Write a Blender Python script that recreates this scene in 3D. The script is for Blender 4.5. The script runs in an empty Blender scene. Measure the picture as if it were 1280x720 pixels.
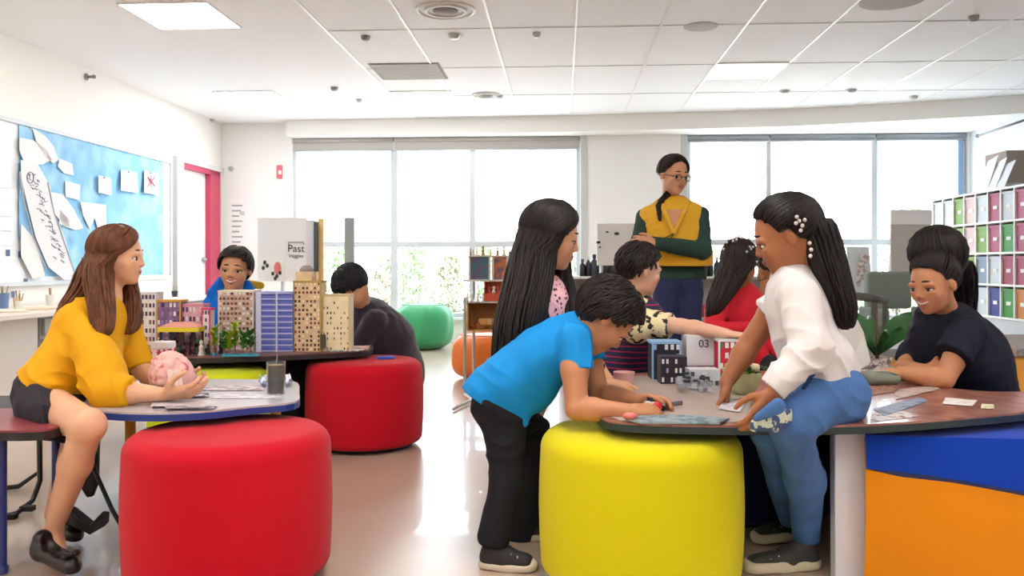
import bpy, math, random
import numpy as np
from mathutils import Vector, Matrix, Quaternion
V = Vector
H, F = 0.93, 1060.0
ZC = 2.62
rnd = random.Random(7)
C = bpy.context.scene.collection
PI = math.pi

def P(px, py, Y):
    """a point that stands Y metres in front of the camera"""
    return V(((px - 640) / F * Y, Y, H - (py - 330) / F * Y))

def lin(c):
    if isinstance(c, str):
        c = tuple(int(c[i:i + 2], 16) / 255 for i in (0, 2, 4))
    return tuple(((x / 12.92) if x <= 0.04045 else ((x + 0.055) / 1.055) ** 2.4) for x in c) + (1.0,)

_mats = {}
def M(name, col='cccccc', rough=0.6, bump=None, var=None, metal=0.0, emit=None, alpha=None, sheen=0.0,
      spec=0.5, col2=None, pat=None, trans=None, coat=0.0, sss=0.0):
    """procedural material. bump=(scale,strength[,stretch]); var=(scale,amount); pat=(kind,scale,...) mixes col2 in"""
    if name in _mats: return _mats[name]
    m = bpy.data.materials.new(name); m.use_nodes = True
    nt = m.node_tree; N = nt.nodes; L = nt.links
    b = N['Principled BSDF']
    b.inputs['Base Color'].default_value = lin(col)
    b.inputs['Roughness'].default_value = rough
    b.inputs['Metallic'].default_value = metal
    b.inputs['Specular IOR Level'].default_value = spec
    b.inputs['Sheen Weight'].default_value = sheen
    b.inputs['Coat Weight'].default_value = coat
    if sss:
        b.inputs['Subsurface Weight'].default_value = sss
        b.inputs['Subsurface Radius'].default_value = (0.012, 0.005, 0.003)
        b.inputs['Subsurface Scale'].default_value = 1.0
    tc = N.new('ShaderNodeTexCoord')
    def mapped(stretch=(1, 1, 1)):
        mp = N.new('ShaderNodeMapping'); mp.inputs['Scale'].default_value = stretch
        L.new(tc.outputs['Object'], mp.inputs['Vector']); return mp.outputs['Vector']
    cur = None
    if pat:
        kind = pat[0]
        if kind == 'noise':
            t = N.new('ShaderNodeTexNoise'); t.inputs['Scale'].default_value = pat[1]; t.inputs['Detail'].default_value = 3
            L.new(mapped(pat[4] if len(pat) > 4 else (1, 1, 1)), t.inputs['Vector']); src = t.outputs['Fac']
        elif kind == 'voronoi':
            t = N.new('ShaderNodeTexVoronoi'); t.inputs['Scale'].default_value = pat[1]
            L.new(mapped(pat[4] if len(pat) > 4 else (1, 1, 1)), t.inputs['Vector']); src = t.outputs['Distance']
        elif kind == 'wave':
            t = N.new('ShaderNodeTexWave'); t.inputs['Scale'].default_value = pat[1]
            t.bands_direction = pat[4]
            t.inputs['Distortion'].default_value = pat[5] if len(pat) > 5 else 0
            L.new(mapped(), t.inputs['Vector']); src = t.outputs['Fac']
        r = N.new('ShaderNodeValToRGB'); r.color_ramp.elements[0].position = pat[2]; r.color_ramp.elements[1].position = pat[3]
        L.new(src, r.inputs['Fac'])
        mx = N.new('ShaderNodeMix'); mx.data_type = 'RGBA'
        mx.inputs['A'].default_value = lin(col); mx.inputs['B'].default_value = lin(col2)
        L.new(r.outputs['Color'], mx.inputs['Factor']); cur = mx.outputs['Result']
    if var:
        t = N.new('ShaderNodeTexNoise'); t.inputs['Scale'].default_value = var[0]; t.inputs['Detail'].default_value = 4
        L.new(mapped(var[2] if len(var) > 2 else (1, 1, 1)), t.inputs['Vector'])
        hs = N.new('ShaderNodeHueSaturation')
        mr = N.new('ShaderNodeMapRange'); mr.inputs['From Min'].default_value = 0.3; mr.inputs['From Max'].default_value = 0.7
        mr.inputs['To Min'].default_value = 1 - var[1]; mr.inputs['To Max'].default_value = 1 + var[1]
        L.new(t.outputs['Fac'], mr.inputs['Value']); L.new(mr.outputs['Result'], hs.inputs['Value'])
        if cur: L.new(cur, hs.inputs['Color'])
        else: hs.inputs['Color'].default_value = lin(col)
        cur = hs.outputs['Color']
    if cur: L.new(cur, b.inputs['Base Color'])
    if bump:
        t = N.new('ShaderNodeTexNoise'); t.inputs['Scale'].default_value = bump[0]; t.inputs['Detail'].default_value = 5
        L.new(mapped(bump[2] if len(bump) > 2 else (1, 1, 1)), t.inputs['Vector'])
        bp = N.new('ShaderNodeBump'); bp.inputs['Strength'].default_value = bump[1]; bp.inputs['Distance'].default_value = 0.01
        L.new(t.outputs['Fac'], bp.inputs['Height']); L.new(bp.outputs['Normal'], b.inputs['Normal'])
    if emit:
        b.inputs['Emission Color'].default_value = lin(emit[0]); b.inputs['Emission Strength'].default_value = emit[1]
    if trans is not None:
        b.inputs['Transmission Weight'].default_value = trans
        b.inputs['IOR'].default_value = 1.3
    if alpha is not None: b.inputs['Alpha'].default_value = alpha
    _mats[name] = m
    return m

def tag(o, label=None, cat=None, group=None, kind=None):
    if label: o['label'] = label
    if cat: o['category'] = cat
    if group: o['group'] = group
    if kind: o['kind'] = kind
    return o

def empty(name, loc, label=None, cat=None, group=None, rz=0):
    o = bpy.data.objects.new(name, None); C.objects.link(o); o.empty_display_size = 0.1
    o.location = loc; o.rotation_euler = (0, 0, rz)
    o['_w'] = [float(x) for x in loc]
    return tag(o, label, cat, group)

def emit_mesh(name, verts, faces, mats, fm=None, parent=None, smooth=True, label=None, cat=None, group=None, kind=None, local=False, autosm=None):
    """links ONE mesh object; verts are world coordinates unless local"""
    verts = np.asarray(verts, dtype=np.float64).reshape(-1, 3)
    if parent is not None:
        off = np.array(list(parent.get('_w', (0, 0, 0)))) if not local else np.zeros(3)
    else:
        if kind == 'structure' or local: off = np.zeros(3)
        else: off = np.array([(verts[:, 0].min() + verts[:, 0].max()) / 2, (verts[:, 1].min() + verts[:, 1].max()) / 2, verts[:, 2].min()])
    me = bpy.data.meshes.new(name)
    vl = (verts - off)
    if isinstance(faces, np.ndarray):
        n = len(faces); k = faces.shape[1]
        me.vertices.add(len(vl)); me.vertices.foreach_set('co', vl.astype(np.float32).ravel())
        me.loops.add(n * k); me.loops.foreach_set('vertex_index', faces.astype(np.int32).ravel())
        me.polygons.add(n); me.polygons.foreach_set('loop_start', np.arange(0, n * k, k, dtype=np.int32))
        me.update(calc_edges=True)
    else:
        me.from_pydata([tuple(v) for v in vl], [], faces)
    if not isinstance(mats, (list, tuple)): mats = [mats]
    for m in mats: me.materials.append(m)
    if fm is not None: me.polygons.foreach_set('material_index', np.asarray(fm, dtype=np.int32))
    me.polygons.foreach_set('use_smooth', np.full(len(me.polygons), bool(smooth)))
    me.validate()
    me.update()
    o = bpy.data.objects.new(name, me); C.objects.link(o)
    if parent is None: o.location = off
    else: o.parent = parent
    o['_w'] = [float(x) for x in (off if parent is None else list(parent.get('_w', (0, 0, 0))))]
    if smooth == 'auto':
        me.polygons.foreach_set('use_smooth', np.full(len(me.polygons), True))
        if hasattr(me, 'set_sharp_from_angle'): me.set_sharp_from_angle(angle=math.radians(40))
    return tag(o, label, cat, group, kind)

class MB:
    def __init__(s): s.v = []; s.f = []; s.m = []; s.T = None
    def add(s, vs, fs, m=0):
        n = len(s.v)
        if s.T is not None: vs = [s.T @ V(v) for v in vs]
        s.v += [tuple(v) for v in vs]; s.f += [tuple(i + n for i in f) for f in fs]; s.m += [m] * len(fs)
        return s
    def box(s, c, d, rz=0, m=0, R=None):
        c = V(c); hx, hy, hz = d[0] / 2, d[1] / 2, d[2] / 2
        R = R or Matrix.Rotation(rz, 3, 'Z')
        vs = [c + R @ V((x * hx, y * hy, z * hz)) for x in (-1, 1) for y in (-1, 1) for z in (-1, 1)]
        return s.add(vs, [(0, 1, 3, 2), (4, 6, 7, 5), (0, 4, 5, 1), (2, 3, 7, 6), (0, 2, 6, 4), (1, 5, 7, 3)], m)
    def bar(s, a, b, w, t, up=(0, 0, 1), m=0):
        a, b = V(a), V(b); d = (b - a).normalized(); u = V(up)
        x = d.cross(u)
        if x.length < 1e-4: x = d.cross(V((1, 0, 0)))
        x.normalize(); y = x.cross(d).normalized()
        vs = [p + x * (i * w / 2) + y * (j * t / 2) for p in (a, b) for i, j in ((-1, -1), (1, -1), (1, 1), (-1, 1))]
        return s.add(vs, [(0, 3, 2, 1), (4, 5, 6, 7), (0, 1, 5, 4), (1, 2, 6, 5), (2, 3, 7, 6), (3, 0, 4, 7)], m)
    def tube(s, pts, r, n=8, m=0, caps=True):
        pts = [V(p) for p in pts]; k = len(pts)
        rs = r if isinstance(r, (list, tuple)) else [r] * k
        vs = []; prev = None
        for i, p in enumerate(pts):
            t = (pts[min(i + 1, k - 1)] - pts[max(i - 1, 0)])
            if t.length < 1e-9: t = V((0, 0, 1))
            t.normalize()
            if prev is None:
                x = t.orthogonal().normalized()
            else:
                x = prev - t * prev.dot(t)
                if x.length < 1e-6: x = t.orthogonal()
                x.normalize()
            prev = x; y = t.cross(x)
            for j in range(n):
                a = 2 * PI * j / n
                vs.append(p + (x * math.cos(a) + y * math.sin(a)) * rs[i])
        fs = []
        for i in range(k - 1):
            for j in range(n):
                fs.append((i * n + j, i * n + (j + 1) % n, (i + 1) * n + (j + 1) % n, (i + 1) * n + j))
        if caps:
            fs.append(tuple(range(n - 1, -1, -1))); fs.append(tuple((k - 1) * n + j for j in range(n)))
        return s.add(vs, fs, m)
    def lathe(s, prof, c=(0, 0, 0), n=48, m=0, sx=1, sy=1, axis=None):
        c = V(c); vs = []; k = len(prof)
        for (r, z) in prof:
            for j in range(n):
                a = 2 * PI * j / n
                p = V((r * math.cos(a) * sx, r * math.sin(a) * sy, z))
                if axis is not None: p = axis @ p
                vs.append(c + p)
        fs = [(i * n + j, i * n + (j + 1) % n, (i + 1) * n + (j + 1) % n, (i + 1) * n + j) for i in range(k - 1) for j in range(n)]
        if prof[0][0] > 1e-5: fs.append(tuple(range(n - 1, -1, -1)))
        if prof[-1][0] > 1e-5: fs.append(tuple((k - 1) * n + j for j in range(n)))
        return s.add(vs, fs, m)
    def prism(s, poly, z0, z1, m=0, mt=None):
        n = len(poly)
        z0f = z0 if callable(z0) else (lambda x, y: z0)
        z1f = z1 if callable(z1) else (lambda x, y: z1)
        vs = [(x, y, z0f(x, y)) for x, y in poly] + [(x, y, z1f(x, y)) for x, y in poly]
        s.add(vs, [tuple(range(n - 1, -1, -1))] + [(i, (i + 1) % n, n + (i + 1) % n, n + i) for i in range(n)], m)
        return s.add([vs[n + i] for i in range(n)], [tuple(range(n))], m if mt is None else mt)
    def slab(s, pts, nrm, t, m=0):
        """flat outline pts (3D) thickened by t along nrm"""
        nrm = V(nrm).normalized(); n = len(pts); a = [V(p) for p in pts]; b = [p + nrm * t for p in a]
        return s.add(a + b, [tuple(range(n - 1, -1, -1)), tuple(range(n, 2 * n))] + [(i, (i + 1) % n, n + (i + 1) % n, n + i) for i in range(n)], m)
    def ball(s, c, r, m=0, n=12, R=None):
        c = V(c); r = (r, r, r) if not isinstance(r, (tuple, list)) else r
        vs = []; fs = []; k = n // 2 + 1
        for i in range(k):
            th = PI * i / (k - 1)
            for j in range(n):
                a = 2 * PI * j / n
                p = V((r[0] * math.sin(th) * math.cos(a), r[1] * math.sin(th) * math.sin(a), r[2] * math.cos(th)))
                if R: p = R @ p
                vs.append(c + p)
        for i in range(k - 1):
            for j in range(n):
                fs.append((i * n + j, (i + 1) * n + j, (i + 1) * n + (j + 1) % n, i * n + (j + 1) % n))
        return s.add(vs, fs, m)
    def build(s, name, mats, parent=None, smooth=False, bevel=0, seg=2, **kw):
        o = emit_mesh(name, s.v, s.f, mats, s.m, parent, smooth, **kw)
        if bevel:
            b = o.modifiers.new('bevel', 'BEVEL'); b.width = bevel; b.segments = seg; b.limit_method = 'ANGLE'; b.angle_limit = math.radians(40)
        return o

def copy_tree(o, parent=None):
    c = o.copy(); C.objects.link(c)
    if parent is not None: c.parent = parent
    for ch in list(o.children): copy_tree(ch, c)
    return c

# ---------------------------------------------------------------- implicit surfaces (bodies, clothes)
class SDF:
    def __init__(s, h): s.h = h; s.p = []; s.cut = []
    def cone(s, a, b, ra, rb, k=.012, m=0, flat=None, clip=None, neg=False):
        s.p.append(('c', V(a), V(b), ra, rb, k, m, flat, clip, neg)); return s
    def chain(s, pts, rs, k=.012, m=0, flat=None, clip=None):
        for i in range(len(pts) - 1): s.cone(pts[i], pts[i + 1], rs[i], rs[i + 1], k, m, flat, clip)
        return s
    def ell(s, c, r, R=None, k=.012, m=0, clip=None, neg=False):
        s.p.append(('e', V(c), r, R, None, k, m, None, clip, neg)); return s
    def bbox(s, q):
        if q[0] == 'c':
            f = 1.0 if q[7] is None else max(1.0, q[7][1])
            a, b, ra, rb = np.array(q[1]), np.array(q[2]), q[3] * f, q[4] * f
            return np.minimum(a - ra, b - rb), np.maximum(a + ra, b + rb)
        c = np.array(q[1]); r = max(q[2])
        if q[3] is None: rr = np.array(q[2])
        else:
            Rm = np.array(q[3]); rr = np.sqrt((Rm ** 2) @ (np.array(q[2]) ** 2))
        return c - rr, c + rr
    def mesh(s, disp=None):
        h = s.h
        bb = [s.bbox(q) for q in s.p if not q[9]]
        lo = np.min([b[0] for b in bb], axis=0) - 4 * h; hi = np.max([b[1] for b in bb], axis=0) + 4 * h
        n = np.ceil((hi - lo) / h).astype(int) + 1
        D = np.full(n, 0.2, dtype=np.float32); Mi = np.zeros(n, dtype=np.int8)
        ax = [lo[i] + h * np.arange(n[i]) for i in range(3)]
        for q in s.p:
            k = q[5]
            a, b = s.bbox(q); pad = k + 3 * h
            i0 = np.clip(np.floor((a - pad - lo) / h).astype(int), 0, n); i1 = np.clip(np.ceil((b + pad - lo) / h).astype(int) + 1, 0, n)
            if (i1 <= i0).any(): continue
            sl = tuple(slice(i0[i], i1[i]) for i in range(3))
            X = ax[0][sl[0]][:, None, None]; Y = ax[1][sl[1]][None, :, None]; Z = ax[2][sl[2]][None, None, :]
            if q[0] == 'c':
                A, B, ra, rb, flat = q[1], q[2], q[3], q[4], q[7]
                ba = B - A; l2 = max(ba.dot(ba), 1e-12)
                x, y, z = X - A.x, Y - A.y, Z - A.z
                t = np.clip((x * ba.x + y * ba.y + z * ba.z) / l2, 0, 1)
                qx, qy, qz = x - t * ba.x, y - t * ba.y, z - t * ba.z
                if flat is not None:
                    f = V(flat[0]).normalized(); e = (1 / flat[1] - 1)
                    w = (qx * f.x + qy * f.y + qz * f.z) * e
                    qx, qy, qz = qx + w * f.x, qy + w * f.y, qz + w * f.z
                d = np.sqrt(qx * qx + qy * qy + qz * qz) - (ra + t * (rb - ra))
                if flat is not None and flat[1] < 1: d = d * (0.5 + 0.5 * flat[1])
            else:
                c, r, R = q[1], q[2], q[3]
                x, y, z = X - c.x, Y - c.y, Z - c.z
                if R is not None:
                    Rt = np.array(R).T
                    x, y, z = [Rt[i, 0] * x + Rt[i, 1] * y + Rt[i, 2] * z for i in range(3)]
                k0 = np.sqrt((x / r[0]) ** 2 + (y / r[1]) ** 2 + (z / r[2]) ** 2)
                k1 = np.sqrt((x / r[0] ** 2) ** 2 + (y / r[1] ** 2) ** 2 + (z / r[2] ** 2) ** 2) + 1e-6
                d = k0 * (k0 - 1) / k1
            if q[8] is not None:
                for (p0, nn) in q[8]:
                    nn = V(nn).normalized(); p0 = V(p0)
                    d = np.maximum(d, (X - p0.x) * nn.x + (Y - p0.y) * nn.y + (Z - p0.z) * nn.z)
            d = np.broadcast_to(d, D[sl].shape).astype(np.float32)
            old = D[sl]
            if q[9]:
                d = -d
                hh = np.clip(0.5 - 0.5 * (old - d) / k, 0, 1)
                D[sl] = old * (1 - hh) + d * hh + k * hh * (1 - hh)
                if q[6]: Mi[sl] = np.where(d > old - k * .3, q[6], Mi[sl])
            else:
                Mi[sl] = np.where(d < old, q[6], Mi[sl])
                hh = np.clip(0.5 + 0.5 * (old - d) / k, 0, 1)
                D[sl] = old * (1 - hh) + d * hh - k * hh * (1 - hh)
        if disp is not None:
            mk = np.nonzero(np.abs(D) < 5 * h)
            D[mk] += disp(ax[0][mk[0]], ax[1][mk[1]], ax[2][mk[2]]).astype(np.float32)
        for (p0, nn) in s.cut:
            nn = V(nn).normalized(); p0 = V(p0)
            D = np.maximum(D, ((ax[0][:, None, None] - p0.x) * nn.x + (ax[1][None, :, None] - p0.y) * nn.y + (ax[2][None, None, :] - p0.z) * nn.z).astype(np.float32))
        ins = D < 0
        cnt = np.zeros(n - 1, dtype=np.int8)
        offs = [(i, j, k) for i in (0, 1) for j in (0, 1) for k in (0, 1)]
        for (i, j, k) in offs: cnt += ins[i:n[0] - 1 + i, j:n[1] - 1 + j, k:n[2] - 1 + k]
        act = np.nonzero((cnt > 0) & (cnt < 8))
        nv = len(act[0]); idx = np.full(n - 1, -1, dtype=np.int32); idx[act] = np.arange(nv)
        cv = np.stack([D[act[0] + i, act[1] + j, act[2] + k] for (i, j, k) in offs], 1)
        sm = np.zeros((nv, 3)); ct = np.zeros(nv)
        for a in range(8):
            for b in range(a + 1, 8):
                da = np.array(offs[b]) - np.array(offs[a])
                if np.abs(da).sum() != 1: continue
                va, vb = cv[:, a], cv[:, b]; cr = (va < 0) != (vb < 0)
                t = np.where(cr, va / np.where(cr, va - vb, 1), 0)
                sm += np.where(cr[:, None], np.array(offs[a])[None] + t[:, None] * da[None], 0); ct += cr
        pos = (np.stack(act, 1) + sm / ct[:, None]) * h + lo
        vm = Mi[act]
        F_ = []
        for axn in range(3):
            sA = [slice(None)] * 3; sB = [slice(None)] * 3
            sA[axn] = slice(0, n[axn] - 1); sB[axn] = slice(1, n[axn])
            x = ins[tuple(sA)] != ins[tuple(sB)]
            e = np.nonzero(x); e = [np.array(t) for t in e]
            o1, o2 = (axn + 1) % 3, (axn + 2) % 3
            g = (e[o1] > 0) & (e[o2] > 0) & (e[o1] < n[o1] - 1) & (e[o2] < n[o2] - 1)
            e = [t[g] for t in e]
            def cid(d1, d2):
                q = [t.copy() for t in e]; q[o1] = q[o1] - d1; q[o2] = q[o2] - d2
                return idx[q[0], q[1], q[2]]
            quad = np.stack([cid(1, 1), cid(0, 1), cid(0, 0), cid(1, 0)], 1)
            fl = ins[e[0], e[1], e[2]]
            quad[~fl] = quad[~fl][:, ::-1]
            F_.append(quad)
        F_ = np.concatenate(F_)
        fm = np.max(vm[F_], axis=1) if len(F_) else np.zeros(0)
        # a light tangential relax
        return pos, F_, fm
    def build(s, name, mats, parent=None, disp=None, relax=1, **kw):
        pos, F_, fm = s.mesh(disp)
        for _ in range(relax):
            acc = np.zeros_like(pos); c = np.zeros(len(pos))
            for a in range(4):
                np.add.at(acc, F_[:, a], pos[F_[:, (a + 1) % 4]]); np.add.at(c, F_[:, a], 1)
                np.add.at(acc, F_[:, a], pos[F_[:, (a + 3) % 4]]); np.add.at(c, F_[:, a], 1)
            pos = pos * .45 + .55 * acc / np.maximum(c, 1)[:, None]
        return emit_mesh(name, pos, F_, mats, fm, parent, True, **kw)

def folds(amp=.004, sc=(38, 30, 24), seed=0, d=(1, 0, .4)):
    """soft drape plus narrow creases that run across direction d"""
    r = random.Random(seed); p = [r.uniform(0, 6) for _ in range(8)]
    d = V(d).normalized(); o = V((-d.z, .35, d.x)).normalized()
    def f(x, y, z):
        u = x * d.x + y * d.y + z * d.z; v = x * o.x + y * o.y + z * o.z
        w = .030 * np.sin(14 * v + 9 * u + p[0]) + .018 * np.sin(31 * v - 17 * y + p[1]) + .012 * np.sin(43 * u + 23 * y + p[6])
        m1 = .5 + .5 * np.sin(13 * v + 8 * u + 5 * y + p[2]); m2 = .5 + .5 * np.sin(17 * u - 11 * v + 9 * y + p[3])
        a = 1 - 2 * np.abs(np.sin((u + w) * 46 + p[4])) ** .7
        b = 1 - 2 * np.abs(np.sin((v * .8 + u * .45 + 1.3 * w) * 40 + p[5])) ** .7
        c = np.sin((u + w) * sc[0] * .6 + p[7])
        return -amp * (.6 * a * m1 ** 2 + .5 * b * m2 ** 2 + .35 * c)
    return f

# text on signs and papers
def text(name, s, size, mat, origin, xdir, updir, depth=.0006, parent=None, align='CENTER'):
    cu = bpy.data.curves.new(name, 'FONT'); cu.body = s; cu.size = size; cu.extrude = depth; cu.align_x = align; cu.align_y = 'CENTER'
    cu.materials.append(mat)
    o = bpy.data.objects.new(name, cu); C.objects.link(o)
    x = V(xdir).normalized(); u = V(updir).normalized(); n = x.cross(u)
    Rm = Matrix((x, u, n)).transposed().to_4x4()
    loc = V(origin)
    if parent is not None:
        loc = loc - V(list(parent.get('_w', (0, 0, 0)))); o.parent = parent
    Rm.translation = loc
    bpy.context.view_layer.update()
    me = bpy.data.meshes.new_from_object(o.evaluated_get(bpy.context.evaluated_depsgraph_get()))
    me.transform(Rm); me.materials.clear(); me.materials.append(mat)
    bpy.data.objects.remove(o)
    o = bpy.data.objects.new(name, me); C.objects.link(o)
    if parent is not None: o.parent = parent
    return o
# ---------------------------------------------------------------- the room (its grid is turned a little from the lens)
A = math.atan(62 / 1060.0)
ca, sa = math.cos(A), math.sin(A)
D_ = V((sa, ca, 0)); E_ = V((ca, -sa, 0))
def RW(u, v, z=0): return V((u * ca + v * sa, v * ca - u * sa, z))
def Yat(px, v):                      # distance of a wall v=const along a sight line
    k = (px - 640) / F; return v / (ca + k * sa)
def uat(px, v):
    Y = Yat(px, v); return (px - 640) / F * Y * ca - Y * sa
UL, UR, VB, VF = -4.08, 4.67, 10.0, -4.6

wall_m = M('wall paint', 'f2f0ec', .75, bump=(60, .03))
wall_l = M('left wall paint', 'f3efe8', .7, bump=(60, .03))
ceil_m = M('ceiling tile', 'f8f8f8', .85, bump=(220, .12))
tbar_m = M('ceiling grid metal', 'f2f0ec', .35)
floor_m = M('polished floor', 'bba594', .26, var=(.9, .10), bump=(3, .012), coat=.3)
white_m = M('white paint', 'f4f4f2', .45)
frame_m = M('window frame metal', 'c9d0d4', .4, metal=.2)
glass_m = M('window glass', 'ffffff', .0, trans=1.0)
def thin_glass():
    m = bpy.data.materials.new('clear pane'); m.use_nodes = True
    nt = m.node_tree; N = nt.nodes; N.clear()
    o = N.new('ShaderNodeOutputMaterial'); mix = N.new('ShaderNodeMixShader')
    t = N.new('ShaderNodeBsdfTransparent'); g = N.new('ShaderNodeBsdfGlossy'); g.inputs['Roughness'].default_value = .02
    mix.inputs[0].default_value = .06
    nt.links.new(t.outputs[0], mix.inputs[1]); nt.links.new(g.outputs[0], mix.inputs[2]); nt.links.new(mix.outputs[0], o.inputs[0])
    return m
pane_m = thin_glass()
red_m = M('door frame red', 'c23a5c', .45)
ink = M('black ink', '3a3c42', .8)
paper = M('white paper', 'f3f2ee', .8)

def S(mb, name, mats, **kw): return mb.build(name, mats, kind='structure', **kw)
def rbox(mb, u0, u1, v0, v1, z0, z1, m=0):
    vs = [RW(u, v, z) for u in (u0, u1) for v in (v0, v1) for z in (z0, z1)]
    mb.add(vs, [(0, 1, 3, 2), (4, 6, 7, 5), (0, 4, 5, 1), (2, 3, 7, 6), (0, 2, 6, 4), (1, 5, 7, 3)], m); return mb

S(rbox(MB(), UL - .2, UR + .2, VF - .2, VB + .2, -.1, 0), 'floor', floor_m)
S(rbox(MB(), UL - .2, UR + .2, VF - .2, VB + .2, ZC, ZC + .1), 'ceiling', ceil_m)
# T-bar grid
g = MB()
k = -8
while .102 + .6 * k < UR:
    u = .102 + .6 * k
    if u > -1.95 or (u > UL and False): rbox(g, u - .008, u + .008, VF, VB - .15, ZC - .007, ZC - .0005)
    k += 1
S(g, 'trim_ceiling_bars', tbar_m)
g = MB(); cross_m = M('ceiling cross bar', 'd6d3ce', .6)
v = 5.46 - .6 * 15
while v < VB: 
    rbox(g, -1.7, UR, v - .008, v + .008, ZC - .004, ZC - .0005); v += 1.2
S(g, 'trim_ceiling_cross_bars', cross_m)
# left wall with a doorway
dv0, dv1, dz = 8.60 + .22, 9.86, 2.02
lw = MB()
rbox(lw, UL - .15, UL, VF - .2, dv0, 0, ZC); rbox(lw, UL - .15, UL, dv1, VB + .2, 0, ZC); rbox(lw, UL - .15, UL, dv0, dv1, dz, ZC)
S(lw, 'wall_left', wall_l)
S(rbox(MB(), UR, UR + .15, VF - .2, VB + .2, 0, ZC), 'wall_right', M('right wall paint', 'e3eaee', .7))
# back wall with two window openings
w1 = (uat(365, VB), uat(725, VB)); w2 = (uat(859, VB), uat(1209, VB)); zs, zt = .30, 2.44
bw = MB(); th = .22
rbox(bw, UL - .15, w1[0], VB, VB + th, 0, ZC); rbox(bw, w1[1], w2[0], VB, VB + th, 0, ZC); rbox(bw, w2[1], UR + .15, VB, VB + th, 0, ZC)
for w in (w1, w2):
    rbox(bw, w[0], w[1], VB, VB + th, 0, zs); rbox(bw, w[0], w[1], VB, VB + th, zt, ZC)
S(bw, 'wall_back', wall_m)
# wall behind the photographer
S(rbox(MB(), UL - .15, UR + .15, VF - .2, VF, 0, ZC), 'wall_front', wall_m)
# pilaster joints between the windows
pj = MB()
for px in (773,):
    u = uat(px, VB); rbox(pj, u - .015, u + .015, VB - .012, VB, .0, 2.44)
rbox(pj, uat(726, VB), uat(733, VB), VB - .05, VB, 0, 2.44); rbox(pj, uat(851, VB), uat(858, VB), VB - .05, VB, 0, 2.44)
S(pj, 'trim_pillar_joints', M('joint grey', 'c4c6c6', .5))
rbx = rbox(MB(), uat(733, VB), uat(851, VB), VB - .03, VB, 0, 2.44); S(rbx, 'wall_back_pillar', M('pillar paint', 'efefec', .7))
# curved soffit above the windows
sp = [(358, 9.80), (500, 9.76), (640, 9.72), (800, 9.60), (990, 9.42), (1120, 9.14), (1200, 8.95), (1290, 8.72)]
poly = []
for px, v in sp:
    q = RW(uat(px, v), v); poly.append((q.x, q.y))
q = RW(UR, 8.55); poly.append((q.x, q.y)); q = RW(UR, VB); poly.append((q.x, q.y)); q = RW(uat(358, 9.80), VB); poly.append((q.x, q.y))
S(MB().prism(poly, 2.435, ZC - .001), 'trim_soffit', M('soffit paint', 'f4f2ec', .7))

def window(n, w, mull, shade_z, trans):
    root = empty('window_%d' % n, RW((w[0] + w[1]) / 2, VB, zs)); root['kind'] = 'structure'
    f = MB(); t = .045
    rbox(f, w[0], w[0] + t, VB + .04, VB + .12, zs, zt); rbox(f, w[1] - t, w[1], VB + .04, VB + .12, zs, zt)
    rbox(f, w[0] + t, w[1] - t, VB + .04, VB + .12, zs, zs + t); rbox(f, w[0] + t, w[1] - t, VB + .04, VB + .12, zt - t, zt)
    for px, wd in mull:
        u = uat(px, VB); rbox(f, u - wd / 2, u + wd / 2, VB + .04, VB + .12, zs + t, zt - t)
    rbox(f, w[0] + t, w[1] - t, VB + .045, VB + .115, trans - .035, trans + .035)
    f.build('window_frame', frame_m, root)
    rbox(MB(), w[0] + t, w[1] - t, VB + .075, VB + .081, zs + t, zt - t).build('window_pane', pane_m, root)
    rbox(MB(), w[0] - .0, w[1] + .0, VB - .06, VB + .04, zs - .03, zs).build('window_sill', white_m, root)
    us = [w[0]] + [uat(px, VB) for px, _ in mull if px in (492,)] + [w[1]]
    return root
window(1, w1, [(492, .085), (590, .07)], 2.29, 1.165)
window(2, w2, [(962, .055), (1095, .07)], 2.35, 1.185)
shade_m = M('roller shade cloth', 'bdb9b4', .8, bump=(150, .1))
shade_w = M('roller shade dark cloth', '9aa0a6', .8)
def shade(u0, u1, z, m, label):
    r = empty('roller_shade', RW((u0 + u1) / 2, VB + .01, z), label, 'blind', 'roller shades at the top of the windows')
    rbox(MB(), u0 + .01, u1 - .01, VB + .008, VB + .012, z, 2.40).build('shade_cloth', m, r)
    mb = MB(); mb.tube([RW(u0 + .01, VB + .01, z), RW(u1 - .01, VB + .01, z)], .009); mb.build('bottom_bar', frame_m, r, smooth=True)
    mb = MB(); mb.tube([RW(u0 + .01, VB + .005, 2.41), RW(u1 - .01, VB + .005, 2.41)], .026, 12); mb.build('roller_tube', m, r, smooth=True)
shade(w1[0], uat(492, VB), 2.285, shade_m, 'short grey roller shade rolled up at the far left of the left window')
shade(uat(492, VB), w1[1], 2.285, shade_m, 'long grey roller shade rolled up over the two right panes of the left window')
shade(w2[0], uat(962, VB), 2.355, shade_w, 'narrow grey roller shade behind the woman in the yellow vest')
shade(uat(962, VB), uat(1095, VB), 2.355, shade_w, 'grey roller shade rolled up over the middle pane of the right window')
shade(uat(1095, VB), w2[1], 2.355, shade_w, 'grey roller shade rolled up over the rightmost window pane')
# blue edge of the right window
S(rbox(MB(), w2[1] - .10, w2[1] - .045, VB + .0, VB + .04, zs, zt - .09), 'trim_window_edge', M('blue grey trim', '7f9cc4', .5))

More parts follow.
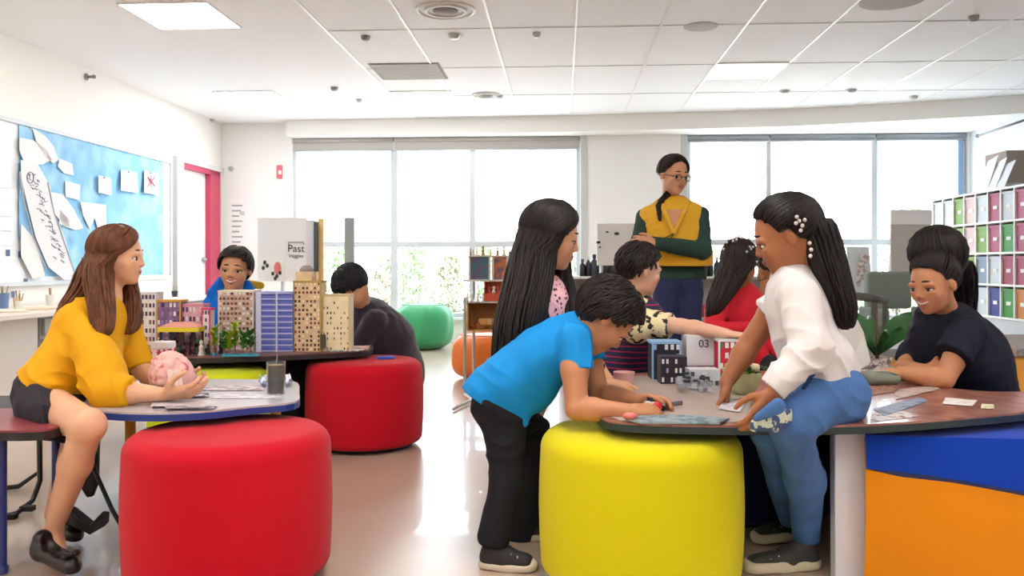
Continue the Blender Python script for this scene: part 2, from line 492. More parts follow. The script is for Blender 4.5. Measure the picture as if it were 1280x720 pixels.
# doorway on the left wall
S(rbox(MB(), UL - .08, UL - .03, dv0 + .05, dv1 - .24, 0, dz - .04), 'door_1', M('white door', 'f0f1f0', .4))
d = MB(); rbox(d, UL - .1, UL + .03, dv1 - .28, dv1, 0, dz); rbox(d, UL - .1, UL + .03, dv0, dv1, dz - .055, dz)
S(d, 'trim_door_frame', red_m)
d = MB(); rbox(d, UL - .02, UL + .05, dv0 - .13, dv0 + .03, 0, dz + .05)
S(d, 'trim_door_post', M('grey post', 'c5c5c4', .5))
d = MB(); rbox(d, UL - .02, UL + .045, dv1, dv1 + .07, 0, dz + .05); rbox(d, UL - .02, UL + .045, dv0, dv1 + .07, dz, dz + .05)
S(d, 'trim_door_casing', M('pale casing', 'dad6d2', .5))
hd = MB(); hd.ball(RW(UL - .01, dv1 - .36, .98), .03); hd.tube([RW(UL - .03, dv1 - .36, .98), RW(UL, dv1 - .36, .98)], .012)
S(hd, 'door_handle', M('brushed steel', 'a8aaac', .3, metal=.9), smooth=True)
for i, (a_, b_, nm) in enumerate(((VF, dv0 - .13, 'left'), (dv1 + .07, VB, 'left_far'))):
    S(rbox(MB(), UL, UL + .012, a_, b_, 0, .1), 'baseboard_' + nm, white_m)
S(rbox(MB(), UR - .012, UR, VF, VB, 0, .1), 'baseboard_right', white_m)
S(rbox(MB(), w1[1], w2[0], VB - .045, VB - .03, 0, .1), 'baseboard_back', white_m)

# dark picture rail on the right wall
t = MB(); t.tube([P(1222, 170, 9.25), P(1290, 147, 7.4)], .012, 8)
t.ball(P(1222, 170, 9.25), .02)
o = t.build('curtain_rail', M('dark rail', '4b4f52', .5), smooth=True, label='thin dark rail running along the top of the right wall', cat='rail')

# ---------------------------------------------------------------- ceiling fittings
def ceil_at(px, py):
    Y = F * (ZC - H) / (330 - py); return V(((px - 640) / F * Y, Y, ZC))
lamp_m = M('lit diffuser', 'ffffff', .5, emit=('fffaf4', 16))
lamp_m2 = M('cool lit diffuser', 'ffffff', .5, emit=('fafcff', 15))
def panel(u, v, label, grp, m, size=.6, depth=.6):
    r = empty('ceiling_light', RW(u, v, ZC - .012), label, 'ceiling light', grp)
    rbox(MB(), u - size / 2 + .012, u + size / 2 - .012, v - depth / 2 + .012, v + depth / 2 - .012, ZC - .010, ZC - .008).build('diffuser', m, r)
    f = MB(); s2, d2 = size / 2, depth / 2
    rbox(f, u - s2, u + s2, v - d2, v - d2 + .012, ZC - .012, ZC); rbox(f, u - s2, u + s2, v + d2 - .012, v + d2, ZC - .012, ZC)
    rbox(f, u - s2, u - s2 + .012, v - d2 + .012, v + d2 - .012, ZC - .012, ZC); rbox(f, u + s2 - .012, u + s2, v - d2 + .012, v + d2 - .012, ZC - .012, ZC)
    f.build('light_frame', tbar_m, r)
def uv(p): return (p.x * ca - p.y * sa, p.x * sa + p.y * ca)
for (px, py, lab, m) in ((228, 19, 'bright square ceiling light nearest, above the teacher', lamp_m), (317, 121, 'dim square ceiling light above the boy in the blue hoodie', lamp_m2),
                      (532, 121, 'small far ceiling light in front of the left window', lamp_m2)):
    q = uv(ceil_at(px, py)); panel(q[0], q[1], lab, 'lit ceiling panels', m)
q = uv(ceil_at(932, 88)); panel(q[0], q[1], 'pale ceiling panel with an added faint glow above the girl in the white top', None, M('faint glow diffuser', 'ecebe8', .4, emit=('ffffff', .25)))  # weak emission put into this panel to make it look paler
for u in (-2.6, 0, 2.6):  # unseen panels added to light the people from the camera side
    for v in (2.2, -.4, -3.0):
        panel(u, v, 'unseen square ceiling light added as fill from the camera side', 'unseen ceiling lights added as fill', lamp_m)

steel = M('satin metal', 'b9b8b4', .35, metal=.5)
vent_m = M('vent white', 'd9d6d0', .5)
vent_d = M('vent slot', '8c8984', .7)
def diffuser(px, py, R, lab):
    c = ceil_at(px, py); r = empty('air_vent', c - V((0, 0, .02)), lab, 'vent', 'round ceiling vents')
    m = MB(); m.lathe([(R, ZC), (R, ZC - .012), (R * .9, ZC - .016), (R * .86, ZC - .004), (R * .72, ZC - .004), (R * .70, ZC - .018), (R * .60, ZC - .020), (R * .56, ZC - .006), (R * .45, ZC - .006)], (c.x, c.y, 0), 40)
    m.build('rings', vent_m, r, smooth='auto')
    m = MB(); m.lathe([(R * .42, ZC - .001), (R * .42, ZC - .014), (R * .3, ZC - .024), (0, ZC - .026)], (c.x, c.y, 0), 32); m.build('core', vent_d, r, smooth='auto')
diffuser(557, 12, .20, 'large round ceiling vent nearest the top edge')
diffuser(608, 118, .14, 'small round ceiling vent before the left window')
def small_fit(px, py, R, lab, m=None, name='smoke_detector', cat='smoke detector', hgt=.035):
    c = ceil_at(px, py)
    mb = MB(); mb.lathe([(R, ZC), (R, ZC - hgt * .4), (R * .8, ZC - hgt * .8), (R * .5, ZC - hgt), (0, ZC - hgt)], (c.x, c.y, 0), 20)
    mb.build(name, m or steel, smooth='auto', label=lab, cat=cat, group='small ceiling fittings')
dk = M('sensor grey', '8f8d8a', .5)
for px, py, R, lab in ((568, 43, .045, 'pale round ceiling sensor beneath the large round vent'), (457, 45, .035, 'grey ceiling sensor left of the large round vent'),
        (418, 109, .035, 'dark small ceiling sensor between two lit panels'), (449, 124, .03, 'pale small ceiling sensor right of the dim light panel'),
        (671, 41, .03, 'small ceiling sensor above the long haired girl'), (1217, 20, .035, 'grey ceiling sensor at the top right corner'),
        (981, 113, .05, 'left flat round ceiling sensor of the pair over the right window'), (1064, 112, .05, 'right flat round ceiling sensor of the pair over the right window'),
        (1142, 120, .04, 'faint ceiling sensor nearest the right wall'), (262, 149, .05, 'flat round ceiling sensor near the red door frame'), (625, 119, .03, 'tiny ceiling sensor beside the small round vent')):
    small_fit(px, py, R, lab, dk if 'dark' in lab or 'grey' in lab else steel)
small_fit(876, 33, .12, 'faint wide round ceiling speaker right of centre', M('speaker grille', 'c3bfb9', .8), 'ceiling_speaker', 'speaker', .01)
small_fit(1115, 0.5, .2, 'round ceiling speaker cut by the top edge of the picture', M('speaker grille b', 'b4b0aa', .8), 'ceiling_speaker', 'speaker', .012)
# return air grilles
def grille(px, py, w, dpt, lab, m):
    c = uv(ceil_at(px, py)); r = empty('return_grille', RW(c[0], c[1], ZC - .01), lab, 'grille')
    rbox(MB(), c[0] - w / 2, c[0] + w / 2, c[1] - dpt / 2, c[1] + dpt / 2, ZC - .006, ZC - .001).build('plate', m, r)
    g = MB(); n = 14
    for i in range(n):
        vv = c[1] - dpt / 2 + dpt * (i + .5) / n; rbox(g, c[0] - w / 2 + .02, c[0] + w / 2 - .02, vv - .008, vv + .004, ZC - .014, ZC - .006)
    g.build('slats', vent_m, r)
grille(512, 89, .6, .6, 'square return air grille left of the centre of the ceiling', M('grille back', '918d88', .8))
# sprinkler on left slope
c = ceil_at(127, 96)
c = V((P(127, 96, 6.6).x, 6.6, P(127, 96, 6.6).z))
k_ = UL + .03; vv = 6.9
m = MB(); base = RW(UL, 7.06, 0); zz = 0
Yw = 7.06 * ca - UL * sa; zz = H + (330 - 96) / F * Yw
m.tube([RW(UL, 7.06, zz), RW(UL + .06, 7.06, zz)], .012, 8); m.ball(RW(UL + .07, 7.06, zz), .018); m.lathe([(.03, 0), (.03, .006), (0, .006)], RW(UL + .004, 7.06, zz), 16, axis=Matrix.Rotation(PI / 2, 3, 'Y'))
m.build('sprinkler', dk, smooth='auto', label='small metal sprinkler head high on the left wall', cat='sprinkler')

# ---------------------------------------------------------------- outdoors
S(MB().box(RW(0, VB + 20.3, -.35), (60, 40, .1)), 'ground', M('paving outside', 'dcdcdc', .8))
leaf_a = M('pale leaves', '8aa476', .7, var=(2.5, .35)); leaf_b = M('olive leaves', '949476', .7, var=(3, .3)); bark = M('pale bark', '8a7e72', .9)
def shrub(name, x, y, hgt, wid, n, mat, label, cat='bush', z0=-.3, trunk=True, seed=1):
    rr = random.Random(seed); r = empty(name, (x, y, z0), label, cat)
    m = MB()
    for i in range(n):
        th = rr.uniform(0, 2 * PI); q = rr.random() ** .5; zz = rr.random()
        rad = wid * .5 * q * (math.sin(PI * min(1, .15 + .8 * zz)) ** .6)
        c = V((x + rad * math.cos(th), y + rad * math.sin(th) * .8, z0 + hgt * (.08 + .92 * zz)))
        s = rr.uniform(.025, .06); a1 = V((rr.gauss(0, 1), rr.gauss(0, 1), rr.gauss(0, 1))).normalized(); b1 = a1.orthogonal().normalized()
        m.add([c - a1 * s, c + b1 * s * .45, c + a1 * s, c - b1 * s * .45], [(0, 1, 2, 3)])
    m.build('foliage', mat, r)
    t = MB()
    for i in range(6):
        a1 = rr.uniform(0, 2 * PI); e = V((x + wid * .3 * math.cos(a1), y + wid * .3 * math.sin(a1), z0 + hgt * rr.uniform(.6, .9)))
        t.tube([(x, y, z0), (x + (e.x - x) * .3, y + (e.y - y) * .3, z0 + hgt * .35), e], [.02, .014, .005], 6)
    t.build('branches', bark, r, smooth=True)
for i, px in enumerate((385, 420, 470, 520, 560, 600, 640, 690, 720)):
    q = RW(uat(px, VB + 2.2), VB + 2.0 + .5 * (i % 3))
    shrub('hedge_shrub', q.x, q.y, 1.35 + .15 * (i % 2), .62, 1100, leaf_a if i % 2 else leaf_b,
          'pale leafy shrub outside the left window, number %s from the left' % ('first second third fourth fifth sixth seventh eighth ninth'.split()[i]), seed=i)
for i, px in enumerate((880, 925, 985, 1040, 1080, 1130, 1180)):
    q = RW(uat(px, VB + 2.4), VB + 2.3 + .4 * (i % 2))
    shrub('hedge_shrub', q.x, q.y, 1.15 + .2 * (i % 2), .70, 1000, leaf_b if i % 2 else leaf_a,
          'low pale shrub outside the right window, %s from the left' % ('first second third fourth fifth sixth seventh'.split()[i]), seed=20 + i)
for i, (px, hh_, vv) in enumerate(((1135, 2.6, 16), (1185, 3.0, 17.5), (1065, 2.1, 18))):
    q = RW(uat(px, vv), vv)
    shrub('garden_tree', q.x, q.y, hh_, 1.5, 1300, leaf_a, ('thin pale tree seen through the rightmost pane', 'taller pale tree at the far right edge of the window', 'faint low tree left of the two at the rightmost pane')[i], 'tree', seed=40 + i)

# world and camera
w = bpy.data.worlds.new('World'); bpy.context.scene.world = w; w.use_nodes = True
bg = w.node_tree.nodes['Background']; bg.inputs[0].default_value = (.80, .905, 1.0, 1); bg.inputs[1].default_value = 5.6
cam = bpy.data.cameras.new('camera'); co = bpy.data.objects.new('camera', cam); C.objects.link(co)
cam.sensor_width = 36; cam.lens = 36 * F / 1280; cam.shift_y = -30 / 1280
co.location = (0, 0, H); co.rotation_euler = (PI / 2, 0, 0); cam.clip_start = .05
sc = bpy.context.scene; sc.camera = co
sc.view_settings.view_transform = 'Standard'; sc.view_settings.look = 'None'; sc.view_settings.gamma = 1.0
sc.view_settings.use_curve_mapping = False; sc.view_settings.exposure = 0.78
sc.cycles.use_denoising = True; sc.cycles.max_bounces = 7; sc.cycles.diffuse_bounces = 4; sc.cycles.caustics_reflective = False; sc.cycles.caustics_refractive = False
sc.cycles.sample_clamp_indirect = 6

sun = bpy.data.lights.new('sun', 'SUN'); sun.energy = 11; sun.angle = math.radians(3); sun.color = (1, .98, .97)
so_ = bpy.data.objects.new('sun', sun); C.objects.link(so_); so_.rotation_euler = V((0.25, 1, -1.5)).to_track_quat('-Z', 'Y').to_euler(); so_.location = (0, 0, 8)
# ---------------------------------------------------------------- ottomans
def fabric(name, col, sh=.25, b=.05): return M(name, col, .85, bump=(500, b), sheen=sh * .35, spec=.2)
def ottoman(X, Y, R, h, m, label, rz=0, z0=0.0):
    r = empty('ottoman', (X, Y, z0), label, 'ottoman', 'round fabric ottomans', rz)
    c = .055; prof = [(0, h + .006), (R * .5, h + .005), (R - c * 1.6, h)]
    for i in range(1, 9):
        a = PI / 2 * i / 8; prof.append((R - c + c * math.sin(a), h - c + c * math.cos(a)))
    prof += [(R + .004, h * .66), (R + .005, h * .5), (R + .003, h * .3), (R, .07)]
    for i in range(1, 6):
        a = PI / 2 * i / 5; prof.append((R - .035 + .035 * math.cos(a), .055 - .035 * math.sin(a)))
    prof.append((0, .02))
    prof = prof[::-1]
    m1 = MB().lathe(prof, (X, Y, z0), 72); m1.build('cover', m, r, smooth='auto')
    s = MB()
    pts = [(X + (R - .006) * math.cos(t), Y + (R - .006) * math.sin(t), z0 + h - .030) for t in [2 * PI * i / 72 for i in range(73)]]
    m2 = MB().lathe([(R * .82, 0), (R * .82, .03)], (X, Y, z0), 32); m2.build('base', M('ottoman base', '22201f', .7), r)
    return r
red_f = fabric('red fabric', 'c40822'); yel_f = fabric('yellow fabric', 'd9d008'); lime_f = fabric('lime fabric', 'd3e014')
navy_f = fabric('navy fabric', '0f1c4c'); undershade_f = fabric('under table shade black', '16171c')
OR_, OH = .297, .437
def opos(px, Y): return (px - 640) / F * Y, Y
x, y = opos(287, 2.54); ottoman(x, y, OR_, OH, red_f, 'large red round ottoman in the left foreground beside the teacher')
x, y = opos(800, 2.53); ottoman(x, y, OR_, OH, yel_f, 'bright yellow round ottoman in the centre foreground')
x, y = opos(456, 4.38); ottoman(x, y, .297, OH, red_f, 'red round ottoman further back beneath the boy in the dark sweater')
x, y = opos(262, 4.12); ottoman(x, y, .28, .42, lime_f, 'lime yellow round ottoman half under the table of model buildings')
x, y = opos(352, 4.62); ottoman(x, y, .248, OH, undershade_f, 'black round form added for the shade under the model building table')  # black drum standing in for plain shade under the table
x, y = opos(925, 3.28); ottoman(x, y, .36, .43, navy_f, 'dark navy round ottoman under the big table behind the yellow one')

# ---------------------------------------------------------------- tables
def smooth_poly(pts, n=6, closed=True):
    out = []; k = len(pts)
    for i in range(k):
        p0, p1, p2, p3 = [V((*pts[(i + j) % k], 0)) for j in (-1, 0, 1, 2)]
        for j in range(n):
            t = j / n
            q = .5 * ((2 * p1) + (-p0 + p2) * t + (2 * p0 - 5 * p1 + 4 * p2 - p3) * t * t + (-p0 + 3 * p1 - 3 * p2 + p3) * t ** 3)
            out.append((q.x, q.y))
    return out
TZ = .49
def tpx(px, py, z=TZ):
    Y = F * (H - z) / (py - 330); return ((px - 640) / F * Y, Y)
def inset(poly, d):
    cx = sum(p[0] for p in poly) / len(poly); cy = sum(p[1] for p in poly) / len(poly)
    return [(cx + (x - cx) * (1 - d), cy + (y - cy) * (1 - d)) for x, y in poly]
def table(name, outline, mtop, medge, label, t=.026, z=TZ):
    xs = [p[0] for p in outline]; ys = [p[1] for p in outline]
    r = empty(name, ((min(xs) + max(xs)) / 2, (min(ys) + max(ys)) / 2, 0), label, 'table')
    MB().prism(inset(outline, .002), z - .006, z).build('tabletop', mtop, r)
    MB().prism(outline, z - t, z - .0062).build('edge_band', medge, r)
    return r
wood = M('red brown laminate', '8d5a4c', .3, col2='a9786a', pat=('noise', 14, .42, .62, (1, 1, 1)), coat=.2)
wood2 = M('brown laminate', '7c5650', .35, var=(8, .2), coat=.2)
grey_t = M('pale grey laminate', 'bcb6bb', .3, var=(6, .06), coat=.25)
band_d = M('dark teal edge', '26363a', .4); band_b = M('blue edge', '1d3f8c', .4); band_k = M('black edge', '2a2226', .45)
big = [tpx(*q) for q in ((742, 500), (752, 522), (790, 529), (860, 531), (930, 532), (1010, 532), (1090, 530), (1180, 524), (1270, 516), (1330, 508), (1345, 499), (1300, 490), (1235, 489), (1170, 483), (1120, 475), (1040, 467), (940, 463), (850, 464), (770, 468), (748, 480))]
big = smooth_poly(big, 4)
tb = table('activity_table', big, wood, band_d, 'large curved activity table with red brown top, children gathered around it')
for (px, py, Y, cl, lb) in ((1062, 0, 2.50, 'e4e8f2', 'white panel leg'),):
    x0 = (1040 - 640) / F * Y; x1 = (1085 - 640) / F * Y
    m = MB(); m.add([(x0 + .002, Y - .02, 0), (x1 - .012, Y - .02, 0), (x1 - .012, Y + .02, 0), (x0 + .002, Y + .02, 0),
                     (x0, Y - .02, TZ - .03), (x1, Y - .02, TZ - .03), (x1, Y + .02, TZ - .03), (x0, Y + .02, TZ - .03)],
                    [(0, 3, 2, 1), (4, 5, 6, 7), (0, 1, 5, 4), (1, 2, 6, 5), (2, 3, 7, 6), (3, 0, 4, 7)])
    m.build('leg', M('white panel', 'e3e6f0', .4), tb, bevel=.004, label='wide white panel leg')
for q in ((tpx(1015, 478)), (tpx(860, 478)), tpx(1290, 497)):
    m = MB(); m.tube([(q[0], q[1], 0), (q[0], q[1], TZ - .026)], .018, 12); m.build('leg', M('dark leg', '2b2d33', .4), tb, smooth='auto')
lt = smooth_poly([tpx(*q) for q in ((90, 505), (125, 513), (185, 516), (250, 514), (310, 508), (368, 502), (374, 490), (366, 476), (300, 474), (220, 474), (140, 478), (95, 488))], 4)
tl = table('work_table', lt, grey_t, band_b, 'pale grey topped table with blue edge in front of the teacher')
q = (tpx(163, 497)); m = MB(); m.tube([(q[0], q[1], 0), (q[0], q[1], TZ - .026)], .017, 12); m.build('leg', M('yellow leg', 'e0a820', .4), tl, smooth='auto', label='yellow round leg')
q = (tpx(345, 482)); m = MB(); m.tube([(q[0], q[1], 0), (q[0], q[1], TZ - .026)], .017, 12); m.build('leg', M('yellow leg', 'e0a820', .4), tl, smooth='auto')
mt_ = smooth_poly([tpx(*q) for q in ((140, 446), (200, 447), (260, 446), (330, 444), (400, 441), (452, 438), (466, 434), (455, 429), (380, 427), (280, 427), (180, 427), (130, 432))], 4)
tm = table('display_table', mt_, wood2, band_k, 'brown oval table carrying the model buildings', t=.03)
for q in (tpx(165, 440), tpx(215, 431), tpx(425, 437)):
    m = MB(); m.tube([(q[0], q[1], 0), (q[0], q[1], TZ - .03)], .018, 12); m.build('leg', M('dark leg', '2b2d33', .4), tm, smooth='auto')
# the bench the teacher sits on
bx = [tpx(*q, .455) for q in ((-190, 534), (-60, 537), (40, 538), (78, 531), (94, 518), (70, 511), (-60, 511), (-170, 514))]
tbch = table('student_bench', smooth_poly(bx, 4), M('dark red laminate', '8b3a44', .35), M('black rim', '1f1d22', .4), 'low dark red bench with black rim and blue legs that the teacher sits on', z=.455, t=.03)
for X, Y in (((3 - 640) / F * 2.55, 2.55), ((-150 - 640) / F * 2.7, 2.7), ((70 - 640) / F * 2.72, 2.72)):
    m = MB(); m.tube([(X, Y, 0.004), (X, Y, .425)], .013, 12); m.lathe([(.017, 0), (.017, .02), (.013, .025)], (X, Y, 0), 12); m.build('leg', M('blue metal', '24337c', .35), tbch, smooth='auto', label='blue metal leg')
# sled chair under it
r = empty('sled_chair', P(50, 600, 3.3), 'black framed sled base chair tucked behind the teacher legs', 'chair'); r['_w'] = list(P(50, 600, 3.3))
bk = M('black tube', '1d1c1f', .35)
def zf(Y): return 330 + H * F / Y
m = MB()
for (xa, xb, xc, Y) in ((8, 50, 22, 3.22), (120, 165, 125, 3.05)):
    pass
Y = 3.25; f0 = P(0, zf(Y), Y).z + .012
a = P(0, 0, Y).x
def X_(px, Y): return (px - 640) / F * Y
m.tube([(X_(-30, 3.25), 3.25, .33), (X_(18, 3.25), 3.25, .352), (X_(44, 3.25), 3.25, .352), (X_(49, 3.25), 3.25, .33), (X_(50, 3.25), 3.25, .10), (X_(46, 3.25), 3.22, .03), (X_(36, 3.2), 3.12, .012), (X_(4, 3.1), 3.05, .012), (X_(-40, 3.1), 3.05, .012)], .010, 10)
m.tube([(X_(-30, 3.6), 3.6, .33), (X_(40, 3.6), 3.6, .352), (X_(49, 3.6), 3.6, .33), (X_(50, 3.6), 3.6, .05), (X_(40, 3.6), 3.5, .012), (X_(-20, 3.5), 3.42, .012)], .010, 10)
m.build('frame', bk, r, smooth=True)
m = MB(); m.box((X_(10, 3.42), 3.42, .365), (.34, .36, .014)); m.build('seat', M('seat shell', '2a2b31', .5), r, bevel=.005)
for c_ in ((X_(18, 3.12), 3.09, .011), (X_(42, 3.2), 3.16, .02)): MB().box(c_, (.05, .028, .02)).build('glide', M('black rubber', '17171a', .7), r, bevel=.003)
r = empty('cantilever_chair', P(125, 640, 2.95), 'black chair frame with angled foot between the teacher and the red ottoman', 'chair')
m = MB()
m.tube([(X_(85, 3.0), 3.0, .40), (X_(112, 2.95), 2.95, .30), (X_(119, 2.92), 2.92, .215), (X_(140, 2.9), 2.9, .09), (X_(156, 2.88), 2.88, .022), (X_(166, 2.86), 2.86, .016), (X_(200, 2.84), 2.84, .016)], .0075, 10)
m.build('frame', bk, r, smooth=True)
m = MB(); m.slab([P(97, 604, 2.95), P(108, 622, 2.93), P(115, 621, 2.93), P(121, 605, 2.93), P(122, 548, 2.93), P(112, 545, 2.95)], (0, 1, 0), .02); m.build('bracket', M('black rubber', '17171a', .7), r, bevel=.003)
m = MB(); m.slab([P(76, 634, 2.7), P(84, 655, 2.68), P(112, 669, 2.62), P(131, 658, 2.6), P(132, 645, 2.6), P(124, 644, 2.6), P(112, 657, 2.62), P(90, 640, 2.7)], (0, 1, .2), .03)
m.build('angled_foot', M('black rubber', '17171a', .7), r, bevel=.003)
m = MB(); m.box((X_(72, 3.1), 3.12, .405), (.2, .25, .014)); m.build('seat', M('seat shell', '2a2b31', .5), r, bevel=.005)

# ---------------------------------------------------------------- orange bench with blue cover (right foreground)
r = empty('modular_bench', (1.75, 2.75, 0), 'big orange padded bench with a blue cover band, under the right end of the table', 'bench')
def bench_line(n=40, off=0.0):
    pts = []
    for i in range(n + 1):
        t = i / n; X = 1.012 + 1.35 * t; Yf = 2.44 - .03 * math.sin(PI * t) - .10 * t - off
        pts.append((X, Yf))
    return pts
or_f = fabric('orange fabric', 'ef9412', .3, .04); bl_f = fabric('blue stretch fabric', '0d3fb4', .3, .04)
def strip(line, zfun0, zfun1, back, m, rows=14, puff=.015):
    vs, fs = [], []; n = len(line)
    L_ = [(line[0][0] * back / 2.44 + .02, back)] + list(line) + [(line[-1][0], back)]
    n = len(L_)
    for j in range(rows + 1):
        for i, (X, Yv) in enumerate(L_):
            t = j / rows; z0, z1 = zfun0(X), zfun1(X); z = z0 + (z1 - z0) * t
            vs.append((X, Yv - (puff * math.sin(PI * min(1, z / .45)) if 0 < i < n - 1 else 0), z))
    for j in range(rows):
        for i in range(n - 1): fs.append((j * n + i, j * n + i + 1, (j + 1) * n + i + 1, (j + 1) * n + i))
    fs.append(tuple(rows * n + i for i in range(n)))
    fs.append(tuple(range(n - 1, -1, -1)))
    for j in range(rows): fs.append((j * n + n - 1, j * n, (j + 1) * n, (j + 1) * n + n - 1))
    return MB().add(vs, fs)
strip(bench_line(), lambda X: 0.004, lambda X: .425, 3.02, or_f).build('base', or_f, r, smooth='auto')
def hem(X):
    t = (X - 1.012) / 0.5; return .345 - .012 * t - .055 * t ** 1.6
strip(bench_line(off=.008), hem, lambda X: .44, 3.03, bl_f, 8).build('seat_cover', bl_f, r, smooth='auto', label='blue stretch cover with a slanting hem')

# ---------------------------------------------------------------- orange low cabinet with speckled worktop, behind right girl
r = empty('low_cabinet', (3.0, 5.1, 0), 'orange low cabinet with grey speckled worktop behind the girl in the dark shirt', 'cabinet')
m = MB(); m.box((3.0, 5.1, .22), (2.0, .9, .40)); m.build('body', M('orange laminate', 'efaa45', .5), r, bevel=.006)
m = MB(); m.box((3.0, 5.1, .445), (2.06, .96, .045)); m.build('worktop', M('speckled grey worktop', '7c8187', .4, col2='b8a08c', pat=('noise', 30, .45, .6)), r, bevel=.006)
m = MB(); m.box((3.0, 5.1, .012), (1.9, .8, .024)); m.build('plinth', band_k, r)

# ---------------------------------------------------------------- cubby shelf
r = empty('cubby_shelf', (4.45, 7.6, 0), 'tall white cubby shelf full of coloured bins on the right', 'shelf')
xA, yA = 4.335, 8.74; dd = V((sa, ca, 0)); nn = V((ca, -sa, 0)); pit = .225; ncol = 13; rowz = [.46, .745, 1.025, 1.30, 1.585]
A0 = V((xA, yA, 0))
fm_ = MB(); dep = .34
def cub(m, s0, s1, d0, d1, z0, z1):     # s measured from the far end towards the camera
    vs = [A0 - dd * s + nn * d + V((0, 0, z)) for s in (s0, s1) for d in (d0, d1) for z in (z0, z1)]
    m.add(vs, [(0, 1, 3, 2), (4, 6, 7, 5), (0, 4, 5, 1), (2, 3, 7, 6), (0, 2, 6, 4), (1, 5, 7, 3)])
L_ = pit * ncol
for i in range(ncol + 1): cub(fm_, pit * i - .009, pit * i + .009, 0, dep, rowz[0], rowz[-1])
for z in rowz: cub(fm_, -.009, L_ + .009, -.001, dep, z - .009, z + .009)
fm_.build('frame', white_m, r, bevel=.002)
b_ = MB(); cub(b_, 0, L_, dep, dep + .008, rowz[0], rowz[-1]); b_.build('back_panel', M('shelf back', 'e9eef0', .6), r)
b_ = MB(); cub(b_, 0, L_, .02, dep, .06, rowz[0] - .010); b_.build('base_cabinet', M('grey shelf base', 'c9cdd0', .5), r)
b_ = MB(); cub(b_, 0.02, L_ - .02, .05, dep - .03, .0, .06); b_.build('plinth', M('plinth grey', '8c8f92', .6), r)
binc = {'m': '9c0c46', 'p': 'a83460', 'g': '128a0c', 'b': '0c2488', 'w': 'c3cad0', 'l': '6c9408', 'c': 'cfb2ac', 'o': 'c87a2c', 's': '7485a0', 'y': 'd8dc3c'}
bname = {'m': 'magenta', 'p': 'pink', 'g': 'bright green', 'b': 'blue', 'w': 'white', 'l': 'lime green', 'c': 'cream', 'o': 'orange', 's': 'grey', 'y': 'yellow'}
rows = ['wwlwcwmwpmwpg', 'wlywclpgpgbmw', 'wwwslsgm' + 'pwmgb'.replace('g', 'm'), 'wwswwbggoowgm']
rows = ['wwlcwmwpmwpg', 'lylclpgpgbmw', 'wlwlswmpwmbw', 'wwswwbgowgmo']
rn = ['top', 'second', 'third', 'bottom']
cn = 'first second third fourth fifth sixth seventh eighth ninth tenth eleventh twelfth thirteenth'.split()
for ri in range(4):
    z0, z1 = rowz[3 - ri] + .010, rowz[4 - ri] - .010
    for ci in range(min(8, len(rows[ri]))):
        k = rows[ri][ci]; mm = M('bin ' + bname[k], binc[k], .5, spec=.3)
        hgt = (z1 - z0) * .93
        s0, s1 = pit * ci + .018, pit * (ci + 1) - .018; s2, s3 = s0 + .008, s1 - .008
        c = A0 - dd * (s0 + s1) / 2 + nn * .16 + V((0, 0, z0))
        rt = empty('storage_bin', c, '%s bin in the cubby shelf, %s row, %s from the far end' % (bname[k], rn[ri], cn[ci]), 'bin', 'bins in the cubby shelf')
        m = MB()
        t = .006
        cub(m, s0, s0 + t, .015, .29, z0, z0 + hgt); cub(m, s1 - t, s1, .015, .29, z0, z0 + hgt)
        cub(m, s0 + t, s1 - t, .015, .015 + t, z0, z0 + hgt); cub(m, s0 + t, s1 - t, .284, .29, z0, z0 + hgt); cub(m, s0 + t, s1 - t, .015 + t, .284, z0, z0 + t)
        m.build('tub', mm, rt)
        m = MB(); cub(m, s0 - .003, s1 + .003, .006, .015, z0 + hgt - .02, z0 + hgt - .004); m.build('rim', mm, rt)
        m = MB(); cub(m, s0 + .06, s1 - .06, .011, .0148, z0 + hgt * .42, z0 + hgt * .55); m.build('name_tag', paper, rt)
        if hgt < (z1 - z0) * .7:      # things piled in the bin show as a darker block of rolled sheets
            pass
# box on top of the shelf
m = MB(); m.box(P(1262, 211, 8.0) , (.26, .4, .30), -A); m.build('storage_box', M('taupe cardboard', '9b8c80', .7), label='taupe box standing on the cubby shelf at the right edge', cat='box', bevel=.004)
m = MB()
base = A0 - dd * .55 + nn * .15
for i, (dx, hh_) in enumerate(((0, .34), (.05, .30), (.1, .26))):
    m = MB(); b0 = A0 - dd * (.7 + dx * 3) + nn * (.1) + V((0, 0, 1.596))
    m.slab([b0, b0 - dd * .2, b0 - dd * .22 + V((0, 0, hh_)) + nn * .1, b0 - dd * .03 + V((0, 0, hh_ * .9)) + nn * .1], nn, .004)
    m.build('poster_sheet', M('poster paper %d' % i, ('e4eaf0', 'eef0f2', 'dfe3e6')[i], .6), label=('pale upright sheet at the far end on the shelf top', 'white sheet leaning in the middle on the shelf top', 'light grey sheet on the shelf top nearest the taupe box')[i], cat='sheet')

# ---------------------------------------------------------------- flip chart board
def easel(px0, px1, py0, py1, Y, mb, label, head=None):
    a, b = P(px0, py1, Y), P(px1, py0, Y)
    r = empty('flip_chart', ((a.x + b.x) / 2, Y, 0), label, 'flip chart')
    m = MB(); m.box(((a.x + b.x) / 2, Y, (a.z + b.z) / 2), (b.x - a.x, .03, b.z - a.z)); m.build('board', mb, r, bevel=.006)
    if head: m = MB(); m.box(((a.x + b.x) / 2, Y - .018, b.z - .07), (b.x - a.x + .01, .012, .13)); m.build('header', head, r, bevel=.003)
    m = MB()
    for sx in (a.x + .04, b.x - .04):
        m2 = MB(); m2.tube([(sx, Y + .03, b.z - .05), (sx, Y + .22, .01)], .012, 8); m2.build('leg', frame_m, r, smooth='auto')
        m2 = MB(); m2.tube([(sx, Y + .02, a.z + .02), (sx, Y - .12, .01)], .012, 8); m2.build('leg', frame_m, r, smooth='auto')
    return r
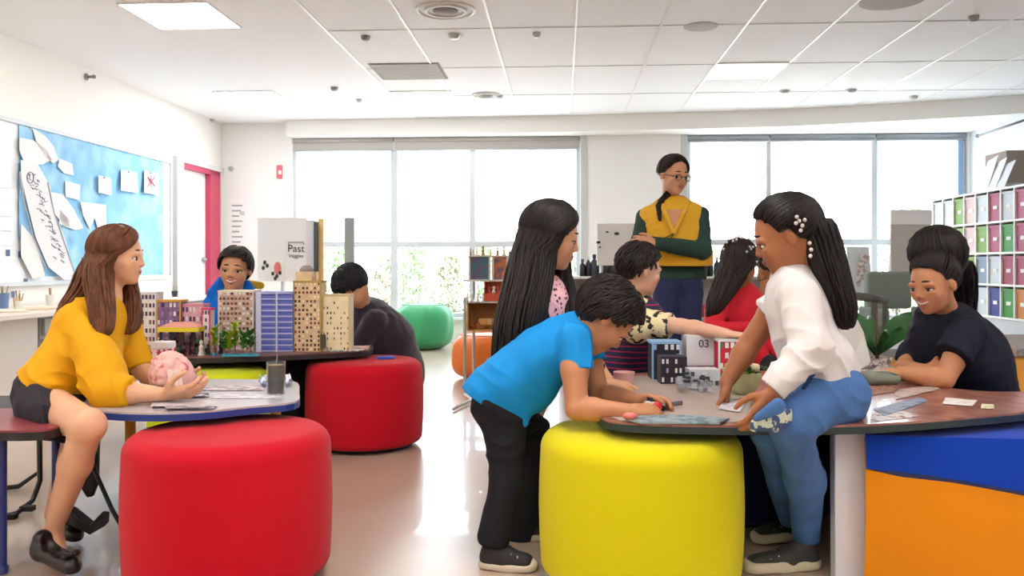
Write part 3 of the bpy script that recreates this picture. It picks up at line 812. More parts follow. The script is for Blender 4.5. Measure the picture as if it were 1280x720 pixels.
easel(1113, 1163, 262, 352, 7.6, M('grey board', 'c3beb9', .7), 'grey flip chart board with a white header by the right window', M('white header', 'f3f5f6', .5))
ec = easel(746, 796, 279, 332, 7.0, M('easel paper white', 'eeeeec', .7), 'white paper easel left of the woman in the yellow vest')
for (px, py, s) in ((771, 292, .02), (759, 290, .012), (748, 303, .018), (750, 309, .01)): MB().ball(P(px, py, 6.965), (s, .004, s * .6)).build('ink_mark', ink, ec)

# ---------------------------------------------------------------- window seat: poster, dark chair, green armchair
m = MB(); m.box(P(1078, 340, 7.4), (.22, .02, .44), 0, 0, R=Matrix.Rotation(math.radians(-6), 3, 'X'))
r = empty('art_poster', P(1078, 375, 7.4), 'white poster with a brown animal sketch leaning in the right window', 'poster')
a, b = P(1064, 376, 7.4), P(1092, 308, 7.4)
m = MB(); m.slab([a, (b.x, 7.4, a.z), (b.x, 7.5, b.z), (a.x, 7.5, b.z)], (0, 1, 0), .012); m.build('sheet', M('poster sheet', 'dfe6ea', .7), r)
m = MB(); m.ball(P(1079, 336, 7.43), (.05, .006, .10)); m.ball(P(1081, 322, 7.455), (.045, .006, .05)); m.ball(P(1073, 350, 7.41), (.025, .006, .06)); m.build('animal_sketch', M('sketch brown', 'b3a39a', .8, col2='e4e0dc', pat=('noise', 25, .45, .55)), r, smooth=True)
r = empty('armchair', P(1120, 420, 6.6), 'grey green padded armchair in front of the flip chart', 'armchair')
gg = fabric('grey green fabric', '87918a', .2)
c = P(1120, 368, 6.7)
MB().box((c.x, 6.85, .72), (.36, .1, .30)).build('backrest', gg, r, bevel=.03, seg=3)
MB().box((c.x, 6.6, .42), (.36, .45, .12)).build('seat', gg, r, bevel=.03, seg=3)
for s in (-1, 1):
    MB().box((c.x + s * .21, 6.62, .52), (.06, .45, .14)).build('armrest', gg, r, bevel=.02, seg=3)
    for t in (-1, 1): MB().tube([(c.x + s * .17, 6.62 + t * .19, 0), (c.x + s * .17, 6.62 + t * .19, .37)], .015).build('leg', bk, r, smooth='auto')
r = empty('wooden_chair', P(1085, 440, 6.2), 'dark grey wooden chair with curved arm behind the girl in white', 'chair')
dg = M('dark grey wood', '5a5d58', .5, var=(6, .15))
m = MB(); m.tube([P(1050, 371, 6.1), P(1072, 370, 5.95), P(1090, 373, 5.9), P(1106, 375, 6.05)], [.026, .028, .03, .03], 10); m.build('arm_rail', dg, r, smooth=True)
for (px, pt, Y) in ((1092, 378, 5.9), (1048, 376, 6.1), (1106, 376, 6.3)):
    a = P(px, pt, Y); m = MB(); m.tube([a, (a.x, a.y, 0)], .018, 8); m.build('leg', dg, r, smooth='auto')
a = P(1076, 410, 6.1); MB().box((a.x, 6.15, .42), (.32, .36, .03)).build('seat', dg, r, bevel=.006)
# potted plant with broad leaves
r = empty('potted_plant', P(1100, 455, 4.0), 'potted plant with broad dark green leaves behind the table', 'plant')
leaf = M('dark green leaf', '3b6b3c', .35, var=(12, .2), coat=.2)
c = P(1096, 432, 4.0)
def bleaf(a, b, w, lift=.05, n=8):
    a, b = V(a), V(b); d = b - a; s = d.cross(V((0, -1, .4))).normalized(); up = V((0, -.3, 1)); vs = []; fs = []
    for i in range(n + 1):
        t = i / n; q = a + d * t + up * lift * math.sin(PI * t * .85); ww = w * math.sin(PI * (t * .93 + .05)) ** .75
        for e, dz in ((-1, .0), (-.5, .012), (0, -.006), (.5, .012), (1, 0)): vs.append(q + s * ww * e + V((0, 0, dz - .01 * abs(e))))
    for i in range(n):
        for j in range(4): fs.append((i * 5 + j, i * 5 + j + 1, i * 5 + j + 6, i * 5 + j + 5))
    k = len(vs); vs2 = [v + V((0, .003, -.003)) for v in vs]
    return vs + vs2, fs + [tuple(k + x for x in reversed(f)) for f in fs]
for (px, py, Y, w_) in ((1060, 398, 4.0, .042), (1140, 398, 3.95, .042), (1150, 415, 3.85, .03), (1085, 402, 4.15, .03), (1112, 425, 3.8, .028), (1070, 428, 3.9, .03)):
    vs, fs = bleaf(c + V((0, 0, -.03)), P(px, py, Y), w_); MB().add(vs, fs).build('leaf', leaf, r, smooth=True)
m = MB(); m.tube([P(1096, 452, 4.0), P(1097, 430, 4.0), P(1095, 378, 4.0)], [.010, .008, .006], 8); m.build('stem', M('brown stem', '5c4636', .7), r, smooth=True)
zt_ = P(0, 452, 4.0).z
m = MB(); m.lathe([(.0, .30), (.05, .30), (.07, zt_ + .02), (.062, zt_ + .02), (.055, zt_ - .01), (0, zt_ - .01)], (c.x, 4.0, 0), 20); m.build('pot', M('patterned pot', 'd8d4cc', .5, col2='8d7266', pat=('noise', 40, .48, .56)), r, smooth='auto')
m = MB(); m.box((c.x, 4.0, .15), (.26, .26, .30)); m.build('plant_stand', M('orange laminate', 'efaa45', .5), label='small orange box the potted plant stands on', cat='stand', bevel=.005)
# white chair behind the girl in white
r = empty('white_chair', P(1070, 450, 3.9), 'white plastic chair with tapering back behind the girl in white', 'chair')
wp = M('white plastic', 'e8e4e0', .4)
m = MB(); a = [P(1052, 398, 3.75), P(1062, 378, 3.8), P(1080, 415, 3.8), P(1090, 455, 3.75), P(1060, 470, 3.7), P(1045, 455, 3.7)]
m.slab(a, (0, 1, .1), .018); m.build('backrest', wp, r, bevel=.006)
c2 = P(1065, 480, 3.6); MB().box((c2.x, 3.62, .40), (.34, .30, .02)).build('seat', wp, r, bevel=.008)
for s in (-1, 1):
    for t in (-1, 1): MB().tube([(c2.x + s * .14, 3.62 + t * .12, .0), (c2.x + s * .14, 3.62 + t * .12, .39)], .011).build('leg', bk, r, smooth='auto')

# ---------------------------------------------------------------- bean bags
def beanbag(cx, cy, R, hh_, m, label, seed=1, sq=1.0):
    n, k = 64, 28; vs = []; fs = []; rr = random.Random(seed); ph = [rr.uniform(0, 6) for _ in range(8)]
    for i in range(k + 1):
        t = i / k
        th = PI * t; ct = math.cos(th); st = math.sin(th) ** .45
        z = hh_ * (.5 + .5 * math.copysign(abs(ct) ** .75, ct))
        for j in range(n):
            a = 2 * PI * j / n
            w = 1 + .02 * math.sin(3 * a + ph[0]) * st + .015 * math.sin(7 * a + ph[1] + 3 * t) + .012 * math.sin(13 * a + 9 * t + ph[2])
            x = R * st * w * math.cos(a); y = R * st * w * math.sin(a) * sq
            vs.append((cx + x, cy + y, max(.0, z + .012 * math.sin(9 * a + ph[3]) * st * t * (1 - t) * 3)))
    for i in range(k):
        for j in range(n): fs.append((i * n + j, (i + 1) * n + j, (i + 1) * n + (j + 1) % n, i * n + (j + 1) % n))
    r = empty('bean_bag', (cx, cy, 0), label, 'bean bag')
    MB().add(vs, fs).build('cover', m, r, smooth=True)
    s = MB(); s.tube([(cx + R * .72 * math.cos(a_), cy + R * .72 * math.sin(a_) * sq, hh_ * .985) for a_ in [2 * PI * i / 40 for i in range(41)]], .005, 6); s.build('seam', m, r, smooth=True)
grn = M('green crinkled fabric', '2f9a62', .55, bump=(14, .7), sheen=.2)
beanbag((529 - 640) / F * 9.35, 9.35, .33, .49, grn, 'green bean bag on the floor by the left window', 1)
X1 = lambda px, Y: (px - 640) / F * Y
# orange bean bag / open play unit in the middle
orx = M('orange vinyl', 'f07f2a', .5, bump=(8, .3))
beanbag(X1(608, 6.95), 6.95, .29, .36, orx, 'orange bean bag by the display rack behind the long haired girl', 4)

# ---------------------------------------------------------------- display rack with crafts (centre left)
Y = 6.2
r = empty('display_rack', (X1(625, Y), Y, 0), 'metal display rack with wooden tray unit behind the long haired girl', 'rack')
mtl = M('rack metal', 'c4c2bd', .35, metal=.6)
for px, YY in ((581, 5.95), (684, 5.95), (592, 6.4), (684, 6.4)):
    top = P(px, 312 if YY > 6 else 372, YY); m = MB(); m.tube([(top.x, YY, .02), top], .011, 8); m.build('post', mtl, r, smooth='auto')
m = MB(); m.tube([(X1(581, 5.95), 5.95, .02), (X1(590, 5.6), 5.7, .02), (X1(566, 5.3), 5.35, .015)], .010, 8); m.build('foot', mtl, r, smooth=True)
for zz, lab in ((P(0, 376, Y).z, 'shelf'), (P(0, 350, Y).z, 'shelf')):
    MB().box(((X1(581, Y) + X1(684, Y)) / 2, Y, zz), (X1(684, Y) - X1(581, Y), .44, .012)).build('shelf', mtl, r)
wd = M('honey wood', 'd49a52', .5, var=(10, .15))
m = MB(); xa, xb = X1(586, Y), X1(650, Y); z0, z1 = P(0, 412, 6.1).z, P(0, 377, 6.1).z
m.box(((xa + xb) / 2, 6.3, (z0 + z1) / 2), (xb - xa, .012, z1 - z0)); m.box(((xa + xb) / 2, 6.15, z0), (xb - xa, .3, .012)); m.box((xa, 6.15, (z0 + z1) / 2), (.012, .3, z1 - z0)); m.box((xb, 6.15, (z0 + z1) / 2), (.012, .3, z1 - z0))
m.build('wooden_tray', wd, r)
for i, (px, py, rot, mat_, nm, lb) in enumerate(((599, 394, .5, 'b5713a', 'wooden_block', 'left brown wooden block in the open tray'), (610, 390, -.3, 'e7c28c', 'wooden_block', 'pale wooden block in the middle of the open tray'), (619, 396, .8, 'a0602f', 'wooden_block', 'dark wooden block at the right in the open tray'), (604, 404, 0, 'd9a45f', 'wooden_block', 'honey coloured wooden block lowest in the open tray'))):
    q = P(px, py, 6.08); m = MB(); m.box((q.x, 6.1, z0 + .03 + .03 * (i % 2)), (.07, .05, .045), rot); m.build(nm, M('block %d' % i, mat_, .6), label=lb, cat='block', group='wooden blocks in the tray', bevel=.004)
pics = ((587, 612, 320, 350, '6b5a78', 'framed picture with purple figures on the rack', '3c6d80'), (616, 634, 320, 352, '7a5f6e', 'framed picture with an orange haired figure on the rack', 'c9743a'), (640, 654, 322, 350, '2f5d4c', 'dark green framed picture on the rack', '1c3a34'))
for (p0, p1, q0, q1, cl, lb, c2_) in pics:
    a, b = P(p0, q1, 6.15), P(p1, q0, 6.15)
    r2 = empty('picture_frame', ((a.x + b.x) / 2, 6.15, a.z), lb, 'picture')
    m = MB(); m.box(((a.x + b.x) / 2, 6.15, (a.z + b.z) / 2), (b.x - a.x, .012, b.z - a.z)); m.build('print', M(lb, cl, .5, col2=c2_, pat=('noise', 18, .45, .55)), r2)
    m = MB(); t = .012
    for (cx, cz, w_, h_) in (((a.x + b.x) / 2, a.z, b.x - a.x, t), ((a.x + b.x) / 2, b.z, b.x - a.x, t), (a.x, (a.z + b.z) / 2, t, b.z - a.z), (b.x, (a.z + b.z) / 2, t, b.z - a.z)): m.box((cx, 6.142, cz), (w_ + .002, .02, h_))
    m.build('frame', M('cream frame', 'e6dcc8', .5), r2)
a, b = P(606, 376, 6.02), P(640, 352, 6.02)
r2 = empty('open_crate', ((a.x + b.x) / 2, 6.02, a.z), 'small red crate of white figures on the rack', 'crate')
m = MB(); m.box(((a.x + b.x) / 2, 6.02, a.z + .008), (b.x - a.x, .1, .016)); m.box((a.x, 6.02, (a.z + b.z) / 2), (.01, .1, b.z - a.z)); m.box((b.x, 6.02, (a.z + b.z) / 2), (.01, .1, b.z - a.z)); m.box(((a.x + b.x) / 2, 6.06, (a.z + b.z) / 2), (b.x - a.x, .01, b.z - a.z)); m.box(((a.x + b.x) / 2, 5.97, a.z + .03), (b.x - a.x, .008, .05))
m.build('crate', M('red crate', 'c8502f', .5), r2)
def figurine(x, y, z, h_, mat_, label, group, name='figurine'):
    m = MB(); m.lathe([(h_ * .22, 0), (h_ * .2, h_ * .08), (h_ * .12, h_ * .35), (h_ * .17, h_ * .55), (h_ * .07, h_ * .68), (h_ * .13, h_ * .8), (h_ * .11, h_ * .93), (0, h_)], (x, y, z), 12)
    return m.build(name, mat_, smooth='auto', label=label, cat='figurine', group=group)
cream = M('cream craft', 'efe2c4', .7); 
for i in range(5): figurine(a.x + .03 + .033 * i, 6.02, a.z + .016, .09, M('white craft', 'efe9e2', .7) if i % 2 else M('coral craft', 'd9694c', .7), 'small figure standing in the red crate, %s from the left' % cn[i], 'figures in the red crate')
for i, px in enumerate((588, 596, 604, 613, 622, 630, 637)):
    q = P(px, 320, 6.2); figurine(q.x, 6.2, q.z, .055 + .01 * (i % 3), cream if i % 2 else M('brown craft', '9c7b4c', .7), 'tiny craft figure along the top of the rack, %s from the left' % cn[i], 'craft figures on the rack top')
MB().box((X1(612, 6.2), 6.2, P(0, 320, 6.2).z - .006), (.34, .1, .012)).build('rack_board', cream, label='narrow cream board over the framed pictures on the rack', cat='board')
for i, px in enumerate((584, 590, 597, 604)):
    q = P(px, 374, 5.98); figurine(q.x, 5.98, P(0, 376, Y).z + .006, .06, M('white craft', 'efe9e2', .7), 'tiny white figure at the left end of the rack shelf, %s from the left' % cn[i], 'white figures at the rack end')

# ---------------------------------------------------------------- tall boards beside the left window
for (p0, p1, q0, Y, cl, lb) in ((383, 393, 275, 6.9, 'd3d2d8', 'pale grey tall board nearest the wall sign'), (394, 398, 277, 6.88, '3e4c50', 'thin dark board edge on between pale and yellow boards'), (398, 405, 273, 6.9, 'f0cf8c', 'narrow yellow wooden board leaning upright'), (431, 443, 272, 6.7, '98a2a3', 'grey tall post above the boy in the dark sweater')):
    x0, x1 = X1(p0, Y), X1(p1, Y); zt2 = P(0, q0, Y).z
    MB().box(((x0 + x1) / 2, Y, zt2 / 2), (x1 - x0 - .002, .04 if p1 - p0 > 5 else .12, zt2)).build('tall_board', M(lb, cl, .6), label=lb, cat='board', bevel=.003)
m = MB(); x0, x1 = X1(396, 6.5), X1(432, 6.5)
r = empty('cloth_bin', ((x0 + x1) / 2, 6.5, 0), 'pale pink cloth covered bin behind the cream model building', 'bin')
m.lathe([(.10, 0), (.105, .3), (.112, .60), (.104, .62), (.096, .58), (0, .58)], ((x0 + x1) / 2, 6.5, 0), 24); m.build('bin_body', M('pale pink cloth', 'dccbc6', .8, bump=(20, .3)), r, smooth='auto')
m = MB(); m.lathe([(.112, .585), (.118, .605), (.112, .62)], ((x0 + x1) / 2, 6.5, 0), 24); m.build('rim', M('beige rim', 'cdb9ae', .7), r, smooth='auto')

# ---------------------------------------------------------------- shelf run behind the standing woman
r = empty('low_shelf', (X1(800, 7.4), 7.4, 0), 'low white shelf unit under the windows behind the standing woman', 'shelf')
m = MB(); xa, xb = X1(700, 7.4), X1(960, 7.4)
zs1 = P(0, 347, 7.25).z; zs2 = P(0, 398, 7.25).z
for z in (zs1, zs2, .06): m.box(((xa + xb) / 2, 7.4, z), (xb - xa, .34, .022))
for i in range(6): m.box((xa + (xb - xa) * i / 5, 7.4, zs1 / 2 + .02), (.022, .34, zs1 - .03))
m.box(((xa + xb) / 2, 7.565, zs1 / 2 + .03), (xb - xa, .01, zs1 - .06))
m.build('carcass', M('white shelf', 'e6e9e8', .5), r, bevel=.002)
def bottle(x, y, z, h_, mat_, label, group, cap='3a3a3a'):
    r2 = empty('paint_bottle', (x, y, z), label, 'bottle', group)
    m = MB(); m.lathe([(h_ * .16, 0), (h_ * .17, .004), (h_ * .17, h_ * .62), (h_ * .07, h_ * .76), (h_ * .07, h_ * .84)], (x, y, z), 14); m.build('body', mat_, r2, smooth='auto')
    m = MB(); m.lathe([(h_ * .085, h_ * .82), (h_ * .085, h_ * .97), (h_ * .03, h_)], (x, y, z), 12); m.build('cap', M('cap ' + cap, cap, .4), r2, smooth='auto')
cols = ['20242a', '30262c', '2a3340', '4b2e38', '1f2f3b', '503a30', '232326', '3b4c5c', '6f2b33', '243c34']
for i in range(9):
    bottle(X1(728 + 7.5 * i, 7.3), 7.3 + .02 * (i % 2), zs1 + .011, .15 + .02 * (i % 3), M('bottle %s' % cols[i], cols[i], .35), 'dark paint bottle on the shelf left of the standing woman, %s from the left' % cn[i], 'dark bottles left of the standing woman', cap=('d8d0c8' if i % 2 else '2a2a2a'))
for i in range(9):
    bottle(X1(868 + 7 * i, 7.3), 7.3 + .02 * (i % 2), zs1 + .011, .14 + .025 * (i % 3), M('bottle %s' % cols[(i * 3) % 10], cols[(i * 3) % 10], .35), 'paint bottle on the shelf right of the standing woman, %s from the left' % cn[i], 'bottles right of the standing woman', cap=('e2e2de' if i % 3 else '2a2a2a'))
for i, (px, cl, lb, w_, h_) in enumerate(((883, 'b8283a', 'red box on the lower shelf right of the standing woman', .16, .10), (932, 'e5e4e0', 'white box on the lower shelf behind the girl in red', .12, .12), (722, 'd99aa4', 'pink box on the lower shelf behind the long haired girl', .15, .20), (745, 'e9c3c4', 'pale pink box on the lower shelf beside the darker pink one', .12, .14), (868, 'd9dcdc', 'pale box on the lower shelf close to the standing woman', .08, .14))):
    m = MB(); m.box((X1(px, 7.3), 7.33, zs2 + .011 + h_ / 2), (w_, .2, h_)); m.build('craft_box', M(lb, cl, .6), label=lb, cat='box', bevel=.004)

# ---------------------------------------------------------------- counter at the left under the poster
q0 = RW(UL + .35, 7.2); 
r = empty('wall_counter', q0, 'white counter with rounded top and grey drawers under the poster wall', 'counter')
cz = .62; t = MB()
poly = [RW(u, v) for (u, v) in ((UL + .03, 4.4), (UL + .62, 4.4), (UL + .78, 4.6), (UL + .80, 5.6), (UL + .70, 8.3), (UL + .03, 8.3))]
t.prism([(q.x, q.y) for q in poly], cz - .03, cz); t.build('worktop', M('pale worktop', 'e9ddd0', .4), r, bevel=.006)
rbox(MB(), UL + .04, UL + .60, 4.5, 5.45, 0.0, cz - .031).build('cabinet_body', M('cabinet cream', 'ece5dc', .5), r, bevel=.003)
rbox(MB(), UL + .04, UL + .58, 5.5, 8.2, 0.0, cz - .031).build('drawer_carcass', M('drawer grey', 'a9aaac', .5), r, bevel=.003)
for j in range(4):
    for i in range(4):
        v0 = 5.53 + .66 * i
        rbox(MB(), UL + .58, UL + .60, v0, v0 + .62, .04 + .135 * j, .04 + .135 * j + .115).build('drawer', M('drawer face', 'b9babb', .45), r, bevel=.003)
        c_ = RW(UL + .61, v0 + .31, .10 + .135 * j); MB().tube([c_ - D_ * .06, c_ + D_ * .06], .006, 6).build('handle', steel, r, smooth='auto')
rr = random.Random(5)
kinds = (('cup', 'e8e6e2'), ('cup', '33363c'), ('cup', 'b7c3d6'), ('tub', 'f0efe9'), ('cup', '6b87b5'), ('tub', 'd6c0a8'))
for i in range(14):
    v = 4.75 + .235 * i; u = UL + .12 + .4 * rr.random(); q = RW(u, v, cz); k = kinds[i % 6]
    hh_ = rr.uniform(.05, .11); R_ = rr.uniform(.022, .04); r2 = empty('craft_pot', q, 'craft pot on the counter below the poster, %s from the near end' % (cn + ['fourteenth'])[i], 'pot', 'pots on the wall counter')
    m = MB(); m.lathe([(R_ * .8, 0), (R_, hh_), (R_ * .9, hh_), (R_ * .72, .006), (0, .006)], q, 16); m.build('pot_body', M('pot ' + k[1], k[1], .5), r2, smooth='auto')
    m = MB()
    for j in range(3): m.tube([q + V((0, 0, .01)), q + V((rr.uniform(-.02, .02), rr.uniform(-.02, .02), hh_ + .05))], .003, 5)
    m.build('brushes', M('brush wood', 'a27a4c', .6), r2)
for i in range(4):
    v = 4.7 + .3 * i; q = RW(UL + .50, v, cz + .001); m = MB(); m.box(q + V((0, 0, .005)), (.20, .26, .008), .3 * i); m.build('paper_pile', M('loose craft paper %d' % i, ('e2c6a4', 'd9b48f', 'efe2cf', 'e8d2b8')[i], .8), label='loose tan craft sheets on the counter, %s from the near end' % cn[i], cat='papers')

# ---------------------------------------------------------------- poster wall (left)
rp = empty('mural_board', RW(UL + .02, 7.4, 1.2), 'white wall board covered with blue paper and a drawn river', 'board')
def wl(px, py, off=0.0):
    """point on the left wall seen at (px, py)"""
    k = (px - 640) / F; u = UL + off
    Y = u / (k * ca - sa); v = k * Y * sa + Y * ca
    return RW(u, v, H - (py - 330) / F * Y)
wn = V((ca, -sa, 0))
def wpatch(pts, off, t, name, m, parent, **kw):
    mb = MB(); mb.slab([wl(px, py, off) for px, py in pts], wn, t)
    return mb.build(name, m, parent, **kw)
wpatch([(-120, 115), (213, 203), (213, 346), (-120, 362)], .004, .012, 'backing_board', M('backing white', 'e9edf0', .5), rp)
for a_, b_ in (((-120, 115), (213, 203)), ((213, 203), (213, 346)), ((213, 346), (-120, 362))):
    m = MB(); m.bar(wl(*a_, off=.02), wl(*b_, off=.02), .03, .03); m.build('board_trim', M('board trim', 'cfd4d8', .5), rp)
def bluepaper():
    """crinkled blue paper with a torn upper edge"""
    n, k = 60, 30; vs = []; fs = []; r_ = random.Random(3)
    for j in range(k + 1):
        for i in range(n + 1):
            s = i / n; t = j / k; px = 24 + (204 - 24) * s
            top = 155 + (px - 24) * .262 + 1.6 * math.sin(px * .9) * (j == 0) + 1.2 * math.sin(px * .23) * (j == 0); bot = 346 - (px - 24) * .015
            if px < 40: bot = 300
            py = top + (bot - top) * t
            q = wl(px, py, .018 + .009 * (math.sin(px * .31 + 4 * t + 2 * math.sin(py * .05)) * math.sin(py * .11 + px * .07) + 1) * (0.4 + .6 * (0 < j < k)))
            vs.append(q)
    for j in range(k):
        for i in range(n): a0 = j * (n + 1) + i; fs.append((a0, a0 + n + 1, a0 + n + 2, a0 + 1))
    N_ = len(vs); vs += [v - wn * .001 for v in vs]; fs += [tuple(N_ + x for x in reversed(f)) for f in fs]
    return vs, fs
vs, fs = bluepaper(); MB().add(vs, fs).build('blue_paper', M('blue craft paper', '84bfe9', .75, bump=(9, .6), col2='a4d2f2', pat=('noise', 5, .4, .65)), rp, smooth=True)
wp_m = M('white craft paper', 'eeebe7', .8, bump=(15, .2))
for pts in ([(40, 160), (56, 170), (66, 182), (73, 200), (66, 204), (56, 196), (46, 180)], [(24, 172), (40, 175), (58, 186), (64, 200), (52, 206), (30, 202), (24, 188)], [(74, 198), (90, 205), (92, 219), (80, 217), (72, 208)], [(81, 226), (100, 231), (99, 250), (82, 246)],
            [(62, 240), (78, 243), (92, 262), (104, 285), (94, 288), (80, 282), (66, 264)], [(100, 252), (132, 256), (133, 285), (124, 291), (118, 272), (112, 286), (104, 270)], [(26, 280), (44, 300), (56, 345), (40, 348), (26, 320)], [(74, 262), (88, 275), (86, 285), (74, 280)]):
    wpatch(pts, .040, .003, 'paper_land', wp_m, rp, bevel=0)
scroll = M('river scroll paper', 'e3e1e3', .8)
wpatch([(26, 200), (46, 204), (62, 232), (66, 262), (80, 296), (92, 342), (80, 350), (60, 334), (44, 296), (34, 256), (26, 222)], .048, .004, 'river_scroll', scroll, rp)
m = MB(); rr = random.Random(8)
for i in range(46):     # handwriting running down the scroll
    t = i / 46; cx = 40 + 36 * t + rr.uniform(-6, 6); cy = 216 + 112 * t + rr.uniform(-2, 2)
    L1 = rr.uniform(2, 7); pts = [wl(cx + L1 * s + .0, cy + L1 * s * .55 + rr.uniform(-1.6, 1.6), .0545) for s in (-.5, -.25, 0, .25, .5)]
    m.tube(pts, .0028, 5)
m.tube([wl(38 + 4 * math.cos(a_), 222 + 7 * math.sin(a_), .0545) for a_ in [i / 12 * 2 * PI for i in range(13)]], .004, 5)
m.build('handwriting', M('pencil grey', '8a8c9c', .8), rp)
m = MB(); m.tube([wl(24 + 1.0, 215, .056), wl(30, 250, .056), wl(42, 298, .056), (wl(58, 336, .056))], .006, 5); m.tube([wl(60, 228, .056), wl(68, 266, .056), wl(94, 342, .056)], .004, 5)
m.build('scroll_edge_line', M('scroll edge', 'b7bac6', .8), rp)
papers = ((151, 213, 171, 241, 'f1f0ed', 'largest white sheet pinned on the blue paper'), (123, 220, 138, 244, 'eceeef', 'small white sheet pinned left of the largest one on the blue paper'), (180, 214, 197, 244, 'eed0d8', 'sheet with a pink drawing at the upper right of the blue paper'))
for x0, y0, x1, y1, cl, lb in papers:
    r2 = empty('pinned_sheet', wl((x0 + x1) / 2, y1, .05), lb, 'sheet')
    mb = MB(); mb.slab([wl(x0, y0 - 1, .045), wl(x1, y0 + 3, .045), wl(x1 + 1, y1, .052), wl(x0, y1 - 3, .052)], wn, .003); mb.build('sheet', M(lb, cl, .8), r2)
    if 'pink' in lb:
        m = MB(); c_ = wl(189, 227, .056)
        for k_ in range(8):
            a_ = k_ * PI / 4; m.bar(c_, wl(189 + 6 * math.cos(a_), 227 + 8 * math.sin(a_), .056), .012, .002)
        m.build('pink_drawing', M('pink paint', 'd9708c', .7), r2)
    m = MB(); m.ball(wl((x0 + x1) / 2, y0 + 2, .055), .009); m.build('pin', steel, r2)
for i in range(5):
    y0 = 219 + 18 * i
    mb = MB(); mb.slab([wl(-14, y0 - 3, .02), wl(14, y0, .02), wl(14, y0 + 16, .02), wl(-14, y0 + 14, .02)], wn, .003)
    mb.build('note_sheet', M('note sheet', 'f4f4f2', .8), label='white note sheet in the column at the left edge, %s from the top' % cn[i], cat='sheet', group='note sheets at the left edge')
m = MB()
for (px, py) in ((10, 316), (25, 318), (32, 352), (16, 368)): m.slab([wl(px - 2, py - 4, .02), wl(px + 2, py - 4, .02), wl(px + 2, py + 4, .02), wl(px - 2, py + 4, .02)], wn, .004)
m.build('wall_labels', M('label blue', '5b6a92', .7), rp)
# papers on the far wall
def wb(px, py, off=0.0):
    v = VB - off; Y = Yat(px, v); return RW(uat(px, v), v, H - (py - 330) / F * Y)
bn = V((-sa, -ca, 0))
def bpatch(x0, y0, x1, y1, off, t, name, m, parent=None, **kw):
    mb = MB(); mb.slab([wb(x0, y0, off), wb(x0, y1, off), wb(x1, y1, off), wb(x1, y0, off)], bn, t); return mb.build(name, m, parent, **kw)
r = empty('notice', wb(296, 300, .01), 'tall white notice beside the red door frame', 'notice')
bpatch(287, 247, 307, 318, .002, .006, 'sheet', paper, r)
m = MB()
for i in range(9): m.slab([wb(290, 256 + 6.5 * i, .009), wb(290, 258 + 6.5 * i, .009), wb(303 - 2 * (i % 3), 258 + 6.5 * i, .009), wb(303 - 2 * (i % 3), 256 + 6.5 * i, .009)], bn, .002)
m.build('text_lines', M('faint print', 'a9acb2', .8), r)
r = empty('fire_alarm', wb(350, 225, .01), 'small red fire alarm on the wall left of the window', 'alarm')
bpatch(347, 207, 353, 223, .002, .04, 'housing', M('alarm red', 'd8626a', .4), r, bevel=.004)
bpatch(348, 213, 352, 218, .043, .004, 'label', paper, r)
m = MB(); m.lathe([(.03, 0), (.03, .025), (.0, .03)], wb(289, 211, .0), 14, axis=Matrix.Rotation(PI / 2, 3, 'X')); m.build('wall_sensor', steel, label='small sensor above the tall white notice', cat='sensor')
bpatch(300, 264, 306, 269, .002, .012, 'light_switch', M('switch grey', 'cccccc', .5), label='small switch plate on the wall right of the tall notice', cat='switch', bevel=.003)
r = empty('wall_sign', wb(372, 323, .4), 'white sign board with hand lettered words Past Veggies', 'sign')
Ysg = 8.2
a, b = P(322, 352, Ysg), P(384, 272, Ysg)
MB().box(((a.x + b.x) / 2, Ysg, (a.z + b.z) / 2), (b.x - a.x, .015, b.z - a.z)).build('board', M('sign white', 'eeeeee', .7), r, bevel=.002)
text('lettering', 'Past', .10, ink, P(370, 311, Ysg - .012), (1, 0, 0), (0, 0, 1), parent=r)
text('lettering', 'Veggies', .048, ink, P(370, 320, Ysg - .012), (1, 0, 0), (0, 0, 1), parent=r)
m = MB()
for p_, q_ in (((361, 303), (379, 303)), ((379, 303), (380, 306)), ((361, 303), (361, 315))): m.bar(P(*p_, Ysg - .012), P(*q_, Ysg - .012), .008, .004)
m.build('drawn_box', ink, r)
m = MB(); m.tube([(X1(353, Ysg), Ysg + .02, .0), (X1(353, Ysg), Ysg + .02, a.z)], .02, 8); m.build('stand', frame_m, r, smooth='auto')
r = empty('collage_sheet', P(341, 352, 8.185), 'sheet with a coral red shape and black scribbles below the sign', 'sheet')
a, b = P(324, 352, 8.185), P(356, 322, 8.185)
MB().box(((a.x + b.x) / 2, 8.185, (a.z + b.z) / 2), (b.x - a.x, .01, b.z - a.z)).build('sheet', paper, r)
m = MB(); m.ball(P(347, 335, 8.175), (.035, .004, .06)); m.build('coral_shape', M('coral', 'df7d74', .7), r)
m = MB(); 
for (px, py) in ((331, 328), (334, 332), (329, 335), (341, 342), (346, 345), (350, 341), (344, 348)): m.ball(P(px, py, 8.172), (.015, .004, .02))
m.build('scribbles', ink, r)
# ---------------------------------------------------------------- people
class Head:
    def __init__(s, c, fwd, up, hh):
        s.c = V(c); s.f = V(fwd).normalized(); u = V(up); s.u = (u - s.f * u.dot(s.f)).normalized(); s.r = s.f.cross(s.u); s.hh = hh
        s.R = Matrix((s.r, s.f, s.u)).transposed()
    def w(s, x, y, z): return s.c + (s.r * x + s.f * y + s.u * z) * s.hh
    def d(s, x, y, z): return s.r * x + s.f * y + s.u * z

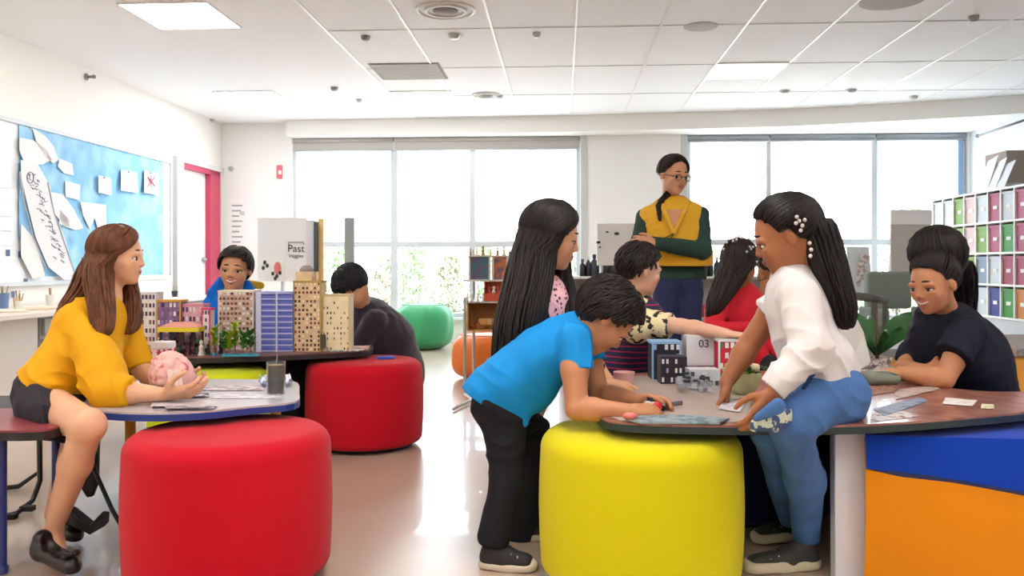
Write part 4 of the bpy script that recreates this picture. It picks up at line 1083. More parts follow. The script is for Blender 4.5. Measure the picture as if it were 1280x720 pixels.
def skin_m(name, col): return M(name, col, .5, sss=.06, var=(30, .04), bump=(140, .05), spec=.35)
lip_m = {}
def add_head(S, hd, smile=False, ears=True):
    h = hd.hh; e = lambda c, r, **k: S.ell(hd.w(*c), tuple(x * h for x in r), hd.R, **k)
    e((0, -.06, .12), (.330, .415, .375), k=.02)
    e((0, .10, -.12), (.255, .280, .35), k=.03)
    e((0, .135, -.30), (.185, .20, .16), k=.02)
    e((0, .262, -.415), (.085, .070, .065), k=.015)
    for sx in (-1, 1):
        e((sx * .150, .225, -.14), (.11, .10, .11), k=.02)
        e((sx * .14, .33, .055), (.10, .045, .030), k=.012)
        e((sx * .145, .435, -.03), (.090, .100, .055), k=.010, neg=True)
        e((sx * .148, .300, .018), (.088, .055, .030), k=.005)
        e((sx * .148, .305, -.085), (.085, .045, .026), k=.008)
        if ears:
            S.ell(hd.w(sx * .340, -.03, -.04), (.026 * h, .070 * h, .110 * h), hd.R @ Matrix.Rotation(math.radians(-10), 3, 'X') @ Matrix.Rotation(math.radians(sx * 22), 3, 'Z'), k=.004)
            S.ell(hd.w(sx * .372, -.015, -.02), (.014 * h, .035 * h, .06 * h), hd.R, k=.004, neg=True)
        e((sx * .046, .375, -.145), (.034, .042, .030), k=.006)
    S.cone(hd.w(0, .335, .05), hd.w(0, .412, -.12), .026 * h, .038 * h, k=.010)
    wd = .130 if smile else .098; up = .050 if smile else .006
    for z, rz, y in (((-.232 if smile else -.243), .018, .386), ((-.305 if smile else -.288), .023, .368)):
        S.cone(hd.w(-wd, y - .055, -.262 + up), hd.w(0, y, z), .012 * h, rz * h, k=.004, m=1)
        S.cone(hd.w(0, y, z), hd.w(wd, y - .055, -.262 + up), rz * h, .012 * h, k=.004, m=1)

eye_w = M('eye white', 'd9d2cc', .3); eye_i = M('brown iris', '24160f', .15); mouth_m = M('mouth line', '6b3430', .6); teeth_m = M('teeth', 'ece8e0', .3)
def add_face(body, hd, brow_m, lower=False, smile=False):
    h = hd.hh
    for sx in (-1, 1):
        c = hd.w(sx * .145, .312, -.034)
        m = MB(); m.ball(c, (.072 * h, .046 * h, (.024 if lower else .036) * h), 0, 16, hd.R @ Matrix.Rotation(math.radians(-sx * 14), 3, 'Z'))
        m.build('eye', eye_w, body, smooth=True)
        q = hd.w(sx * .142, .345, -.036)
        MB().ball(q, (.036 * h, .019 * h, (.022 if lower else .034) * h), 0, 12, hd.R).build('iris', eye_i, body, smooth=True)
        pts = [hd.w(sx * (.145 + .078 * math.cos(a)), .361 - .035 * abs(math.cos(a)) - (.03 if math.cos(a) > 0 else 0) * math.cos(a), -.036 + (.024 if lower else .036) * math.sin(a)) for a in [PI * i / 8 for i in range(9)]]
        MB().tube(pts, [.004 * h + .0005] + [.009 * h] * 7 + [.004 * h + .0005], 6).build('eyelid', brow_m, body, smooth=True)
        pts = [hd.w(sx * (.065 + .165 * t), .382 - .14 * t * t - .008, .100 + .026 * math.sin(PI * (t * .8 + .15)) - .030 * t) for t in [i / 6 for i in range(7)]]
        MB().tube(pts, [.008 * h, .014 * h, .016 * h, .015 * h, .013 * h, .010 * h, .004 * h], 6).build('eyebrow', brow_m, body, smooth=True)
    wd = .130 if smile else .098; up = .050 if smile else .006
    pts = [hd.w(wd * t, .384 - .058 * t * t, (-.266 if not smile else -.268) + (up + .004) * t * t) for t in [-1 + i / 5 for i in range(11)]]
    MB().tube(pts, [.004 * h] + [(.012 if smile else .007) * h] * 9 + [.004 * h], 6).build('teeth' if smile else 'mouth_line', teeth_m if smile else mouth_m, body, smooth=True)

def add_hand(S, wr, d, n, s, L, curl=.6, k=.003, spread=.06, fat=1.0, thumb=.5):
    wr = V(wr); d = V(d).normalized(); n = V(n); n = (n - d * n.dot(d)).normalized(); s = V(s); s = (s - d * s.dot(d) - n * s.dot(n)).normalized()
    offs = (.155, .052, -.052, -.15); adv = (.46, .49, .47, .43); lens = (.40, .45, .41, .32)
    for i in range(4):
        kn = wr + d * adv[i] * L + s * offs[i] * L
        S.cone(wr + d * .04 * L + s * offs[i] * L * .55, kn, .095 * L * fat, .072 * L * fat, k=.006)
        p = kn; ang = 0
        dd2 = (d + s * (1.5 - i) * spread).normalized()
        for j, (sg, a) in enumerate(((.45, .55), (.30, .8), (.25, .6))):
            ang += curl * a * (1 + .08 * i)
            q = p + (dd2 * math.cos(ang) + n * math.sin(ang)) * lens[i] * L * sg
            S.cone(p, q, (.056, .050, .046)[j] * L * fat, (.051, .047, .040)[j] * L * fat, k=k); p = q
    b = wr + d * .12 * L + s * .12 * L
    t1 = b + (d * .55 + s * .62 + n * .35 * thumb * 2).normalized() * .26 * L
    t2 = t1 + (d * .85 + s * .25 + n * .45 * thumb * 2).normalized() * .19 * L
    t3 = t2 + (d * .95 - s * .05 + n * .5 * thumb * 2).normalized() * .14 * L
    S.cone(b, t1, .085 * L * fat, .062 * L * fat, k=.006); S.cone(t1, t2, .060 * L * fat, .054 * L * fat, k=k); S.cone(t2, t3, .054 * L * fat, .043 * L * fat, k=k)

def arm(S, sh, el, wr, q, k=.012, fat=1.0):
    sh, el, wr = V(sh), V(el), V(wr)
    S.cone(sh, sh.lerp(el, .45), .037 * q * fat, .038 * q * fat, k=k); S.cone(sh.lerp(el, .45), el, .037 * q * fat, .029 * q * fat, k=k)
    S.cone(el, el.lerp(wr, .3), .029 * q * fat, .031 * q * fat, k=k); S.cone(el.lerp(wr, .3), wr, .031 * q * fat, .019 * q * fat, k=k)
def leg(S, hp, kn, an, q, k=.02, fat=1.0, add=0.0):
    hp, kn, an = V(hp), V(kn), V(an)
    S.cone(hp, kn, .070 * q * fat + add, .046 * q * fat + add, k=k)
    S.cone(kn, kn.lerp(an, .35), .044 * q * fat + add, .047 * q * fat + add, k=k); S.cone(kn.lerp(an, .35), an, .047 * q * fat + add, .026 * q * fat + add, k=k)

# ---- hair
def hairline(phi, tab):
    a = abs(math.degrees((phi + PI) % (2 * PI) - PI))
    for (a0, t0), (a1, t1) in zip(tab, tab[1:]):
        if a <= a1:
            t = (a - a0) / (a1 - a0); t = t * t * (3 - 2 * t); return math.radians(t0 + (t1 - t0) * t)
    return math.radians(tab[-1][1])
SHORT = ((0, 56), (35, 60), (58, 74), (72, 98), (88, 96), (105, 122), (130, 136), (180, 140))
LONGT = ((0, 50), (35, 58), (58, 80), (80, 104), (110, 124), (180, 135))
def scalp(hd, th, ph, k=1.0, thick=1.0):
    x, y, z = math.sin(th) * math.sin(ph), math.sin(th) * math.cos(ph), math.cos(th)
    return hd.w(.35 * x * k, -.055 + .435 * y * k, .125 + .395 * z * k)
def hair_cap(hd, tab, k=1.04, lump=.012, n=56, rows=22, seed=0, asym=None, rim=0):
    r = random.Random(seed); p = [r.uniform(0, 6) for _ in range(4)]
    vs = []; fs = []
    for lay in (0, 1):
        for j in range(rows + 1):
            for i in range(n):
                ph = 2 * PI * i / n - PI; te = hairline(ph, tab)
                if asym: te += asym(ph)
                th = te * j / rows
                kk = (k + lump * (math.sin(9 * ph + 2 * th + p[0]) * .5 + math.sin(17 * ph + p[1]) * .4 + math.sin(5 * th + p[2])) * min(1, th * 2)) if lay == 0 else .97
                if lay == 0 and rim: kk = kk + (.985 - kk) * (j / rows) ** rim
                if lay == 0 and j == rows: kk = min(kk, 1.0)
                vs.append(scalp(hd, th, ph, kk))
    N_ = (rows + 1) * n
    for lay in (0, 1):
        for j in range(rows):
            for i in range(n):
                a = lay * N_ + j * n + i; b = lay * N_ + j * n + (i + 1) % n
                f = (a, b, b + n, a + n); fs.append(f if lay == 1 else tuple(reversed(f)))
    for i in range(n):
        a = rows * n + i; b = rows * n + (i + 1) % n; fs.append((a, b, N_ + b, N_ + a))
    return vs, fs
def spl(pts, n):
    k = len(pts); out = []
    for i in range(n):
        t = i / (n - 1) * (k - 1); j = min(int(t), k - 2); t -= j
        p0, p1, p2, p3 = pts[max(j - 1, 0)], pts[j], pts[j + 1], pts[min(j + 2, k - 1)]
        out.append(.5 * ((2 * p1) + (-p0 + p2) * t + (2 * p0 - 5 * p1 + 4 * p2 - p3) * t * t + (-p0 + 3 * p1 - 3 * p2 + p3) * t ** 3))
    return out
def short_hair(parent, hd, mat, n=620, seed=0, tab=SHORT, k=1.06, ln=(22, 42), lift=.05, rad=.0042, swirl=.25, name='hair', asym=None):
    m = MB(); vs, fs = hair_cap(hd, tab, k, .018, seed=seed, asym=asym); m.add(vs, fs)
    r = random.Random(seed)
    for _ in range(n):
        ph = r.uniform(-PI, PI); te = hairline(ph, tab) + (asym(ph) if asym else 0)
        th0 = te * (r.random() ** .6) * .92; L_ = math.radians(r.uniform(*ln)); tw = r.gauss(swirl, .25); pts = []
        for i in range(6):
            t = i / 5; th = min(th0 + L_ * t, te + math.radians(7)); pts.append(scalp(hd, max(th, .02), ph + tw * t * .5, k - .02 + .05 * math.sin(PI * t) + lift * t * r.uniform(.2, 1)))
        m.tube(pts, [rad * .8, rad * 1.1, rad * 1.1, rad, rad * .7, rad * .25], 5, caps=False)
    return m.build(name, mat, parent, smooth=True)
def long_hair(parent, hd, mat, curtains, n=260, seed=0, tab=LONGT, k=1.07, rad=.0045, name='hair', asym=None, extra=None, rim=4):
    """curtains: list of (waypoints, half widths [(wx, wy)..], phi range, share)"""
    m = MB(); vs, fs = hair_cap(hd, tab, k, .008, seed=seed, asym=asym, rim=rim); m.add(vs, fs)
    r = random.Random(seed)
    for (W, wd, (p0, p1), share) in curtains:
        W = [V(w) for w in W]
        # solid core of overlapping rings
        ring = 14; vs = []; fs = []; SP = spl(W, 24)
        WX = spl([V((a, b, 0)) for a, b in wd], 24)
        for i, c in enumerate(SP):
            for j in range(ring):
                a = 2 * PI * j / ring; g = .86 + .08 * math.sin(5 * a + i * .2 + seed)
                vs.append(c + V((math.cos(a) * WX[i].x * g, math.sin(a) * WX[i].y * g, 0)))
        for i in range(23):
            for j in range(ring): fs.append((i * ring + j, (i + 1) * ring + j, (i + 1) * ring + (j + 1) % ring, i * ring + (j + 1) % ring))
        fs.append(tuple(range(ring))); fs.append(tuple(23 * ring + j for j in reversed(range(ring))))
        m.add(vs, fs)
        for _ in range(int(n * share)):
            ph = math.radians(r.uniform(p0, p1)); te = hairline(ph, tab) + (asym(ph) if asym else 0)
            te = min(te, math.radians(104))
            th0 = te * r.uniform(.03, .7)
            head = [scalp(hd, th0 + (te - th0) * t, ph, k + .012 * r.random()) for t in (0, .33, .66, 1)]
            ang = r.uniform(0, 2 * PI)
            rel = head[-1] - W[0]
            ang = math.atan2(rel.y / max(wd[0][1], .01), rel.x / max(wd[0][0], .01)) + r.gauss(0, .5)
            rr_ = r.uniform(.82, 1.05); endj = r.uniform(.86, 1.0)
            cut = [SP[int(23 * endj * t)] + V((math.cos(ang) * WX[int(23 * endj * t)].x * rr_, math.sin(ang) * WX[int(23 * endj * t)].y * rr_, 0)) + V((r.gauss(0, .002), r.gauss(0, .002), 0)) for t in (.16, .35, .55, .75, .9, 1)]
            pts = spl(head + cut, 20)
            m.tube(pts, [rad * .7] + [rad] * 15 + [rad * .9, rad * .7, rad * .5, rad * .2], 5, caps=False)
    if extra: extra(m, r)
    return m.build(name, mat, parent, smooth=True)

def shoe(parent, heel, toe, up, mu, ms, w=.035, hgt=.055, h=.004, laces=None, ankle=None, sole_h=.02):
    """sneaker: upper with a sole and laces as sub-parts; heel and toe are points on the ground line"""
    heel, toe = V(heel), V(toe); d = (toe - heel); L_ = d.length; d.normalize(); up = V(up); up = (up - d * up.dot(d)).normalized(); s = d.cross(up)
    S = SDF(h); cl = [(heel + up * .012, -up)]
    fl = (s, .98)
    S.cone(heel + d * .035 + up * .03, heel + d * .45 * L_ + up * .026, .033, .036, k=.015, clip=cl)
    S.cone(heel + d * .45 * L_ + up * .026, toe - d * .04 + up * .018, .036, .032, k=.015, clip=cl)
    S.cone(heel + d * .035 + up * .03, heel + d * .04 + up * hgt, .033, .030, k=.015, clip=cl + [(heel + up * (hgt + .01), up)])
    S.cone(heel + d * .04 + up * hgt, heel + d * .4 * L_ + up * .04, .028, .030, k=.015, clip=cl)
    o = S.build('shoe', [mu], parent)
    S = SDF(h); cl = [(heel + up * sole_h, up), (heel, -up)]
    S.cone(heel + d * .033 + up * sole_h * .6, heel + d * .5 * L_ + up * sole_h * .5, .038, .039, k=.01, clip=cl); S.cone(heel + d * .5 * L_ + up * sole_h * .5, toe - d * .038 + up * sole_h * .5, .039, .039, k=.01, clip=cl)
    S.ell(toe - d * .018 + up * .02, (.02, .02, .016), None, k=.008)
    S.build('sole', [ms], o)
    if laces:
        m = MB()
        for i in range(4):
            c = heel + d * (.36 + .11 * i) * L_ + up * (.066 - .006 * i); m.tube([c - s * .026 - up * .008, c + up * .003, c + s * .026 - up * .008], .0028, 5)
            if i < 3: c2 = heel + d * (.36 + .11 * (i + 1)) * L_ + up * (.062 - .006 * i); m.tube([c - s * .024 - up * .006, c2 + s * .024 - up * .006], .0025, 5)
        m.build('laces', laces, o, smooth=True)
    return o

def person(label, base, group=None):
    r = empty('person', base, label, 'person', group); return r

def garment(S_, name, mats, parent, amp=.004, seed=0, d=(1, 0, .4), sc=(38, 30, 24), **kw):
    return S_.build(name, mats, parent, disp=folds(amp, sc, seed, d), **kw)

def torso_sdf(h, neck, pelvis, shn, shf, q, loose=.0, flat=.66, waist=.74, hipw=.8, mid=None, chestw=.88, k=.03):
    neck, pelvis, shn, shf = V(neck), V(pelvis), V(shn), V(shf)
    S = SDF(h); lat = (shf - shn).normalized(); sp = (neck - pelvis).normalized(); fr = sp.cross(lat).normalized()
    SW = (shf - shn).length / 2 + .03 * q
    ch = (shn + shf) / 2 + (pelvis - neck).normalized() * .055 * q; mid = V(mid) if mid is not None else ch.lerp(pelvis, .55)
    S.cone(ch, mid, SW * chestw + loose, SW * waist + loose, k=k, flat=(fr, flat)); S.cone(mid, pelvis, SW * waist + loose, SW * hipw + loose, k=k, flat=(fr, flat + .04))
    S.cone(shn, shf, .040 * q + loose * .5, .040 * q + loose * .5, k=.02)
    nb = (shn + shf) / 2
    S.cone(neck - sp * .02 * q, nb - sp * .03 * q, .046 * q, .075 * q, k=.03, clip=[(neck + sp * .002, sp)])
    S.lat, S.sp, S.fr, S.SW = lat, sp, fr, SW
    return S
def sleeve(S, a, b, ra, rb, k=.015, open_end=True):
    a, b = V(a), V(b); d = (b - a).normalized()
    S.cone(a, b + d * rb, ra, rb, k=k, clip=[(b, d)] if open_end else None)

def sweep(m, r, hd, knots, n, k=1.09, jit=(.10, .10), rad=.0048):
    """locks combed over the scalp: knots = [(theta, phi) degrees, ...]"""
    for _ in range(n):
        a, b = r.gauss(0, jit[0]), r.gauss(0, jit[1]); kk = k + r.uniform(-.02, .02)
        K = spl([V((math.radians(t) * (1 + a * .5), math.radians(p_) + b, 0)) for t, p_ in knots], 14)
        m.tube([scalp(hd, max(.03, q.x), q.y, kk) for q in K], [rad * .7] + [rad] * 10 + [rad * .8, rad * .6, rad * .3], 5, caps=False)
def scraped(m, r, hd, tie, n, k=1.06, tab=None, rad=.0044):
    """hair combed back from the hairline to a tie"""
    o = hd.w(0, -.055, .125); tv = V(tie) - o
    for _ in range(n):
        ph = r.uniform(-PI, PI); te = hairline(ph, tab or SHORT) * r.uniform(.75, 1.0); a0 = scalp(hd, te, ph, .99); av = a0 - o; pts = [a0]
        for t in (.2, .4, .6, .8, .93):
            v = av.lerp(tv, t); w = V((v.dot(hd.r) / .35, v.dot(hd.f) / .435, v.dot(hd.u) / .395)) / hd.hh
            pts.append(o + v / max(w.length, .15) * (k + .015 * r.random()))
        pts.append(V(tie)); m.tube(spl(pts, 12), rad, 5, caps=False)
def cloth(name, col, wr=.5, rough=.8, **kw):
    return M(name, col, rough, bump=(16, wr, (1, 1, .6)), sheen=0.0, spec=.25, **kw)
sk_light = skin_m('fair skin', 'e2b08e'); sk_tan = skin_m('tan skin', 'c08661'); sk_brown = skin_m('brown skin', 'a86d49'); sk_mid = skin_m('warm skin', 'cf9a76'); sk_pale = skin_m('pale skin', 'e3b397')
lp = M('lips rose', 'bd7566', .45); lp2 = M('lips brown', '8f5345', .45)
def hair_mat(name, a, b): return M(name, a, .5, col2=b, pat=('noise', 60, .35, .7, (1, 1, .08)), spec=.28)
h_brown = hair_mat('brown hair', '4f2a17', '74452b'); h_black = hair_mat('black hair', '0b0909', '221815'); h_dark = hair_mat('dark brown hair', '120c0a', '2c201b'); h_dk2 = hair_mat('soft black hair', '111116', '1f1f26')
brow = M('brow dark', '2a1c16', .8); brow_b = M('brow brown', '6b4530', .8)
UPZ = (0, 0, 1)
def build_body(pers, hd, neck, shn, shf, pelvis, skin, lips, q, h, arms=(), hands=(), smile=False, extra=None, neckr=.20, brows=None, face=True, lowlid=False, ears=True):
    S = SDF(h)
    add_head(S, hd, smile, ears)
    S.cone(hd.w(0, -.10, -.22), V(neck), neckr * hd.hh, neckr * hd.hh * 1.06, k=.02)
    nb = (V(shn) + V(shf)) / 2; S.cone(V(neck), nb.lerp(V(neck), .2), neckr * hd.hh, .05 * q, k=.02)
    S.cone(V(shn), V(shf), .028 * q, .028 * q, k=.01)
    S.cone(nb, V(pelvis), .045 * q, .045 * q, k=.02)
    for a in arms: arm(S, *a[:3], q, fat=a[3] if len(a) > 3 else 1.0)
    for hnd in hands: add_hand(S, **hnd)
    if extra: extra(S)
    b = S.build('body', [skin, lips], pers, relax=1)
    if face: add_face(b, hd, brows or brow, lowlid, smile)
    return b

# ================= teacher, seated left =================
def teacher():
    p = person('woman in a mustard yellow blouse and dark shorts seated at the left, looking right', P(50, 600, 2.7))
    hd = Head(P(148, 320, 2.95), (1, .12, -.04), (.03, 0, 1), .200); q = 1.12; h = .0042
    neck = P(136, 374, 2.94); shn = P(96, 402, 2.80); shf = P(150, 395, 3.06); pel = P(64, 492, 2.78)
    eln = P(143, 490, 2.64); wrn = P(205, 493, 2.66); elf = P(176, 462, 3.0); wrf = P(212, 486, 2.86)
    hn, kn, an = P(66, 512, 2.68), P(110, 532, 2.46), P(66, 664, 2.60)
    hf, kf, af = P(72, 512, 2.86), P(98, 545, 2.70), P(66, 640, 2.86)
    def legs(S):
        leg(S, hn, kn, an, 1.0, fat=.97); leg(S, hf, kf, af, 1.0, fat=.92)
        S.ell(kn, (.046, .046, .046), None, k=.02)
        # foot in the flat
        S.cone(an, P(70, 694, 2.58), .030, .030, k=.015); S.cone(P(62, 690, 2.60), P(92, 708, 2.52), .026, .020, k=.015, m=0)
        S.cone(af, P(70, 655, 2.86), .026, .024, k=.015); S.cone(P(70, 655, 2.86), P(86, 666, 2.84), .022, .016, k=.015)
    hands = [dict(wr=wrn, d=(.95, -.1, .12), n=(0.1, .5, .85), s=(.1, -.9, .5), L=.165, curl=.45), dict(wr=wrf, d=(.9, -.25, .12), n=(0.1, -.3, .9), s=(.1, .9, .3), L=.165, curl=.5)]
    b = build_body(p, hd, neck, shn, shf, pel, sk_light, lp, q, h, [(shn, eln, wrn), (shf, elf, wrf)], hands, extra=legs, brows=brow_b, neckr=.19)
    # blouse
    S = torso_sdf(h, neck, P(66, 490, 2.78), shn, shf, q, .012, flat=.72, waist=.78, hipw=.82, mid=P(98, 452, 2.84))
    sleeve(S, shn, shn.lerp(eln, .55), .056, .062, open_end=False); S.cone(shn.lerp(eln, .5), P(138, 486, 2.65), .062, .060, k=.03); S.cone(P(138, 488, 2.65), P(150, 490, 2.63), .060, .052, k=.03, clip=[(P(163, 490, 2.64), (1, 0, -.1))])
    S.cone(P(120, 470, 2.68), P(132, 494, 2.66), .06, .05, k=.03)
    sleeve(S, shf, P(175, 462, 3.0), .062, .052)
    S.cone(P(120, 440, 2.86), P(130, 468, 2.83), .075, .07, k=.04)
    yb = cloth('mustard blouse', 'e0a411')
    S.cut = [(P(42, 459, 2.8), (-.53, 0, -.84))]
    garment(S, 'blouse', [yb], p, .008, 3, d=(1, 0, .5), sc=(34, 46, 20))
    S = SDF(h)
    S.cone(P(60, 490, 2.78), P(68, 508, 2.76), .104, .110, k=.03, flat=((0, 1, 0), 1.15))
    S.cut = [(P(40, 448, 2.8), (.5, 0, .86))]
    S.cone(P(60, 508, 2.69), P(84, 517, 2.60), .092, .088, k=.03, clip=[(P(82, 518, 2.6), (1, -.3, .25))]); S.cone(P(64, 508, 2.86), P(88, 520, 2.78), .088, .082, k=.03, clip=[(P(86, 518, 2.8), (1, -.2, .2))])
    sh = M('dark navy shorts', '23222e', .85, bump=(60, .2))
    garment(S, 'shorts', [sh], p, .003, 5)
    # flat shoes with bow
    fl = M('black leather', '1a181b', .35, coat=.3)
    def flat_shoe(heel, toe, an_):
        heel, toe = V(heel), V(toe); d = (toe - heel).normalized(); S = SDF(h)
        up = V((0, 0, 1)); up = (up - d * up.dot(d)).normalized()
        S.cone(heel + up * .028, toe + up * .016, .033, .030, k=.015, clip=[(heel + up * .0, -up)])
        S.cone(heel + up * .02 - d * .0, heel + up * .058 - d * .004, .032, .028, k=.01)
        S.ell(heel + d * .045 + up * .07, (.036, .030, .040), None, k=.006, neg=True); S.ell(heel + d * .105 + up * .062, (.045, .024, .030), None, k=.006, neg=True)
        o = S.build('shoe', [fl], p)
        m = MB(); c = heel + d * ((toe - heel).length - .005) + up * .050; s = d.cross(up)
        for sg in (-1, 1): m.ball(c + s * sg * .018, (.012, .018, .009), 0, 10)
        m.ball(c, .008, 0, 8); m.build('bow', fl, o, smooth=True)
    flat_shoe(P(52, 697, 2.56), P(88, 714, 2.50), an)
    flat_shoe(P(70, 664, 2.85), P(92, 674, 2.82), af)
    # hair: near curtain in front of the shoulder, far curtain beyond the neck
    cur = [([P(122, 322, 2.90), P(123, 352, 2.86), P(127, 385, 2.80), P(128, 412, 2.76), P(124, 421, 2.75)], [(.045, .05), (.045, .045), (.040, .035), (.032, .028), (.018, .02)], (60, 140), .42),
           ([P(121, 322, 2.95), P(115, 352, 2.93), P(100, 376, 2.90), P(88, 392, 2.90), P(80, 404, 2.92)], [(.045, .07), (.045, .08), (.042, .09), (.03, .08), (.01, .06)], (120, 240), .3),
           ([P(160, 345, 3.03), P(164, 366, 3.02), P(164, 392, 2.98), P(162, 412, 2.94), P(156, 418, 2.93)], [(.022, .02), (.028, .025), (.034, .03), (.026, .025), (.012, .015)], (-110, -60), .28)]
    def fringe(m, r):
        sweep(m, r, hd, [(8, -60), (40, 10), (62, 38), (82, 62), (100, 86)], 150, 1.09, (.09, .12))
        sweep(m, r, hd, [(8, -80), (45, -50), (75, -75), (104, -98)], 70, 1.08)
    long_hair(p, hd, h_brown, cur, 330, 2, k=1.07, extra=fringe)
    m = MB(); e = hd.w(.365, -.03, -.16); m.tube([e, e + V((.001, -.004, -.035))], .0018, 6); m.ball(e + V((.001, -.004, -.037)), .004, 0, 8); m.build('earring', M('gold', 'cfa860', .3, metal=.8), p, smooth=True)
teacher()

# ================= bent boy in blue =================
def blue_boy():
    p = person('boy in a bright blue polo shirt bent over the table beside the yellow seat', (P(632, 700, 2.6).x, 2.6, 0))
    hd = Head(P(757, 397, 2.64), (.60, .10, -.78), (.80, .05, .60), .222); q = 1.0; h = .004
    neck = P(734, 404, 2.66); shn = P(716, 424, 2.56); shf = P(728, 412, 2.78); pel = P(620, 492, 2.70)
    eln = P(721, 511, 2.50); wrn = P(789, 514, 2.44); elf = P(750, 492, 2.74); wrf = P(800, 500, 2.58)
    b = build_body(p, hd, neck, shn, shf, pel, sk_tan, lp2, q, h, [(shn, eln, wrn, 1.1), (shf, elf, wrf, 1.0)],
                   [dict(wr=wrn, d=(.85, .25, .0), n=(.1, .5, -.9), s=(0.2, .8, .5), L=.135, curl=.55), dict(wr=wrf, d=(.85, -.25, -.05), n=(-.1, -.6, -.6), s=(.3, -.6, .7), L=.135, curl=.7)])
    S = torso_sdf(h, neck, P(618, 490, 2.70), shn, shf, q, .008, flat=.72, waist=.82, hipw=.80, mid=P(676, 447, 2.68), chestw=.84)
    S.cone(P(655, 472, 2.68), P(628, 508, 2.68), .095, .085, k=.04, flat=((1, 0, .9), .8)); 
    S.cone(P(640, 480, 2.62), P(655, 528, 2.62), .06, .015, k=.05)
    S.cone(P(690, 440, 2.66), P(672, 492, 2.66), .07, .05, k=.05)
    sleeve(S, shn, P(722, 464, 2.54), .052, .056); sleeve(S, shf, shf.lerp(elf, .5), .048, .050)
    bl = cloth('bright blue polo', '1790dc')
    S.cut = [(P(583, 488, 2.68), (-.50, 0, -.865))]
    o = garment(S, 'polo_shirt', [bl], p, .007, 9, d=(1, 0, -.4), sc=(30, 40, 22))
    S = SDF(h); sp = (P(742, 398, 2.66) - P(725, 412, 2.66)).normalized()
    nk = P(736, 402, 2.66)
    S.cone(nk - sp * .012, nk + sp * .012, .056, .052, k=.004, clip=[(nk + sp * .016, sp), (nk - sp * .02, -sp)]); S.build('collar', [bl], o)
    # trousers
    S = SDF(h); hn, kn, an = P(630, 520, 2.64), P(634, 604, 2.62), P(618, 668, 2.60); hf, kf, af = P(664, 518, 2.80), P(668, 600, 2.86), P(655, 668, 2.88)
    S.cone(P(622, 500, 2.64), P(628, 504, 2.78), .074, .074, k=.04); S.cone(P(622, 508, 2.68), P(652, 514, 2.74), .080, .074, k=.04)
    S.cone(hn, kn, .072, .052, k=.03); S.cone(kn, P(617, 672, 2.60), .052, .050, k=.03, clip=[(P(617, 680, 2.6), (0, 0, -1))])
    S.cone(hf, kf, .066, .046, k=.03); S.cone(kf, P(651, 664, 2.88), .046, .058, k=.03, clip=[(P(651, 674, 2.88), (0, 0, -1))])
    S.cut = [(P(583, 476, 2.68), (.50, 0, .865))]
    bt = cloth('black trousers', '1a1c24', .7); garment(S, 'trousers', [bt], p, .0045, 12, d=(.2, 0, 1), sc=(40, 30, 34))
    up = M('black canvas', '201f21', .7); so = M('off white rubber', 'cfc6b4', .6); lc = M('white laces', 'd8d4cc', .7)
    shoe(p, (P(600, 0, 2.60).x, 2.61, .002), (P(671, 0, 2.58).x, 2.57, .002), UPZ, up, so, laces=lc)
    shoe(p, (P(638, 0, 2.88).x, 2.89, .002), (P(700, 0, 2.86).x, 2.86, .002), UPZ, up, so)
    short_hair(p, hd, h_dark, 900, 3, lift=.08, k=1.12, ln=(22, 45), tab=((0, 52), (35, 58), (58, 74), (72, 98), (88, 98), (105, 130), (130, 150), (180, 156)))
blue_boy()

